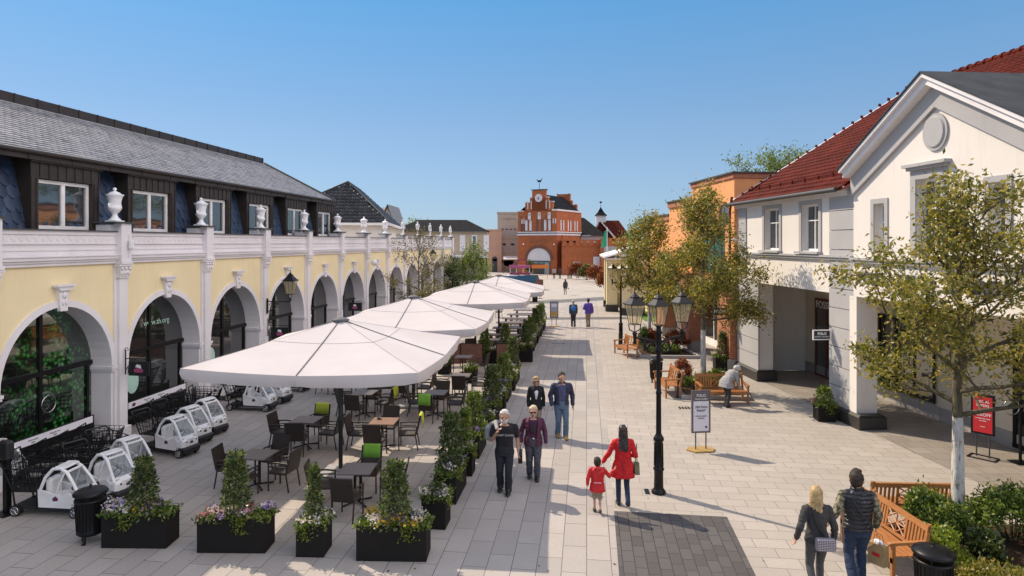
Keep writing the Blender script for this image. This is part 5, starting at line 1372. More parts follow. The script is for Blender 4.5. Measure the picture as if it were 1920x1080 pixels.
# signs on right building: board faces the camera (-> +X local side)
def hang_sign_r(label, loc, rz, w, h, out, text, sub=None, frame=False):
    t = thing('hanging_sign', label, 'sign', loc, rz, 'small black hanging shop signs')
    a = MB(); a.tube([(0, 0, .12), (0, -out - w * .45, .12)], .016, 6)
    for d in (-.35, .35): a.tube([(0, -out + d * w, .12), (0, -out + d * w, .0)], .008, 5)
    a.build('bracket', 'black_metal', t)
    b = MB(); b.box(-.025, .025, -out - w / 2, -out + w / 2, -h, .0)
    if frame: b.mat(1); b.box(-.02, .02, -out - w / 2 - .035, -out + w / 2 + .035, -h - .035, .035); b.mat(0)
    bo_ = b.build('board', ['black_plastic', 'ink_white'], t)
    textmesh('lettering', text, h * (.44 if sub else .62), 'ink_white', bo_, (.03, -out, -h * (.36 if sub else .5)), (PI / 2, 0, PI / 2), .003, bold=.004)
    if sub: textmesh('lettering', sub, h * .26, 'ink_white', bo_, (.03, -out, -h * .72), (PI / 2, 0, PI / 2), .003)
    return t
hang_sign_r('black hanging sign with white edge at the second white pier', RW_(-1.3, -.05, 2.75), RA, .52, .26, .32, 'POLO', 'RALPH LAUREN', True)
hang_sign_r('plain black hanging sign in front of the orange shop', RW_(-8.9, -.1, 2.72), RA, .66, .32, .55, 'FOSSIL')
hang_sign_r('distant black hanging sign before the yellow colonnade', RW_(-22.0, .2, 3.1), RA, .75, .3, 1.2, 'FOSSIL')

# ------------------------------------------------------------ bins, bollards, stands
def make_bin(label, loc):
    t = thing('litter_bin', label, 'bin', loc, 0, 'round black ornamental litter bins')
    b = MB(); b.lathe([(.20, .13), (.235, .16), (.235, .20), (.225, .22), (.25, .74), (.27, .76), (.27, .79), (.25, .80)], 24)
    for q in range(24): a = q * PI / 12; b.tube([(.228 * math.cos(a), .228 * math.sin(a), .22), (.252 * math.cos(a), .252 * math.sin(a), .74)], .01, 4)
    b.build('drum', 'black_metal', t)
    b = MB()
    for q in range(3): a = q * 2 * PI / 3 + .6; b.tube([(.16 * math.cos(a), .16 * math.sin(a), .18), (.23 * math.cos(a), .23 * math.sin(a), .11), (.2 * math.cos(a), .2 * math.sin(a), .04), (.24 * math.cos(a), .24 * math.sin(a), .0)], [.03, .04, .025, .035], 6)
    b.build('feet', 'black_metal', t)
    b = MB(); b.lathe([(.29, .88), (.295, .90), (.26, .94), (.15, .975), (.04, .99), (.02, 1.0), (.03, 1.03), (.002, 1.06)], 28)
    for q in range(4): a = q * PI / 2 + .4; b.tube([(.24 * math.cos(a), .24 * math.sin(a), .78), (.24 * math.cos(a), .24 * math.sin(a), .9)], .012, 5)
    for r_ in (.07, .12, .17, .22, .27):
        zz = .99 - (r_ / .29) ** 2 * .085
        for q in range(int(r_ * 130)): a = q * 2 * PI / int(r_ * 130); b.ell((r_ * math.cos(a), r_ * math.sin(a), zz), (.008, .008, .006), 4, 3)
    b.build('lid', 'black_metal', t); return t
bn = make_bin('black ornamental litter bin beside the long planter at the left', G(170, 1012))
dup(bn, (6.40, 9.72, 0), .5, 'black ornamental litter bin at the end of the nearest teak bench')
dup(bn, G(1230, 716), 1.0, 'black litter bin beyond the lamp post at the middle benches')
def bollard(label, loc):
    t = MB(); t.lathe([(.14, 0), (.14, .03), (.10, .07), (.075, .12), (.06, .82), (.075, .84), (.075, .87), (.04, .90), (.02, .92), (.035, .95), (.002, .98)], 14)
    return tag(t.build('bollard', 'dark_green_metal', None, loc), label, 'bollard', 'dark metal bollards by the benches')
bollard('dark bollard at the corner of the middle planting bed between two benches', G(1273, 745)); bollard('dark bollard beside the far bench at the second lamp post', G(1162, 655))
def poster_stand(label, loc, rz, w, z0, z1, base='hex', pm='sign_white', fm='sign_grey', sc=1.0):
    t = thing('poster_stand', label, 'sign stand', loc, rz)
    f = MB(); e = .05; f.box(-w / 2, w / 2, -.02, .02, z0, z1); f.build('frame', fm, t)
    p = MB()
    for x in (-w * .27, w * .27): p.tube([(x, 0, .03), (x, 0, z0)], .018, 6)
    p.build('legs', 'cap_dark', t)
    b = MB()
    if base == 'hex': b.prism([(-.40, 0), (-.25, -.22), (.25, -.22), (.40, 0), (.25, .22), (-.25, .22)], 0, .035, 'z'); b.build('base', 'sign_wood', t)
    else:
        for y in (-.18, .18): b.box(-w / 2 - .05, w / 2 + .05, y - .02, y + .02, 0, .03)
        for x in (-w / 2 - .05, w / 2 + .03): b.box(x, x + .03, -.16, .16, 0, .03)
        b.build('base', 'black_metal', t)
    s = MB(); s.box(-w / 2 + e, w / 2 - e, -.026, -.021, z0 + e, z1 - e * 1.2); po = s.build('poster', pm, t)
    return t, po
t, po = poster_stand('grey and white standing poster on a wooden base, right of the lamp post', G(1314, 844), R(6), .53, .47, 1.62)
h = MB(); h.box(-.215, .215, -.030, -.027, 1.33, 1.56); h.build('header', 'sign_grey', po)
for (txt, z, s, m) in (('POLO', 1.48, .10, 'ink_white'), ('RALPH LAUREN', 1.385, .048, 'ink_white'), ('20% Extra', 1.17, .085, 'ink'), ('Rabatt*', 1.08, .085, 'ink'), ('auf unser gesamtes', .93, .042, 'ink'), ('Sortiment', .87, .042, 'ink')):
    textmesh('lettering', txt, s, m, po, (0, -.033, z), (PI / 2, 0, 0), .001, bold=.001)
e = MB(); e.ell((.14, -.030, .63), (.035, .004, .03), 8, 5); e.build('emblem', 'ink', po)
t, po = poster_stand('red discount poster on a black metal stand in front of the right shop window', G(1843, 859), R(-52), .52, .62, 1.66, 'frame', 'sign_red', 'black_metal')
for (txt, z, s) in (('SPECIAL', 1.47, .085), ('OFFERS', 1.37, .085), ('BIS ZU', 1.25, .04), ('30%OFF', 1.13, .11), ('ON SELECTED ITEMS', 1.03, .035), ('IN STORE', .97, .035), ('OUTLET', .82, .03)):
    textmesh('lettering', txt, s, 'ink_white', po, (0, -.028, z), (PI / 2, 0, 0), .001, bold=.001)
t, po = poster_stand('narrow framed poster stand with landscape picture at the end of the terrace planters', G(1039, 612), R(0), .56, .55, 1.66, 'hex', 'poster_sky', 'cap_dark')
e = MB(); e.box(-.22, .22, -.031, -.027, .68, 1.0); e.build('picture', 'poster_amber', po); e = MB(); e.box(-.18, .18, -.031, -.027, 1.3, 1.5); e.build('picture', 'sign_white', po)
p = G(1012, 560); e = thing('info_board', 'small red board on a post at the far end of the umbrellas', 'sign', p, 0)
a = MB(); a.box(-.35, .35, -.03, .03, .9, 1.9); a.build('board', 'dark_brick', e); a = MB(); a.tube([(0, 0, 0), (0, 0, .9)], .03, 6); a.box(-.3, .3, -.15, .15, 0, .04); a.build('post', 'cap_dark', e)
# black info stand at the left edge
e = thing('info_stand', 'black metal stand with square foot plate at the left picture edge', 'stand', G(14, 962), R(-20))
a = MB(); a.box(-.2, .2, -.2, .2, 0, .02); a.build('foot_plate', 'black_metal', e); a = MB(); a.box(-.07, .05, -.05, .05, .02, 1.25); a.build('post', 'black_metal', e); a = MB(); a.bbox(-.2, .12, -.08, .08, 1.1, 1.5, .04); a.build('head', 'black_plastic', e)
e = thing('door_bar_stand', 'black post with round chrome door pull before the right shop entrance', 'stand', G(1913, 868), 0)
a = MB(); a.box(-.2, .2, -.2, .2, 0, .02); a.build('foot_plate', 'black_metal', e); a = MB(); a.tube([(0, 0, .02), (0, 0, 1.75)], .035, 8); a.build('post', 'black_metal', e)
a = MB(); a.tube([(-.22 + .2 * math.cos(u), 0, 1.42 + .2 * math.sin(u)) for u in np.linspace(0, 2 * PI, 24)], .012, 6); a.build('ring', 'chrome', e)

# ------------------------------------------------------------ corral boards with white header strips
for k, lab in ((0, 'black cart corral rail with white header strip before the nearest arch'), (1, 'black cart corral rail with white header strip before the second arch')):
    t = thing('cart_corral', lab, 'rail', LW(k * BAY + BAY * .5, -.05 + .35), LRZ, 'cart corral rails in the arcade arches')
    a = MB(); a.box(-1.42, 1.42, -.04, .0, .44, .86); a.build('board', 'black_metal', t)
    a = MB(); a.box(-1.36, 1.36, -.05, -.041, .66, .84); s_ = a.build('header_strip', 'sign_white', t)
    a = MB()
    for x in (-1.35, 1.35): a.tube([(x, .03, 0), (x, .03, .95)], .03, 6)
    a.tube([(-1.4, .03, .3), (1.4, .03, .3)], .02, 6); a.build('posts', 'black_metal', t)
    a = MB(); a.prism([(-1.2, .70), (-1.08, .70), (-1.06, .76), (-1.13, .81), (-1.21, .77)], -.056, -.051, 'y'); a.build('emblem', 'logo_plum', s_)
    for (x, txt) in ((-.55, 'Kinderwagen'), (.1, 'Shopping Cart')): textmesh('lettering', txt, .055, 'ink', s_, (x, -.052, .77), (PI / 2, 0, 0), .001, bold=.001); textmesh('lettering', 'FREE', .05, 'ink', s_, (x, -.052, .70), (PI / 2, 0, 0), .001, bold=.001)

# ------------------------------------------------------------ toy car shopping carts (nose = +Y)
def make_cart():
    t = thing('toy_car_cart', 'x', 'cart')
    a = MB()
    # tub: floor, hood, doors
    a.bbox(-.27, .27, .22, .50, .22, .46, .05); a.ell((0, .34, .44), (.21, .18, .09), 14, 8)
    for s in (-1, 1):
        x = s * .26
        a.prism([(-.42, .20), (.26, .18), (.30, .42), (.22, .50), (.0, .44), (-.30, .52), (-.44, .56)], x - .02, x + .02, 'x')
    a.box(-.25, .25, -.42, .3, .20, .24)
    a.bbox(-.18, .18, -.38, -.24, .3, .74, .05); a.bbox(-.18, .18, -.26, .0, .30, .40, .03)
    a.build('shell', 'white_plastic', t)
    a = MB()
    for s in (-1, 1):
        a.tube([(s * .25, .42, .44), (s * .24, .30, .66), (s * .21, .14, .88), (s * .20, .0, .97), (s * .21, -.16, .96), (s * .24, -.30, .80), (s * .26, -.40, .54)], [.035, .032, .034, .036, .036, .034, .03], 8)
        a.tube([(s * .21, .10, .92), (s * .26, .02, .70), (s * .265, -.06, .46)], .018, 6)
    a.bbox(-.21, .21, -.15, .10, .955, 1.0, .02); a.tube([(-.21, .14, .90), (.21, .14, .90)], .03, 6); a.tube([(-.24, .40, .5), (.24, .40, .5)], .03, 6)
    a.build('roof_frame', 'white_plastic', t)
    a = MB(); a.quad((-.22, .40, .52), (.22, .40, .52), (.19, .16, .88), (-.19, .16, .88)); a.build('windscreen', 'windscreen', t)
    a = MB(); a.tube([(.1 * math.cos(u), .16 + .03 * math.sin(u), .56 + .09 * math.sin(u)) for u in np.linspace(0, 2 * PI, 16)], .012, 5); a.build('steering_wheel', 'black_plastic', t)
    a = MB()
    for s in (-1, 1): a.ell((s * .16, .50, .40), (.03, .015, .022), 8, 5)
    a.prism([(-.04, .33), (.04, .33), (.05, .37), (-.01, .40), (-.05, .37)], .502, .51, 'y'); a.build('headlamps', 'ink', t)
    for s in (-1, 1):
        a = MB(); a.prism([(-.12, .33), (-.02, .33), (0, .38), (-.06, .43), (-.12, .39)], s * .281 - .002, s * .281 + .002, 'x'); a.build('emblem', 'logo_plum', t)
    a = MB(); a.bbox(-.28, .28, .40, .56, .10, .26, .04); a.box(-.24, .24, -1.0, .45, .14, .20); a.build('bumper', 'black_plastic', t)
    for (x, y) in ((-.27, .36), (.27, .36), (-.25, -.92), (.25, -.92)):
        a = MB(); a.tube([(x - .04, y, .115), (x + .04, y, .115)], [.115, .115], 18); w_ = a.build('wheel', 'rubber', t)
        a = MB(); s = 1 if x > 0 else -1; xx = x + s * .041
        for q in range(7): u = q * 2 * PI / 7; a.tube([(xx + s * .004, y, .115), (xx + s * .004, y + .075 * math.cos(u), .115 + .075 * math.sin(u))], .010, 4)
        a.tube([(xx + s * .004, y + .078 * math.cos(u), .115 + .078 * math.sin(u)) for u in np.linspace(0, 2 * PI, 20)], .009, 4, caps=False)
        a.build('rim', 'chrome', w_)
    b = MB()  # basket
    def P(x, y, z): return (x, y, z)
    lo = [(-.2, -.46, .48), (.2, -.46, .48), (.2, -1.05, .48), (-.2, -1.05, .48)]; hi = [(-.26, -.44, .92), (.26, -.44, .92), (.28, -1.15, .98), (-.28, -1.15, .98)]
    for i in range(4):
        j = (i + 1) % 4
        for t_ in (0, .25, .5, .75, 1): b.tube([Vector(lo[i]).lerp(Vector(hi[i]), t_), Vector(lo[j]).lerp(Vector(hi[j]), t_)], .007 if 0 < t_ < 1 else .013, 4)
        for t_ in np.linspace(0, 1, 7): b.tube([Vector(lo[i]).lerp(Vector(lo[j]), t_), Vector(hi[i]).lerp(Vector(hi[j]), t_)], .007, 4)
    b.prism([(-.2, -.46), (.2, -.46), (.2, -1.05), (-.2, -1.05)], .47, .48, 'z')
    for s in (-1, 1): b.tube([(s * .24, -.95, .15), (s * .24, -1.0, .5), (s * .27, -1.2, 1.0)], .018, 6); b.tube([(s * .24, -.5, .15), (s * .22, -.5, .5)], .015, 6)
    b.build('basket', 'black_metal', t)
    b = MB(); b.tube([(-.27, -1.2, 1.0), (-.25, -1.28, 1.06), (.25, -1.28, 1.06), (.27, -1.2, 1.0)], .022, 8); b.build('handle', 'black_plastic', t)
    return t
ct = make_cart()
carts = [((150, 960), -93, 'toy-car cart nearest the litter bin, its white door toward the camera'), ((225, 934), -112, 'toy-car cart second in the left group, nose behind the long planter'), ((258, 902), -114, 'toy-car cart third in the left group beside the first pier'),
         ((345, 852), -108, 'foremost toy-car cart of the middle group before the second arch'), ((372, 830), -110, 'second toy-car cart of the middle group before the second arch'), ((402, 812), -112, 'third toy-car cart of the middle group, nearest the second pilaster'),
         ((500, 768), -96, 'toy-car cart seen from its side under the umbrella edge'), ((528, 754), -104, 'toy-car cart behind the side-on one under the umbrella edge'), ((425, 748), -80, 'toy-car cart in the shade of the third arch'), ((566, 732), -100, 'farthest toy-car cart under the umbrella edge'), ((20, 905), -75, 'toy-car cart at the left picture edge behind the black stand')]
for i, ((px, py), a_, lab) in enumerate(carts):
    p = G(px, py); rz = R(a_)
    p = p - Vector((-math.sin(rz), math.cos(rz), 0)) * .25
    if i == 0: ct.location = p; ct.rotation_euler = (0, 0, rz); tag(ct, lab, None, 'white toy-car shopping carts')
    else: dup(ct, p, rz, lab, 'white toy-car shopping carts')
# plain black trolleys nested behind the toy cars
def make_trolley():
    t = thing('shopping_trolley', 'x', 'trolley')
    b = MB(); lo = [(-.2, -.4, .45), (.2, -.4, .45), (.2, .4, .5), (-.2, .4, .5)]; hi = [(-.27, -.45, .95), (.27, -.45, .95), (.24, .5, .88), (-.24, .5, .88)]
    for i in range(4):
        j = (i + 1) % 4
        for t_ in (0, .2, .4, .6, .8, 1): b.tube([Vector(lo[i]).lerp(Vector(hi[i]), t_), Vector(lo[j]).lerp(Vector(hi[j]), t_)], .008, 4)
        for t_ in np.linspace(0, 1, 8): b.tube([Vector(lo[i]).lerp(Vector(lo[j]), t_), Vector(hi[i]).lerp(Vector(hi[j]), t_)], .008, 4)
    b.prism([(-.2, -.4), (.2, -.4), (.2, .4), (-.2, .4)], .45, .46, 'z'); b.build('basket', 'black_metal', t)
    b = MB()
    for s in (-1, 1): b.tube([(s * .24, .45, .1), (s * .22, -.4, .16), (s * .25, -.55, 1.02)], .018, 6)
    b.tube([(-.25, -.55, 1.02), (.25, -.55, 1.02)], .022, 6); b.box(-.2, .2, -.4, .3, .16, .18); b.build('frame', 'black_metal', t)
    for x in (-.22, .22):
        for y in (-.4, .42): b = MB(); b.tube([(x - .02, y, .06), (x + .02, y, .06)], .06, 12); b.build('wheel', 'rubber', t)
    return t
tr = None
for i, (X, Y) in enumerate(((1.3, -.75), (1.95, -.75), (2.6, -.7), (5.3, -.7), (5.9, -.7), (6.6, -.7), (7.2, -.7), (.6, -.7), (9.2, -.7), (9.9, -.7))):
    p = LW(X, Y); lab = 'black wire shopping trolley parked under the arcade, %s from the left' % descs[i]
    if tr is None: tr = make_trolley(); tr.scale = (.9, .9, .84); tr.location = p; tr.rotation_euler = (0, 0, -R(80)); tag(tr, lab, None, 'black trolleys parked under the arcade')
    else: dup(tr, p, -R(80) + rg.uniform(-.1, .1), lab, 'black trolleys parked under the arcade')

# ------------------------------------------------------------ cars, kiosk, flags, drains
def make_car(name, label, loc, rz, body, ln=4.4, hh=1.7):
    t = thing(name, label, 'car', loc, rz, 'cars parked beyond the umbrellas'); h = ln / 2
    a = MB(); a.smooth = True
    def sec(x, z0, z1, w, tw): return [(x, -w, z0), (x, -w * 1.02, (z0 + z1) * .5), (x, -tw, z1), (x, tw, z1), (x, w * 1.02, (z0 + z1) * .5), (x, w, z0)]
    S = [sec(-h, .45, .85, .70, .62), sec(-h + .15, .28, .98, .86, .78), sec(-h + .9, .22, 1.0, .9, .84), sec(.3, .22, 1.0, .9, .84), sec(h - 1.0, .22, 1.0, .9, .82), sec(h - .2, .28, .85, .84, .72), sec(h, .4, .7, .66, .58)]
    vs = [v for q in S for v in q]; fs = [(i * 6 + k, i * 6 + (k + 1) % 6, i * 6 + 6 + (k + 1) % 6, i * 6 + 6 + k) for i in range(6) for k in range(6)]; fs += [tuple(range(6)), tuple(range(36, 42))]
    a.add(vs, fs)
    T_ = [(-h + .1, .95, .8), (-h + .4, hh, .64), (.2, hh + .02, .64), (h - 1.1, .98, .8)]
    vs = []
    for x, z, w in T_: vs += [(x, -w, z), (x, w, z)]
    a.add([(T_[1][0], -.64, hh), (T_[2][0], -.64, hh + .02), (T_[2][0], .64, hh + .02), (T_[1][0], .64, hh), (T_[1][0], -.66, hh - .06), (T_[2][0], -.66, hh - .04), (T_[2][0], .66, hh - .04), (T_[1][0], .66, hh - .06)], [(0, 1, 2, 3), (0, 4, 5, 1), (1, 5, 6, 2), (2, 6, 7, 3), (3, 7, 4, 0)])
    a.build('body', body, t)
    a = MB(); a.add(vs[:2] + vs[2:], [(0, 2, 3, 1), (4, 6, 7, 5), (0, 6, 4, 2), (1, 3, 5, 7)]); a.build('glasshouse', 'car_glass', t)
    for x in (-h + .8, h - .85):
        for y in (-.82, .82): a = MB(); a.tube([(x, y - .1, .33), (x, y + .1, .33)], [.33, .33], 18); w_ = a.build('wheel', 'rubber', t); a = MB(); a.tube([(x, y - .11, .33), (x, y + .11, .33)], [.2, .2], 14); a.build('rim', 'chrome', w_)
    for y in (-.6, .6): a = MB(); a.box(h - .12, h - .0, y - .14, y + .14, .6, .72); a.build('headlight', 'ink_white', t)
    return t
p = Vector((1.15, 77, 0)); make_car('parked_car', 'dark estate car parked just beyond the farthest umbrella', p, R(168), 'car_dark', 4.5, 1.72)
make_car('parked_car', 'silver blue car half hidden behind the dark estate car', (-.6, 81, 0), R(150), 'car_silver', 4.3, 1.5)
k = thing('kiosk', 'pink and red kiosk with round arch top in front of the brick hall', 'kiosk', (1.2, 98, 0), 0); k.scale = (.82, .82, .82)
a = MB(); a.box(-1.9, 1.9, 0, 1.6, 0, 1.2); a.build('counter', 'kiosk_pink', k); a = MB(); a.box(-2.0, 2.0, -.2, 1.8, 2.1, 2.6); a.build('canopy', 'sign_pink', k)
a = MB(); arch_band(a, .4, 1.0, 1.0, 2.6, 0, .25, .2); a.build('arch', 'kiosk_pink', k); a = MB(); 
for x in (-1.8, 1.8, -.6, .6): a.tube([(x, 0, 1.2), (x, 0, 2.1)], .06, 6)
a.build('posts', 'sign_white', k); a = MB(); a.box(2.2, 5.4, .6, .7, 2.0, 2.7); a.tube([(2.4, .65, 0), (2.4, .65, 2)], .05, 6); a.tube([(5.2, .65, 0), (5.2, .65, 2)], .05, 6); a.build('banner', 'kiosk_orange', k)
for i, (px, lab) in enumerate(((1131, 'green flag hanging from a pole left above the yellow colonnade'), (1178, 'green flag on the middle pole above the yellow colonnade'), (1197, 'green flag on the right pole above the yellow colonnade'))):
    Y = 58; x = (px - 960) * Y / 1200; t = thing('flag_pole', lab, 'flag', (x, Y, 0), 0, 'green flags on poles')
    a = MB(); a.tube([(.35, 0, 0), (.35, 0, 7.0)], .03, 6); a.build('pole', 'white_paint', t)
    a = MB(); a.smooth = True
    vs = []; 
    for r_ in range(7):
        for c in range(5): vs.append((.33 - c * .14 * (.4 + r_ * .1), .06 * math.sin(c * 2 + r_ * .6), 6.8 - r_ * .25 - c * .05))
    a.add(vs, [(r_ * 5 + c, r_ * 5 + c + 1, r_ * 5 + c + 6, r_ * 5 + c + 5) for r_ in range(6) for c in range(4)]); a.build('flag', 'flag_green', t)
p = G(1208, 560); t = thing('tall_light_mast', 'thin tall mast with small arm right of the far trees', 'mast', (12.4, 60, 0), 0); a = MB(); a.tube([(0, 0, 0), (0, 0, 8.6), (-.8, 0, 8.7), (-.85, 0, 8.4)], .04, 6); a.build('pole', 'grey_paint', t)
def grate(label, px, py, w, d, n, rz=0.):
    t = MB(); p = G(px, py); 
    for q in range(n): x = -w / 2 + w * (q + .5) / n; t.box(x - w / n * .3, x + w / n * .3, -d / 2, d / 2, .001, .006)
    tag(t.build('drain_grate', 'black_metal', None, p, rz), label, 'drain grate')
grate('dark drain grate in front of the middle bed near the polo poster', 1286, 765, .5, .3, 5, R(-4)); grate('dark row of slots in the shaded paving near the terrace planters', 1047, 644, .75, .18, 6, R(-4))
grate('small inspection cover at the foot of the lamp post', 1227, 922, .5, .3, 3, R(-4))
# ------------------------------------------------------------ trees
def tree(label, loc, H, trunk_h, rad, nleaf, lsize, leafm, seed, tr=.11, barkm='bark_lime', limbs=11, sparse=.5, group='street trees', name='street_tree', zlow=None, spread=1.0, clump=.16, lean=(0, 0)):
    g = random.Random(seed); t = thing(name, label, 'tree', loc, 0, group)
    tips = []; wood = MB()
    top = Vector((lean[0], lean[1], H * .93))
    N = 9; spine = []
    for i in range(N + 1):
        f = i / N; spine.append(Vector((lean[0] * f + (g.uniform(-.05, .05) if 0 < i else 0) * H * .15 * f, lean[1] * f + (g.uniform(-.05, .05) if i else 0) * H * .15 * f, H * .93 * f)))
    wood.tube(spine, [max(tr * (1 - (i / N) ** 1.1 * .93), .008) * (1.18 if i == 0 else 1) for i in range(N + 1)], 10)
    def sp(z):
        f = min(max(z / (H * .93), 0), 1) * N; i = min(int(f), N - 1); return spine[i].lerp(spine[i + 1], f - i)
    def branch(p, d, ln, r, depth):
        pts = [p]; q = p.copy(); dd = d.normalized(); n = 5
        for i in range(n):
            dd = (dd + Vector((g.uniform(-.22, .22), g.uniform(-.22, .22), g.uniform(-.16, .16)))).normalized()
            q = q + dd * ln / n; pts.append(q.copy())
        wood.tube(pts, [max(r * (1 - .75 * i / n), .004) for i in range(n + 1)], 5 if depth else 7, caps=False)
        if depth < 2:
            m = 5 if depth == 0 else 4
            for k in range(m):
                i = min(n, 1 + int((k + g.random()) * n / m)); b = pts[i]
                side = Vector((g.uniform(-1, 1), g.uniform(-1, 1), g.uniform(-.2, .8))).normalized()
                branch(b, (dd * .6 + side).normalized(), ln * g.uniform(.35, .6), r * .5, depth + 1)
        if depth >= 1: tips.extend(pts[2:]); 
        tips.append(pts[-1])
    z0 = trunk_h
    for k in range(limbs):
        f = k / max(limbs - 1, 1); z = z0 + (H * .9 - z0) * f ** .9
        a = k * 2.4 + g.uniform(-.4, .4)
        prof = (min(1, .8 + f) * (1 - f * .82)) ** .8
        ln = rad * (prof * .95 + .12) * g.uniform(.8, 1.1)
        el = .25 + .9 * f
        branch(sp(z), Vector((math.cos(a) * math.cos(el), math.sin(a) * math.cos(el), math.sin(el))), ln, tr * .42 * (1 - f * .6), 0)
    wood.build('trunk', barkm, t)
    tp = np.array([tuple(q) for q in tips]); G_ = np.random.default_rng(seed)
    wts = G_.random(len(tp)) ** (1 / max(sparse, .05)) + .02; wts *= (np.hypot(tp[:, 0], tp[:, 1]) / rad + .12) * (1.25 - tp[:, 2] / H * .9); wts /= wts.sum()
    i = G_.choice(len(tp), nleaf, p=wts)
    pts = tp[i] + G_.normal(size=(nleaf, 3)) * clump
    cr = leaves('crown', pts, lsize, leafm, t, seed=seed + 3, up=.0, asp=.42)
    return t
big = G(1797, 1003)
tree('largest street tree with whitewashed trunk in front of the white gabled shop', (8.5, 12.2, 0), 6.7, 2.3, 2.1, 17000, .105, 'leaf_olive', 5, .125, limbs=22, sparse=.6, clump=.11)
tree('tall leafy tree with forked whitewashed trunk at the middle benches', (7.3, 24.4, 0), 7.8, 2.6, 1.75, 19000, .12, 'leaf_olive', 8, .12, limbs=17, sparse=.8, clump=.2)
tree('leafy tree left of the tall one, rising from the red-leaved bed', (7.3, 34.0, 0), 7.0, 2.3, 2.0, 14000, .14, 'leaf_olive', 14, .11, limbs=14, sparse=.8, clump=.2)
tree('sparse almost bare tree with bronze twigs in front of the far arcade end', (-5.3, 36.5, 0), 6.1, 1.6, 2.3, 6500, .10, 'leaf_bronze', 23, .10, 'bark', limbs=14, sparse=.3, clump=.12)
tree('small bushy green tree beside the parked cars beyond the umbrellas', (-3.5, 58, 0), 5.2, 1.0, 1.9, 6500, .17, 'leaf_green', 31, .09, 'bark', limbs=12, sparse=.9, clump=.28)
tree('dark narrow evergreen at the far corner of the arcade', (-5.6, 60, 0), 4.4, .5, .9, 3500, .16, 'leaf_dark', 37, .07, 'bark', limbs=10, sparse=.9, clump=.2)
tree('green tree top showing above the orange building and red roof', (21.8, 51, 0), 12.2, 7.5, 4.2, 9000, .22, 'leaf_green', 41, .25, 'bark', limbs=16, sparse=.6, clump=.3, group='distant trees')
for i, (x, y, h, lab) in enumerate(((25, 124, 9.5, 'distant rounded green tree right of the red roofed house'), (29, 118, 8.4, 'distant lower green tree right of the red roofed house'), (-20, 130, 9, 'distant tree behind the hotel'))):
    tree(lab, (x, y, 0), h, 2, 4.2, 3500, .45, 'leaf_green', 60 + i, .2, 'bark', limbs=12, sparse=.9, clump=.55, group='distant trees')

# ------------------------------------------------------------ planting beds
def bush(label, x, y, rx, ry, h, n, size, m, seed, z=0.05, name='bush', cat='bush', flat=.0):
    g = np.random.default_rng(seed); t = thing(name, label, cat, (x, y, z), 0, 'shrubs in the planting beds')
    s = MB(); gg = random.Random(seed)
    for k in range(14):
        a = gg.uniform(0, 6.28); f = gg.uniform(.3, .95); s.tube([(0.1 * rx * math.cos(a), .1 * ry * math.sin(a), 0), (rx * f * .5 * math.cos(a), ry * f * .5 * math.sin(a), h * .45), (rx * f * math.cos(a), ry * f * math.sin(a), h * gg.uniform(.55, .95) * (1.1 - f * .5))], [.015, .01, .004], 4)
    s.build('stem', 'bark', t)
    k = max(14, int(rx * ry * 90)); c = []
    while len(c) < k:
        u = g.uniform(-1, 1, 2); q = u[0] ** 2 + u[1] ** 2
        if q > 1: continue
        c.append((u[0] * rx * .85, u[1] * ry * .85, h * (.2 + .75 * math.sqrt(1 - q * .85) * g.random() ** .35)))
    c = np.array(c); i = g.integers(0, k, n); n = int(n * 1.9); i = g.integers(0, k, n); size *= 1.12; p = c[i] + g.normal(size=(n, 3)) * (.11 * max(rx, .5), .11 * max(ry, .5), .08 * max(h, .5)); p[:, 2] = np.maximum(p[:, 2], .02)
    leaves('foliage', p, size, m, t, seed=seed + 1, up=.4, asp=.45)
    return t
def bed(name, label, pts, kerb=None):
    t = thing(name, label, 'planting bed', (pts[0][0], pts[0][1], 0), 0)
    o = Vector((pts[0][0], pts[0][1], 0)); q = [Vector((p[0], p[1], 0)) - o for p in pts]
    mb = MB(); mb.prism([(p.x, p.y) for p in q], .0, .07, 'z'); mb.build('soil', 'soil', t)
    if kerb:
        k = MB(); n = len(q)
        for i in range(n):
            a, b = q[i], q[(i + 1) % n]; d = (b - a).normalized(); nn = Vector((d.y, -d.x, 0))
            k.add([a - d * .0 + nn * .14, b + nn * .14 + d * .14, b + d * .0, a, ], [(0, 1, 2, 3)]) if False else None
            T = Matrix.Translation(a) @ Matrix.Rotation(math.atan2(d.y, d.x), 4, 'Z')
            k.box(0.002, (b - a).length + .14, -.15, 0, 0, kerb + .002 * (i % 2), T)
        k.build('kerb', 'kerb_stone', t)
    return t
bed('planting_bed', 'stone-edged planting bed with flowers and shrubs behind the middle benches', [(6.22, 23.0), (8.35, 22.85), (8.6, 26.2), (6.5, 26.4)], .14)
bed('planting_bed', 'stone-edged planting bed with red-leaved shrubs near the second lamp post', [(6.35, 31.2), (9.0, 31.0), (8.7, 35.2), (6.6, 35.2)], .14)
bed('planting_bed', 'planting bed at the foot of the large tree at the lower right', [(7.05, 8.0), (11.2, 7.6), (10.9, 12.6), (7.1, 12.5)])
bush('glossy bright green rounded bush behind the nearest bench, left of the big trunk', 7.75, 11.75, .62, .5, 1.05, 2600, .07, 'leaf_green', 201)
bush('large glossy green bush right of the big tree trunk', 9.3, 11.9, .95, .6, 1.0, 3600, .075, 'leaf_green', 202)
bush('yellow green low shrub directly behind the nearest bench back', 7.35, 10.9, .4, .55, .65, 1500, .06, 'leaf_lime', 203)
bush('dark green bush at the right picture edge below the signs', 9.9, 10.9, .8, .7, .8, 2600, .07, 'leaf_dark', 204)
bush('feathery olive shrub beside the litter bin at the lower right', 7.6, 9.9, .7, .6, .55, 3000, .05, 'leaf_olive', 205)
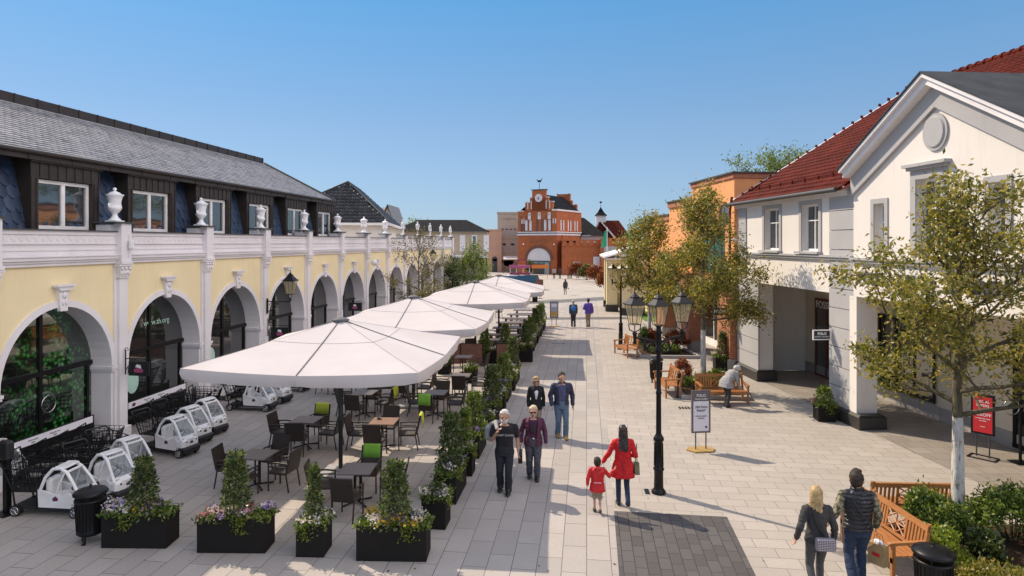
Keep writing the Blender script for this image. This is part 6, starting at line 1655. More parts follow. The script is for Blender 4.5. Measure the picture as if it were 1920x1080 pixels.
bush('wine red shrub at the right picture edge', 9.6, 9.6, .45, .5, .6, 1400, .06, 'leaf_wine', 206)
bush('bright green grassy perennial at the bottom right corner', 8.2, 9.1, .5, .35, .45, 1300, .09, 'leaf_lime', 207)
bush('soft green shrub between the grassy perennial and the wine red shrub', 8.6, 10.1, .65, .55, .55, 2600, .055, 'leaf_green', 208)
bush('blue green spiky tuft at the foot of the big tree', 8.25, 11.2, .3, .3, .45, 600, .10, 'leaf_dark', 209)
bush('pink flowering low plant at the bottom right corner', 9.2, 8.9, .5, .3, .35, 900, .05, 'petal_pink', 210)
bush('green and white flowering shrub behind the bollard of the middle bed', 6.75, 23.4, .45, .45, .75, 1500, .07, 'leaf_green', 211)
bush('orange red shrub in the middle of the middle bed', 7.2, 24.0, .45, .5, .65, 1200, .07, 'leaf_red', 212)
bush('yellow flowering shrub beside the whitewashed trunk of the middle bed', 7.6, 23.8, .45, .45, .85, 1300, .07, 'leaf_lime', 213)
bush('dark red leaved shrub behind the street-facing bench of the middle bed', 6.6, 24.8, .35, .5, 1.0, 900, .08, 'leaf_red', 214)
bush('green shrub at the far right of the middle bed', 8.15, 24.1, .4, .5, .6, 1200, .07, 'leaf_green', 215)
bush('orange red leaved shrub at the left of the far bed', 7.1, 33.0, .6, .6, 1.1, 1500, .10, 'leaf_red', 221)
bush('orange red leaved shrub at the right of the far bed', 8.4, 32.8, .7, .7, 1.0, 1700, .10, 'leaf_red', 222)
bush('low green shrub in the front of the far bed', 7.6, 31.9, .8, .45, .55, 1500, .08, 'leaf_green', 223)
bush('pointed dark evergreen at the left end of the far bed', 6.75, 32.6, .3, .35, 1.25, 1300, .08, 'leaf_dark', 224)
for i, (px, py, m, w_) in enumerate(((1083, 524, 'leaf_red', 1.6), (1100, 528, 'leaf_bronze', 1.2), (1118, 532, 'leaf_red', 1.5), (1134, 547, 'leaf_red', .8), (993, 516, 'leaf_dark', .7))):
    p = G(px, py)
    bush(['rust coloured bush by the hall walls, leftmost of the distant bushes', 'bronze bush second of the distant row before the brick annex', 'rust coloured bush third of the distant row before the brick annex', 'rust coloured bush in a pot beside the yellow colonnade', 'dark clipped bush beside the pink kiosk'][i], p.x, p.y, w_, .8, 2.2, 1500, .28, m, 240 + i, 0.2)

gl_ = np.random.default_rng(77); fp = np.stack([gl_.uniform(-7, 9, 230), gl_.uniform(9, 30, 230), np.full(230, .004)], 1)
fl_ = leaves('fallen_leaves', fp, .06, 'leaf_bronze', None, seed=78, up=-.0, asp=.6)
for v in fl_.data.vertices: v.co.z = .002 + abs(v.co.z) * .25
tag(fl_, None, None, None, 'stuff')
# ------------------------------------------------------------ people
# body frame: +Y faces forward, +X is the person's right? (x>0 = viewer's left when facing us). Units: metres for a 1.75 m figure
def person(label, loc, rz, H=1.75, bulk=1.0, bend=0., *a_, **k_):
    return _person(label, loc, rz, H, bulk, bend, *a_, **k_)
def _person(label, loc, rz, H=1.75, bulk=1.0, bend=0., female=False, legs=((0.0, .0), (0.0, .0)), arms=None, outfit=None, hair=None, lean=0., head_yaw=0., detail=True, child=False, group=None, headpitch=0.):
    """legs: for left(-x) and right(+x): (foot_y, lift). arms: {'L':(elbow,hand),'R':(...)} in body coordinates"""
    S = H / 1.75; t = thing('person', label, 'person', loc, rz, group); t.scale = (S * bulk, S * bulk, S)
    vx = .0095 if detail else .022
    sw = .175 if female else .20   # shoulder half width
    hw = .165 if female else .16
    hipz = .90; ly = lambda z: math.tan(lean) * max(z - hipz, 0)
    def LP(x, y, z): return Vector((x, y + ly(z), z))
    hs = 1.38 if child else 1.14
    o = outfit
    feet = []; leg_j = []
    for s, (fy, lift) in zip((-1, 1), legs):
        hip = Vector((s * .09, 0, hipz)); ank = Vector((s * .085, fy, .085 + lift))
        d = (ank - hip); l1, l2 = .42, .415; L_ = min(d.length, l1 + l2 - .004); d.normalize()
        a = (l1 * l1 - l2 * l2 + L_ * L_) / (2 * L_); h = math.sqrt(max(l1 * l1 - a * a, 0)); fwd = Vector((0, 1, 0)); perp = (fwd - d * fwd.dot(d)).normalized()
        knee = hip + d * a + perp * h; ank = hip + d * L_
        leg_j.append((hip, knee, ank))
    if arms is None: arms = {}
    arm_j = {}
    for s, nm in ((-1, 'L'), (1, 'R')):
        sh = LP(s * sw, -.01, 1.42)
        e, h_ = arms.get(nm, ((s * .232, -.06, 1.12), (s * .235, .05, .86)))
        e = LP(*e); h_ = LP(*h_)
        ed = (e - sh).normalized(); e = sh + ed * .295; hd = (h_ - e).normalized(); h_ = e + hd * .25
        arm_j[nm] = (sh, e, h_, hd)
    def torso(mb, k=1.0, z0=.84, zt=1.5, fy=1.0, wf=1.0):
        prof = [(.84, hw * .98, .105), (.92, hw * 1.05, .118), (1.0, hw * 1.0, .112), (1.10, (.125 if female else .148), .098), (1.22, (.142 if female else .165), .112), (1.32, .165 if female else .185, .118), (1.40, .165 if female else .19, .105), (1.45, .12 if female else .14, .085), (1.49, .07, .065)]
        if not female: prof[3] = (1.10, .158, .118); prof[4] = (1.22, .168, .122)
        rings = [(z, rx * k * wf, ry * k * fy, 0, ly(z)) for z, rx, ry in prof if z >= z0 - .001 and z <= zt]
        mb.loft(rings, 24)
    hc = LP(0, .02, 1.635)
    # ---- head + neck + hands + forearms : one continuous skin body
    b = MB()
    torso(b, .93); b.cap(LP(0, -.01, 1.43), LP(0, .012, 1.56), .057, .052)
    Th = Matrix.Translation(hc) @ Matrix.Rotation(head_yaw, 4, 'Z') @ Matrix.Rotation(headpitch, 4, 'X') @ Matrix.Scale(hs, 4)
    b.ell((0, -.01, .02), (.074, .094, .105), 18, 12, Th); b.ell((0, .03, -.055), (.052, .058, .052), 14, 8, Th); b.ell((0, .05, -.005), (.058, .045, .07), 14, 8, Th)
    n0 = len(b.v); b.cap((0, .088, .012), (0, .108, -.022), .008, .014, 8); b.cap((-.02, .088, -.055), (.02, .088, -.055), .008, .008, 6); b.cap((0, .074, -.09), (0, .076, -.095), .018, .018, 6)
    for s in (-1, 1): b.ell((s * .078, -.008, -.005), (.012, .024, .032), 8, 6); b.cap((s * .016, .084, .028), (s * .05, .074, .026), .008, .007, 6)
    b.v[n0:] = [tuple(Th @ Vector(v)) for v in b.v[n0:]]
    for hip, knee, ank in leg_j:
        b.cap(hip, knee, .075, .048); b.cap(knee + Vector((0, -.01, -.03)), ank, .048, .034); b.cap(ank, ank + Vector((0, .08, -.04)), .03, .024)
    for nm, (sh, e, h_, hd) in arm_j.items():
        s = -1 if nm == 'L' else 1
        b.cap(sh, e, .048, .038); b.cap(e, h_, .037, .025)
        # hand
        side = Vector((0, 1, 0)) if abs(hd.y) < .8 else Vector((0, 0, 1)); side = (side - hd * side.dot(hd)).normalized(); nrm = hd.cross(side) * (-s)
        palm = h_ + hd * .05
        for q in (-1, -.33, .33, 1):
            r0 = h_ + hd * .02 + side * q * .016; kn = h_ + hd * .085 + side * q * .027
            b.cap(r0, kn, .014, .0125, 8)
            fl = {-1: .058, -.33: .072, .33: .078, 1: .068}[q]
            mid = kn + hd * fl * .5 + nrm * -.010; tip = mid + hd * fl * .42 + nrm * -.022
            b.cap(kn, mid, .0095, .009, 8); b.cap(mid, tip, .009, .0075, 8)
        th0 = h_ + hd * .03 + side * .028; th1 = th0 + hd * .035 + side * .03 + nrm * -.012; b.cap(th0, th1, .0125, .011, 8); b.cap(th1, th1 + hd * .03 + side * .004 + nrm * -.008, .0105, .009, 8)
    blob('body', b, o.get('skin', 'skin'), t, vx, 2)
    # ---- face
    if detail:
        f = MB()
        for s in (-1, 1): f.ell((s * .031, .086, .014), (.012, .006, .006), 8, 6, Th)
        f.build('eyes', 'eye_dark', t)
        f = MB(); f.ell((0, .0975, -.055), (.022, .004, .005), 8, 5, Th); f.build('mouth', 'lips', t)
        if o.get('glasses'):
            f = MB()
            for s in (-1, 1): f.ell((s * .033, .098, .014), (.027, .010, .019), 10, 6, Th); f.tube([Th @ Vector((s * .06, .092, .02)), Th @ Vector((s * .08, .0, .015))], .004, 4)
            f.tube([Th @ Vector((-.02, .1, .02)), Th @ Vector((.02, .1, .02))], .004, 4); f.build('sunglasses', 'lens_dark', t)
    # ---- hair
    if hair:
        m, style = hair; b = MB()
        b.ell((0, -.022, .045), (.083, .098, .092), 18, 12, Th)
        if style in ('short', 'quiff'):
            b.ell((0, -.045, .0), (.077, .075, .085), 14, 10, Th)
            if style == 'quiff': b.ell((0, .02, .11), (.06, .07, .04), 12, 8, Th)
        if style == 'bob': b.ell((0, -.05, -.03), (.088, .07, .10), 14, 10, Th); b.ell((-.07, .01, -.02), (.025, .045, .08), 8, 8, Th); b.ell((.07, .01, -.02), (.025, .045, .08), 8, 8, Th); b.ell((0, .035, .10), (.07, .05, .03), 10, 6, Th)
        if style == 'long':
            b.ell((0, -.05, -.04), (.088, .072, .13), 14, 10, Th)
            for q in (-.055, -.02, .02, .055): b.cap(Th @ Vector((q, -.07, -.08)), Th @ Vector((q * 1.2, -.15, -.32)), .042, .022)
        if style == 'shoulder':
            b.ell((0, -.045, -.03), (.088, .075, .12), 14, 10, Th)
            for q in (-.06, -.02, .02, .06): b.cap(Th @ Vector((q, -.06, -.08)), Th @ Vector((q * 1.1, -.10, -.19)), .038, .022)
        if style == 'ruffled':
            for q in range(14): a = q * 2.4; b.ell((.06 * math.cos(a), -.02 + .07 * math.sin(a), .08 + .03 * math.sin(q)), (.035, .035, .03), 8, 6, Th)
        # cut the face free
        cut = [v for v in b.v]
        hb = blob('hair', b, m, t, vx * 1.1, 1, wr=.013)
        me = hb.data; inv = Th.inverted()
        for v in me.vertices:
            q = inv @ v.co
            lim = .07 if q.z < .078 else .088 + (.0 if style != 'quiff' else .02)
            if abs(q.x) < .088 and q.y > .0:
                if q.z < .065: q.y = min(q.y, .012 + max(0, abs(q.x) - .06) * .4)
                else: q.y = min(q.y, lim + .012)
                v.co = Th @ q
        if o.get('beard'):
            b = MB(); b.ell((0, .042, -.07), (.058, .06, .05), 12, 8, Th); b.ell((0, .01, -.04), (.072, .05, .05), 12, 8, Th); b.cap(Th @ Vector((-.03, .098, -.035)), Th @ Vector((.03, .098, -.035)), .011, .011); bb = blob('beard', b, o['beard'], t, .011, 1)
    # ---- trousers / skirt
    if o.get('legs'):
        b = MB(); k = o.get('legfit', 1.0); b.loft([(.80, hw * .98, .12, 0, 0), (.88, hw * 1.06, .128, 0, 0), (.97, hw * 1.04, .125, 0, 0), (1.03, hw * .96, .115, 0, ly(1.03))], 24)
        cut_ = o.get('leglen', 1.0)
        for hip, knee, ank in leg_j:
            b.cap(hip + Vector((0, -.01, -.02)), knee, .098 * k, .066 * k); e_ = knee.lerp(ank, cut_) + Vector((0, -.005, -.0 if cut_ < .5 else -.012)); b.cap(knee, e_, .068 * k, .056 * k * (1.14 if not female else 1))
        blob('trousers', b, o['legs'], t, vx * 1.25, 3, wr=.007 if k > 1 else .003)
    if o.get('stockings'):
        b = MB()
        for hip, knee, ank in leg_j: b.cap(hip, knee, .08, .055); b.cap(knee, ank, .055, .04)
        blob('tights', b, o['stockings'], t, vx * 1.2, 2)
    # ---- shoes
    for s, (hip, knee, ank) in zip((-1, 1), leg_j):
        b = MB(); d = (ank - knee).normalized(); tilt = max(min((.085 - 0) and (ank.z - .085) * 2.2, .9), 0) if ank.y < 0 else 0
        T = Matrix.Translation(ank) @ Matrix.Rotation(-tilt, 4, 'X')
        b.ell((0, -.005, -.04), (.052, .078, .05), 12, 8, T); b.ell((0, .10, -.05), (.056, .115, .04), 12, 8, T); b.ell((0, .03, .0), (.052, .065, .055), 10, 6, T)
        blob('shoe', b, o.get('shoes', 'shoe_black'), t, .012, 1)
        if o.get('soles'):
            b = MB(); b.ell((0, .045, -.078), (.05, .15, .012), 14, 6, T); b.build('sole', o['soles'], t)
    # ---- shirt
    def sleeves(b, r0, r1, upto):
        for nm, (sh, e, h_, hd) in arm_j.items():
            if upto <= .5: b.cap(sh, sh.lerp(e, upto * 2), r0, r0 * .96)
            else: b.cap(sh, e, r0, (r0 + r1) * .5); b.cap(e, e.lerp(h_, (upto - .5) * 2), (r0 + r1) * .5, r1)
    def yoke(b, r): b.cap(LP(-sw * .92, -.01, 1.42), LP(0, -.015, 1.45), r, r * 1.05); b.cap(LP(sw * .92, -.01, 1.42), LP(0, -.015, 1.45), r, r * 1.05)
    if o.get('shirt'):
        b = MB(); torso(b, 1.06, .88, 1.46); yoke(b, .058); sl = o.get('sleeve', 1.0)
        if sl > 0: sleeves(b, .066, .045, sl)
        blob('shirt', b, o['shirt'], t, vx * 1.25, 3, wr=.006)
    if o.get('vneck'):   # pale front seen in the opening of a jacket
        b = MB(); b.loft([(1.12, .03, .02, 0, .112), (1.22, .045, .022, 0, .122), (1.34, .062, .022, 0, .122), (1.43, .07, .03, 0, .075), (1.47, .06, .04, 0, .03)], 14); blob('blouse', b, o['vneck'], t, .011, 2)
    if o.get('jacket'):
        jk = o.get('jfit', 1.17); b = MB(); z0 = o.get('jlen', .84); fl = o.get('flare', 1.0)
        prof = [(z0, hw * 1.12 * fl, .128 * fl), (max(z0 + .05, .92), hw * 1.08 * (1 + (fl - 1) * .6), .125), (1.02, hw * 1.02, .12), (1.10, (.14 if female else .165) * (1.15 if fl > 1.2 else 1), .115), (1.22, .152 if female else .175, .125), (1.32, .172 if female else .192, .127), (1.40, .172 if female else .198, .115), (1.46, .12, .09), (1.495, .075, .072)]
        if z0 < .8: prof.insert(1, ((z0 + .9) / 2, hw * 1.1 * (1 + (fl - 1) * .8), .127 * (1 + (fl - 1) * .8)))
        b.loft([(z, rx * jk / 1.08, ry * jk / 1.08, 0, ly(z)) for z, rx, ry in prof], 28); yoke(b, .064)
        sl = o.get('jsleeve', .97)
        if sl > 0: sleeves(b, .074 if not female else .064, .052 if not female else .045, sl)
        if o.get('collar'): b.loft([(1.44, .10, .09, 0, ly(1.44) - .01), (1.52, .088, .088, 0, ly(1.5)), (1.535, .08, .08, 0, ly(1.5))], 18)
        if o.get('hood'): b.ell(LP(0, -.10, 1.47), (.12, .08, .08), 12, 8)
        jo = blob('jacket', b, o['jacket'], t, vx * 1.25, 3, wr=.009)
        if o.get('open'):   # carve the front opening: push the middle front inwards so the shirt shows
            wd = o['open']
            for v in jo.data.vertices:
                q = v.co
                if q.y - ly(q.z) > .02 and abs(q.x) < wd * (.55 + .45 * min(max((q.z - .9) / .5, 0), 1)) and q.z < 1.5: v.co.y = min(v.co.y, ly(q.z) + .045)
        if o.get('lapel'):
            for s in (-1, 1):
                b = MB(); b.tube([LP(s * .07, .055, 1.47), LP(s * .088, .125, 1.34), LP(s * .05, .145, 1.18), LP(s * .03, .14, 1.1)], [.018, .024, .014, .008], 6); b.build('lapel', o['lapel'], t)
    if o.get('sleeves2'):
        b = MB(); sleeves(b, .064, .05, .97); blob('sleeves', b, o['sleeves2'], t, vx * 1.3, 2)
    if bend:
        for ch_ in t.children:
            for v in ch_.data.vertices:
                f_ = min(max((v.co.z - .84) / .28, 0), 1) if abs(v.co.x) < .5 else 1
                if v.co.z > .84 or f_ > 0:
                    a_ = -bend * f_; y, z = v.co.y, v.co.z - .95
                    v.co.y = y * math.cos(a_) - z * math.sin(a_); v.co.z = .95 + y * math.sin(a_) + z * math.cos(a_)
    return t, arm_j, LP
def local(t, name, mb, m): return mb.build(name, m, t)
F = lambda deg: R(deg)
# faces toward camera: rz = 180 +/-
wb, aj, LP = person('bearded white-haired man in black tee and jeans, grey jacket slung over his shoulder', G(946, 921), PI - .08, 1.80, bulk=1.12, legs=((.10, 0), (-.08, .0)),
    arms={'R': ((.24, .10, 1.16), (.10, .22, 1.40)), 'L': ((-.25, -.05, 1.12), (-.27, .03, .86))}, outfit=dict(skin='skin_tan', shirt='cloth_black', sleeve=.33, legs='cloth_black_denim', legfit=1.08, shoes='shoe_black', beard='hair_white'), hair=('hair_white', 'short'), group='people walking toward the camera')
b = MB(); b.cap((.13, .18, 1.42), (.17, -.02, 1.50), .035, .05); b.cap((.17, -.02, 1.50), (.24, -.15, 1.36), .055, .09); b.cap((.24, -.15, 1.38), (.28, -.16, 1.12), .10, .09); b.cap((.33, -.12, 1.34), (.34, -.12, 1.14), .07, .07)
blob('slung_jacket', b, 'coat_grey', wb, .014, 3)
textmesh('shirt_lettering', 'CAMP DAVID', .062, 'coat_grey', wb, (-.02, .142, 1.27), (PI / 2, 0, PI), .004, bold=.002)
pw, aj, LP = person('older woman in plum jacket, sunglasses and grey trousers carrying a black handbag toward the camera', G(1000, 897), PI - .05, 1.70, bulk=1.10, female=True, legs=((.06, 0), (-.10, .0)),
    arms={'R': ((.27, -.06, 1.14), (.27, .05, .90)), 'L': ((-.26, -.04, 1.13), (-.28, .10, .88))}, outfit=dict(shirt='cloth_purple', legs='cloth_slate', legfit=1.18, jacket='cloth_plum', jlen=.84, jfit=1.25, open=.10, glasses=1, shoes='shoe_black'), hair=('hair_pale', 'short'), group='people walking toward the camera')
b = MB(); b.box(-.055, .055, .17, .20, 1.20, 1.32); b.build('camera_pouch', 'leather_black', pw)
b = MB(); b.tube([(-.05, .17, 1.32), (-.06, .08, 1.46)], .006, 4); b.tube([(.05, .17, 1.32), (.06, .08, 1.46)], .006, 4); b.build('neck_strap', 'leather_black', pw)
b = MB(); b.ell((0, .145, 1.02), (.03, .01, .022), 10, 6); b.build('belt_buckle', 'chrome', pw)
hb_ = MB(); hb_.prism([(-.13, 0), (.13, 0), (.15, .2), (.10, .28), (-.10, .28), (-.15, .2)], -.05, .05, 'x'); hb_.tube([(0, -.08, .26), (0, -.04, .48), (0, .04, .48), (0, .08, .26)], .012, 6)
hp = pw.matrix_basis @ Vector((.29, .05, .42)); tag(hb_.build('handbag', 'leather_black', None, hp, PI), 'black leather handbag hanging from the hand of the woman in plum', 'handbag')
bw_, _, _ = person('blonde woman in black blazer, white top and sunglasses walking toward the camera', G(1005, 817), PI + .03, 1.69, female=True, legs=((-.06, 0), (.10, 0)), outfit=dict(vneck='cloth_white', legs='cloth_khaki', legfit=.95, jacket='cloth_black', jlen=.80, jfit=1.15, lapel='cloth_black', glasses=1), hair=('hair_blond', 'bob'), group='people walking toward the camera')
nm_, _, _ = person('man in open navy jacket, blue polo and jeans walking toward the camera', G(1053, 820), PI + .10, 1.84, bulk=1.08, legs=((.12, 0), (-.10, 0.0)), arms={'R': ((.28, -.03, 1.15), (.26, .08, .92)), 'L': ((-.28, -.03, 1.15), (-.27, .06, .92))}, outfit=dict(shirt='cloth_polo', legs='cloth_jeans', legfit=1.08, jacket='cloth_navy', jlen=.92, jfit=1.2, open=.11, shoes='shoe_tan', collar=1), hair=('hair_brown', 'short'), group='people walking toward the camera')
rw, raj, _ = person('long-haired woman in red coat and blue jeans walking away holding a child by the hand', G(1168, 950), -.06, 1.70, female=True, legs=((.10, 0), (-.22, .10)), arms={'L': ((-.30, .02, 1.16), (-.42, .08, .95)), 'R': ((.26, -.06, 1.16), (.20, .18, 1.08))}, outfit=dict(legs='cloth_dark_jeans', legfit=.92, jacket='cloth_red', jlen=.66, jfit=1.18, flare=1.28, collar=1), hair=('hair_dark', 'long'), group='mother and child in red')
b = MB(); b.box(-.008, .008, -.185, -.165, .70, 1.1); b.build('coat_pleat', 'kiosk_pink', rw)
hg = MB(); hg.prism([(-.14, 0), (.14, 0), (.12, .2), (-.08, .24)], -.05, .05, 'x'); hg.tube([(0, -.1, .2), (0, -.02, .62), (0, .1, .2)], .01, 5); hp = rw.matrix_basis @ Vector((.29, .02, .74)); tag(hg.build('handbag', 'leather_olive', None, hp, 0), 'olive shoulder bag at the hip of the woman in the red coat', 'handbag')
hw_world = rw.matrix_basis @ (raj['L'][2] + raj['L'][3] * .07)
cf_ = G(1120, 962)
ch, caj, _ = person('small boy in red hooded jacket and khaki shorts holding the hand of the woman', cf_, -.08, 1.12, legs=((.12, 0), (-.14, .06)), arms={'L': ((-.30, -.04, 1.16), (-.32, .03, .90)), 'R': ((.34, .02, 1.25), (.50, .03, 1.35))}, outfit=dict(legs='cloth_khaki', legfit=1.15, leglen=.1, jacket='cloth_red_shell', jlen=.72, jfit=1.35, flare=1.15, hood=1, shoes='hair_brown'), hair=('hair_brown', 'short'), child=True, group='mother and child in red')
b = MB(); b.tube([(-.12, -.175, 1.04), (0, -.20, 1.05), (.12, -.175, 1.04)], .008, 5); b.build('reflective_stripe', 'ink_white', ch)
gw_, gaj, _ = person('blonde woman in dark grey jacket and leggings walking beside the man in quilted vest', (4.82, 10.12, 0), -.10, 1.72, female=True, legs=((-.15, .05), (.10, 0)), arms={'L': ((-.28, -.08, 1.16), (-.31, .02, .93)), 'R': ((.26, -.04, 1.13), (.30, .10, .86))}, outfit=dict(legs='cloth_ash', legfit=.95, jacket='cloth_charcoal', jlen=.90, jfit=1.10, flare=1.05, glasses=1), hair=('hair_blond', 'shoulder'), head_yaw=-.45, group='couple walking away with shopping bag')
b = MB(); b.tube([(-.12, -.14, 1.46), (-.06, -.155, 1.25), (.06, -.15, 1.05)], .018, 6); b.tube([(-.12, -.12, 1.47), (-.10, .10, 1.42), (.1, .14, 1.1)], .016, 6); b.build('bag_strap', 'leather_black', gw_)
b = MB(); b.bbox(-.15, .15, -.05, .05, 0, .19, .02); hp = gw_.matrix_basis @ Vector((.06, -.20, .84)); tag(b.build('shoulder_bag', 'check_bag', None, hp, -.1), 'small checked shoulder bag on the back of the blonde woman at the lower right', 'handbag')
mv, maj, _ = person('dark-haired man in black quilted vest, camouflage sleeves and jeans walking away with a paper bag', (5.62, 10.42, 0), -.16, 1.85, bulk=1.07, legs=((-.10, .03), (.10, 0)), arms={'L': ((-.31, -.10, 1.18), (-.36, .02, .98)), 'R': ((.27, -.04, 1.14), (.28, .10, .88))}, outfit=dict(legs='cloth_dark_jeans', legfit=1.05, shirt='camo', sleeve=0, sleeves2='camo', jacket='quilt', jlen=.90, jfit=1.24, jsleeve=0, collar=1, shoes='shoe_blue', soles='ink_white'), hair=('hair_brown', 'quiff'), head_yaw=-.5, group='couple walking away with shopping bag')
b = MB(); b.tube([(-.14, -.17, 1.44), (0, -.19, 1.2), (.15, -.18, 1.0)], .016, 6); b.build('bag_strap', 'leather_black', mv)
b = MB(); b.box(-.13, .13, -.07, .07, 0, .34); 
pbm = b.build('paper_bag', 'paper_bag', None, mv.matrix_basis @ Vector((.31, .07, .34)), -R(60)); tag(pbm, 'brown paper shopping bag in the right hand of the man in the vest', 'shopping bag')
b = MB(); 
for s in (-1, 1): b.tube([(-.06, s * .06, .33), (-.04, s * .03, .47), (.04, s * .03, .47), (.06, s * .06, .33)], .005, 4)
b.build('handles', 'leather_black', pbm); b = MB(); b.ell((0, 0, .35), (.09, .05, .05), 8, 6); b.build('tissue', 'sign_white', pbm)
b = MB(); b.box(-.06, .06, -.074, -.071, .14, .2); b.build('print', 'sign_red', pbm)
pa, _, _ = person('grey-haired man in slate jacket with bright blue backpack walking away', G(1075, 613), -.03, 1.76, legs=((.08, 0), (-.10, .02)), outfit=dict(legs='cloth_charcoal', legfit=1.1, jacket='jacket_slate', jlen=.84, jfit=1.2), hair=('hair_grey', 'short'), detail=False, group='pair walking away in the middle distance')
b = MB(); b.ell((0, -.2, 1.24), (.15, .10, .2), 12, 8); b.build('backpack', 'pack_blue', pa)
person('man in violet anorak and brown trousers, right of the one with the blue backpack', G(1103, 613), .12, 1.86, legs=((-.06, 0.02), (.10, 0)), arms={'L': ((-.30, -.06, 1.2), (-.20, .12, 1.1)), 'R': ((.27, -.04, 1.13), (.30, .02, .88))}, outfit=dict(legs='cloth_khaki', legfit=1.05, jacket='anorak_purple', jlen=.84, jfit=1.32, flare=1.1), hair=('hair_brown', 'short'), detail=False, group='pair walking away in the middle distance')
kw, _, _ = person('woman in dark coat and boots with handbag crossing the round plaza alone', G(1060, 553), .2, 1.68, female=True, legs=((.10, 0), (-.14, .04)), outfit=dict(stockings='cloth_charcoal', jacket='cloth_charcoal', jlen=.72, jfit=1.2, flare=1.1, shoes='coat_grey'), hair=('hair_dark', 'long'), detail=False)
b = MB(); b.ell((.34, 0, .72), (.06, .12, .1), 8, 6); b.tube([(.3, 0, .9), (.34, 0, .8)], .012, 4); b.build('handbag', 'leather_black', kw)
for (px, lab, j, h) in ((1039, 'distant person in pale top walking by the hall, left of a pair', 'coat_grey', 1.75), (1050, 'distant person in dark top walking by the hall, right of a pair', 'cloth_charcoal', 1.68), (1066, 'distant person in white top near the rust coloured bushes', 'cloth_white', 1.7), (1071, 'distant person in dark clothes close to the person in the white top', 'cloth_charcoal', 1.45)):
    person(lab, G(px, 522.5), .1, h, legs=((.08, 0), (-.08, 0)), outfit=dict(legs='cloth_charcoal', jacket=j, jlen=.86), hair=('hair_brown', 'short'), detail=False, group='distant people before the brick hall')
person('distant person in violet top at the stone tower house', G(928, 507), .1, 1.7, legs=((.05, 0), (-.05, 0)), outfit=dict(legs='cloth_navy', jacket='anorak_purple', jlen=.86), hair=('hair_dark', 'short'), detail=False)
# bending grey person at the bench
bp_, baj, _ = person('white-haired person in grey coat bending over the middle bench with a cane', G(1362, 763), R(-62), 1.62, bend=R(52), female=True, legs=((.06, 0), (-.06, 0)), arms={'R': ((.22, .20, 1.20), (.20, .44, 1.18)), 'L': ((-.22, .20, 1.20), (-.16, .44, 1.14))}, outfit=dict(legs='cloth_charcoal', legfit=1.1, jacket='coat_grey', jlen=.74, jfit=1.35, flare=1.35), hair=('hair_white', 'bob'), headpitch=-.5)
p = G(1414, 752); q = Vector((8.0, 22.6, .95)); a = MB(); a.tube([(0, 0, 0), q - p], .013, 6); a.tube([q - p, q - p + Vector((-.06, 0, .03)), q - p + Vector((-.12, .02, 0))], .014, 6); tag(a.build('walking_cane', 'hair_dark', None, p), 'thin dark walking cane leaning against the right end of the middle bench', 'cane')
# statues on the far parapet
def statue(i, k, lab, fem):
    S_, _, _ = person(lab, on_ped(k), LRZ + PI + R(60), 1.75, female=fem, legs=((.03, 0), (-.05, 0)), arms={'R': ((.22, .10, 1.16), (.10, .2, 1.35))} if i % 2 else {}, outfit=dict(skin='statue_white', stockings='statue_white', jacket='statue_white', jlen=.70, flare=1.2, jfit=1.2, shoes='statue_white'), hair=('statue_white', 'ruffled'), detail=False, group='white statues on the far arcade parapet')
    S_.name = 'statue'; S_['category'] = 'statue'; S_.scale = (.6,) * 3
    a = MB(); a.lathe([(.28, -.0), (.25, .06), (.2, .08)], 12); a.build('base', 'statue_white', S_)
for i, (k, lab, fem) in enumerate(((8, 'white statue on the arcade parapet, first after the urns', True), (9, 'white statue on the arcade parapet, second after the urns', False), (10, 'white statue on the arcade parapet, third after the urns', True), (11, 'white statue on the arcade parapet, fourth after the urns', False), (12, 'white statue on the arcade parapet at its far end', True))):
    statue(i, k, lab, fem)
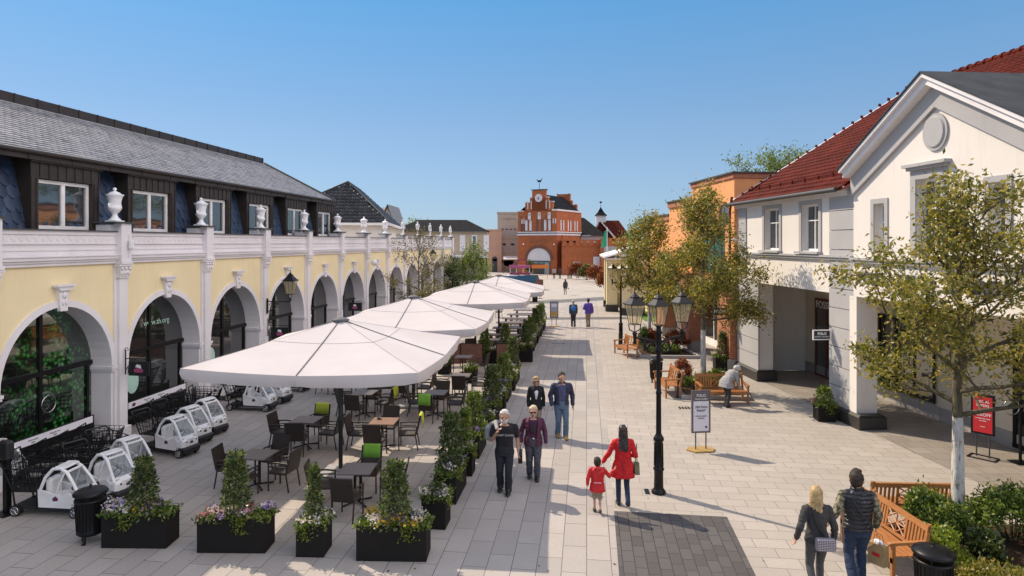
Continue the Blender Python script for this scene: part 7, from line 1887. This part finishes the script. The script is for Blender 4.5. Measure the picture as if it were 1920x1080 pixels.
# ------------------------------------------------------------ light, sky, camera
EL = 43.5; AZ = 52.0      # sun elevation, degrees left of the view axis
sd = Vector((-math.sin(R(AZ)) * math.cos(R(EL)), math.cos(R(AZ)) * math.cos(R(EL)), math.sin(R(EL))))
sl = bpy.data.lights.new('Sun', 'SUN'); sl.energy = 3.4; sl.angle = R(.5); sl.color = (1, .85, .66)
so_ = bpy.data.objects.new('Sun', sl); COL.objects.link(so_); so_.rotation_euler = sd.to_track_quat('Z', 'Y').to_euler(); so_.location = (0, 0, 30)
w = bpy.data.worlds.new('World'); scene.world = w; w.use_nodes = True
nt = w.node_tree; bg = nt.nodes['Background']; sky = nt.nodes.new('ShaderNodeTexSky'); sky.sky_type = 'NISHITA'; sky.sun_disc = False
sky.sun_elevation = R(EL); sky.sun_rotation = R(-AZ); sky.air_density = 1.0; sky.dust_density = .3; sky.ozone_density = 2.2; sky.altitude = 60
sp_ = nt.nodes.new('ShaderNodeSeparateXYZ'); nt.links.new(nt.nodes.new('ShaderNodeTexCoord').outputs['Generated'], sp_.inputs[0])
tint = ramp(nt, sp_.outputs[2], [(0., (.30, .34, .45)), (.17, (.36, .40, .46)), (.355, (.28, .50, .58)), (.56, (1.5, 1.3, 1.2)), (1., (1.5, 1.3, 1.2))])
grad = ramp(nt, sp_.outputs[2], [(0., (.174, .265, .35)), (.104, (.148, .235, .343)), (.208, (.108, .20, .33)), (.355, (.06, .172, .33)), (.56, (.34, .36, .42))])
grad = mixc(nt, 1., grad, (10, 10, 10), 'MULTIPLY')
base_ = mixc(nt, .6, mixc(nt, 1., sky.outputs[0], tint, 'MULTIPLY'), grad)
# added fill light: bright patch of unseen sky right and behind, lifts shaded arcade
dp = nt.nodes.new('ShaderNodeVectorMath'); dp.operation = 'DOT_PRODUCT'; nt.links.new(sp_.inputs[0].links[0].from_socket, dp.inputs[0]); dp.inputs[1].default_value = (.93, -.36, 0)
fill_mask = mathn(nt, 'MULTIPLY', ramp(nt, dp.outputs['Value'], [(.34, (0, 0, 0)), (.72, (1, 1, 1))]), ramp(nt, sp_.outputs[2], [(.24, (0, 0, 0)), (.40, (1, 1, 1))]))
nt.links.new(mixc(nt, fill_mask, base_, (11.5, 10.3, 9.9)), bg.inputs[0]); bg.inputs[1].default_value = .15
c = bpy.data.cameras.new('Camera'); co_ = bpy.data.objects.new('Camera', c); COL.objects.link(co_); scene.camera = co_
co_.location = (0, 0, CAMH); co_.rotation_euler = (PI / 2, 0, 0); c.sensor_width = 36; c.lens = 36 * FPX / 1920; c.shift_y = -(540 - HOR) / 1920; c.clip_end = 3000; c.clip_start = .1
scene.view_settings.view_transform = 'Standard'; scene.view_settings.look = 'None'; scene.view_settings.exposure = 0.62; scene.view_settings.gamma = 1
scene.render.engine = 'CYCLES'
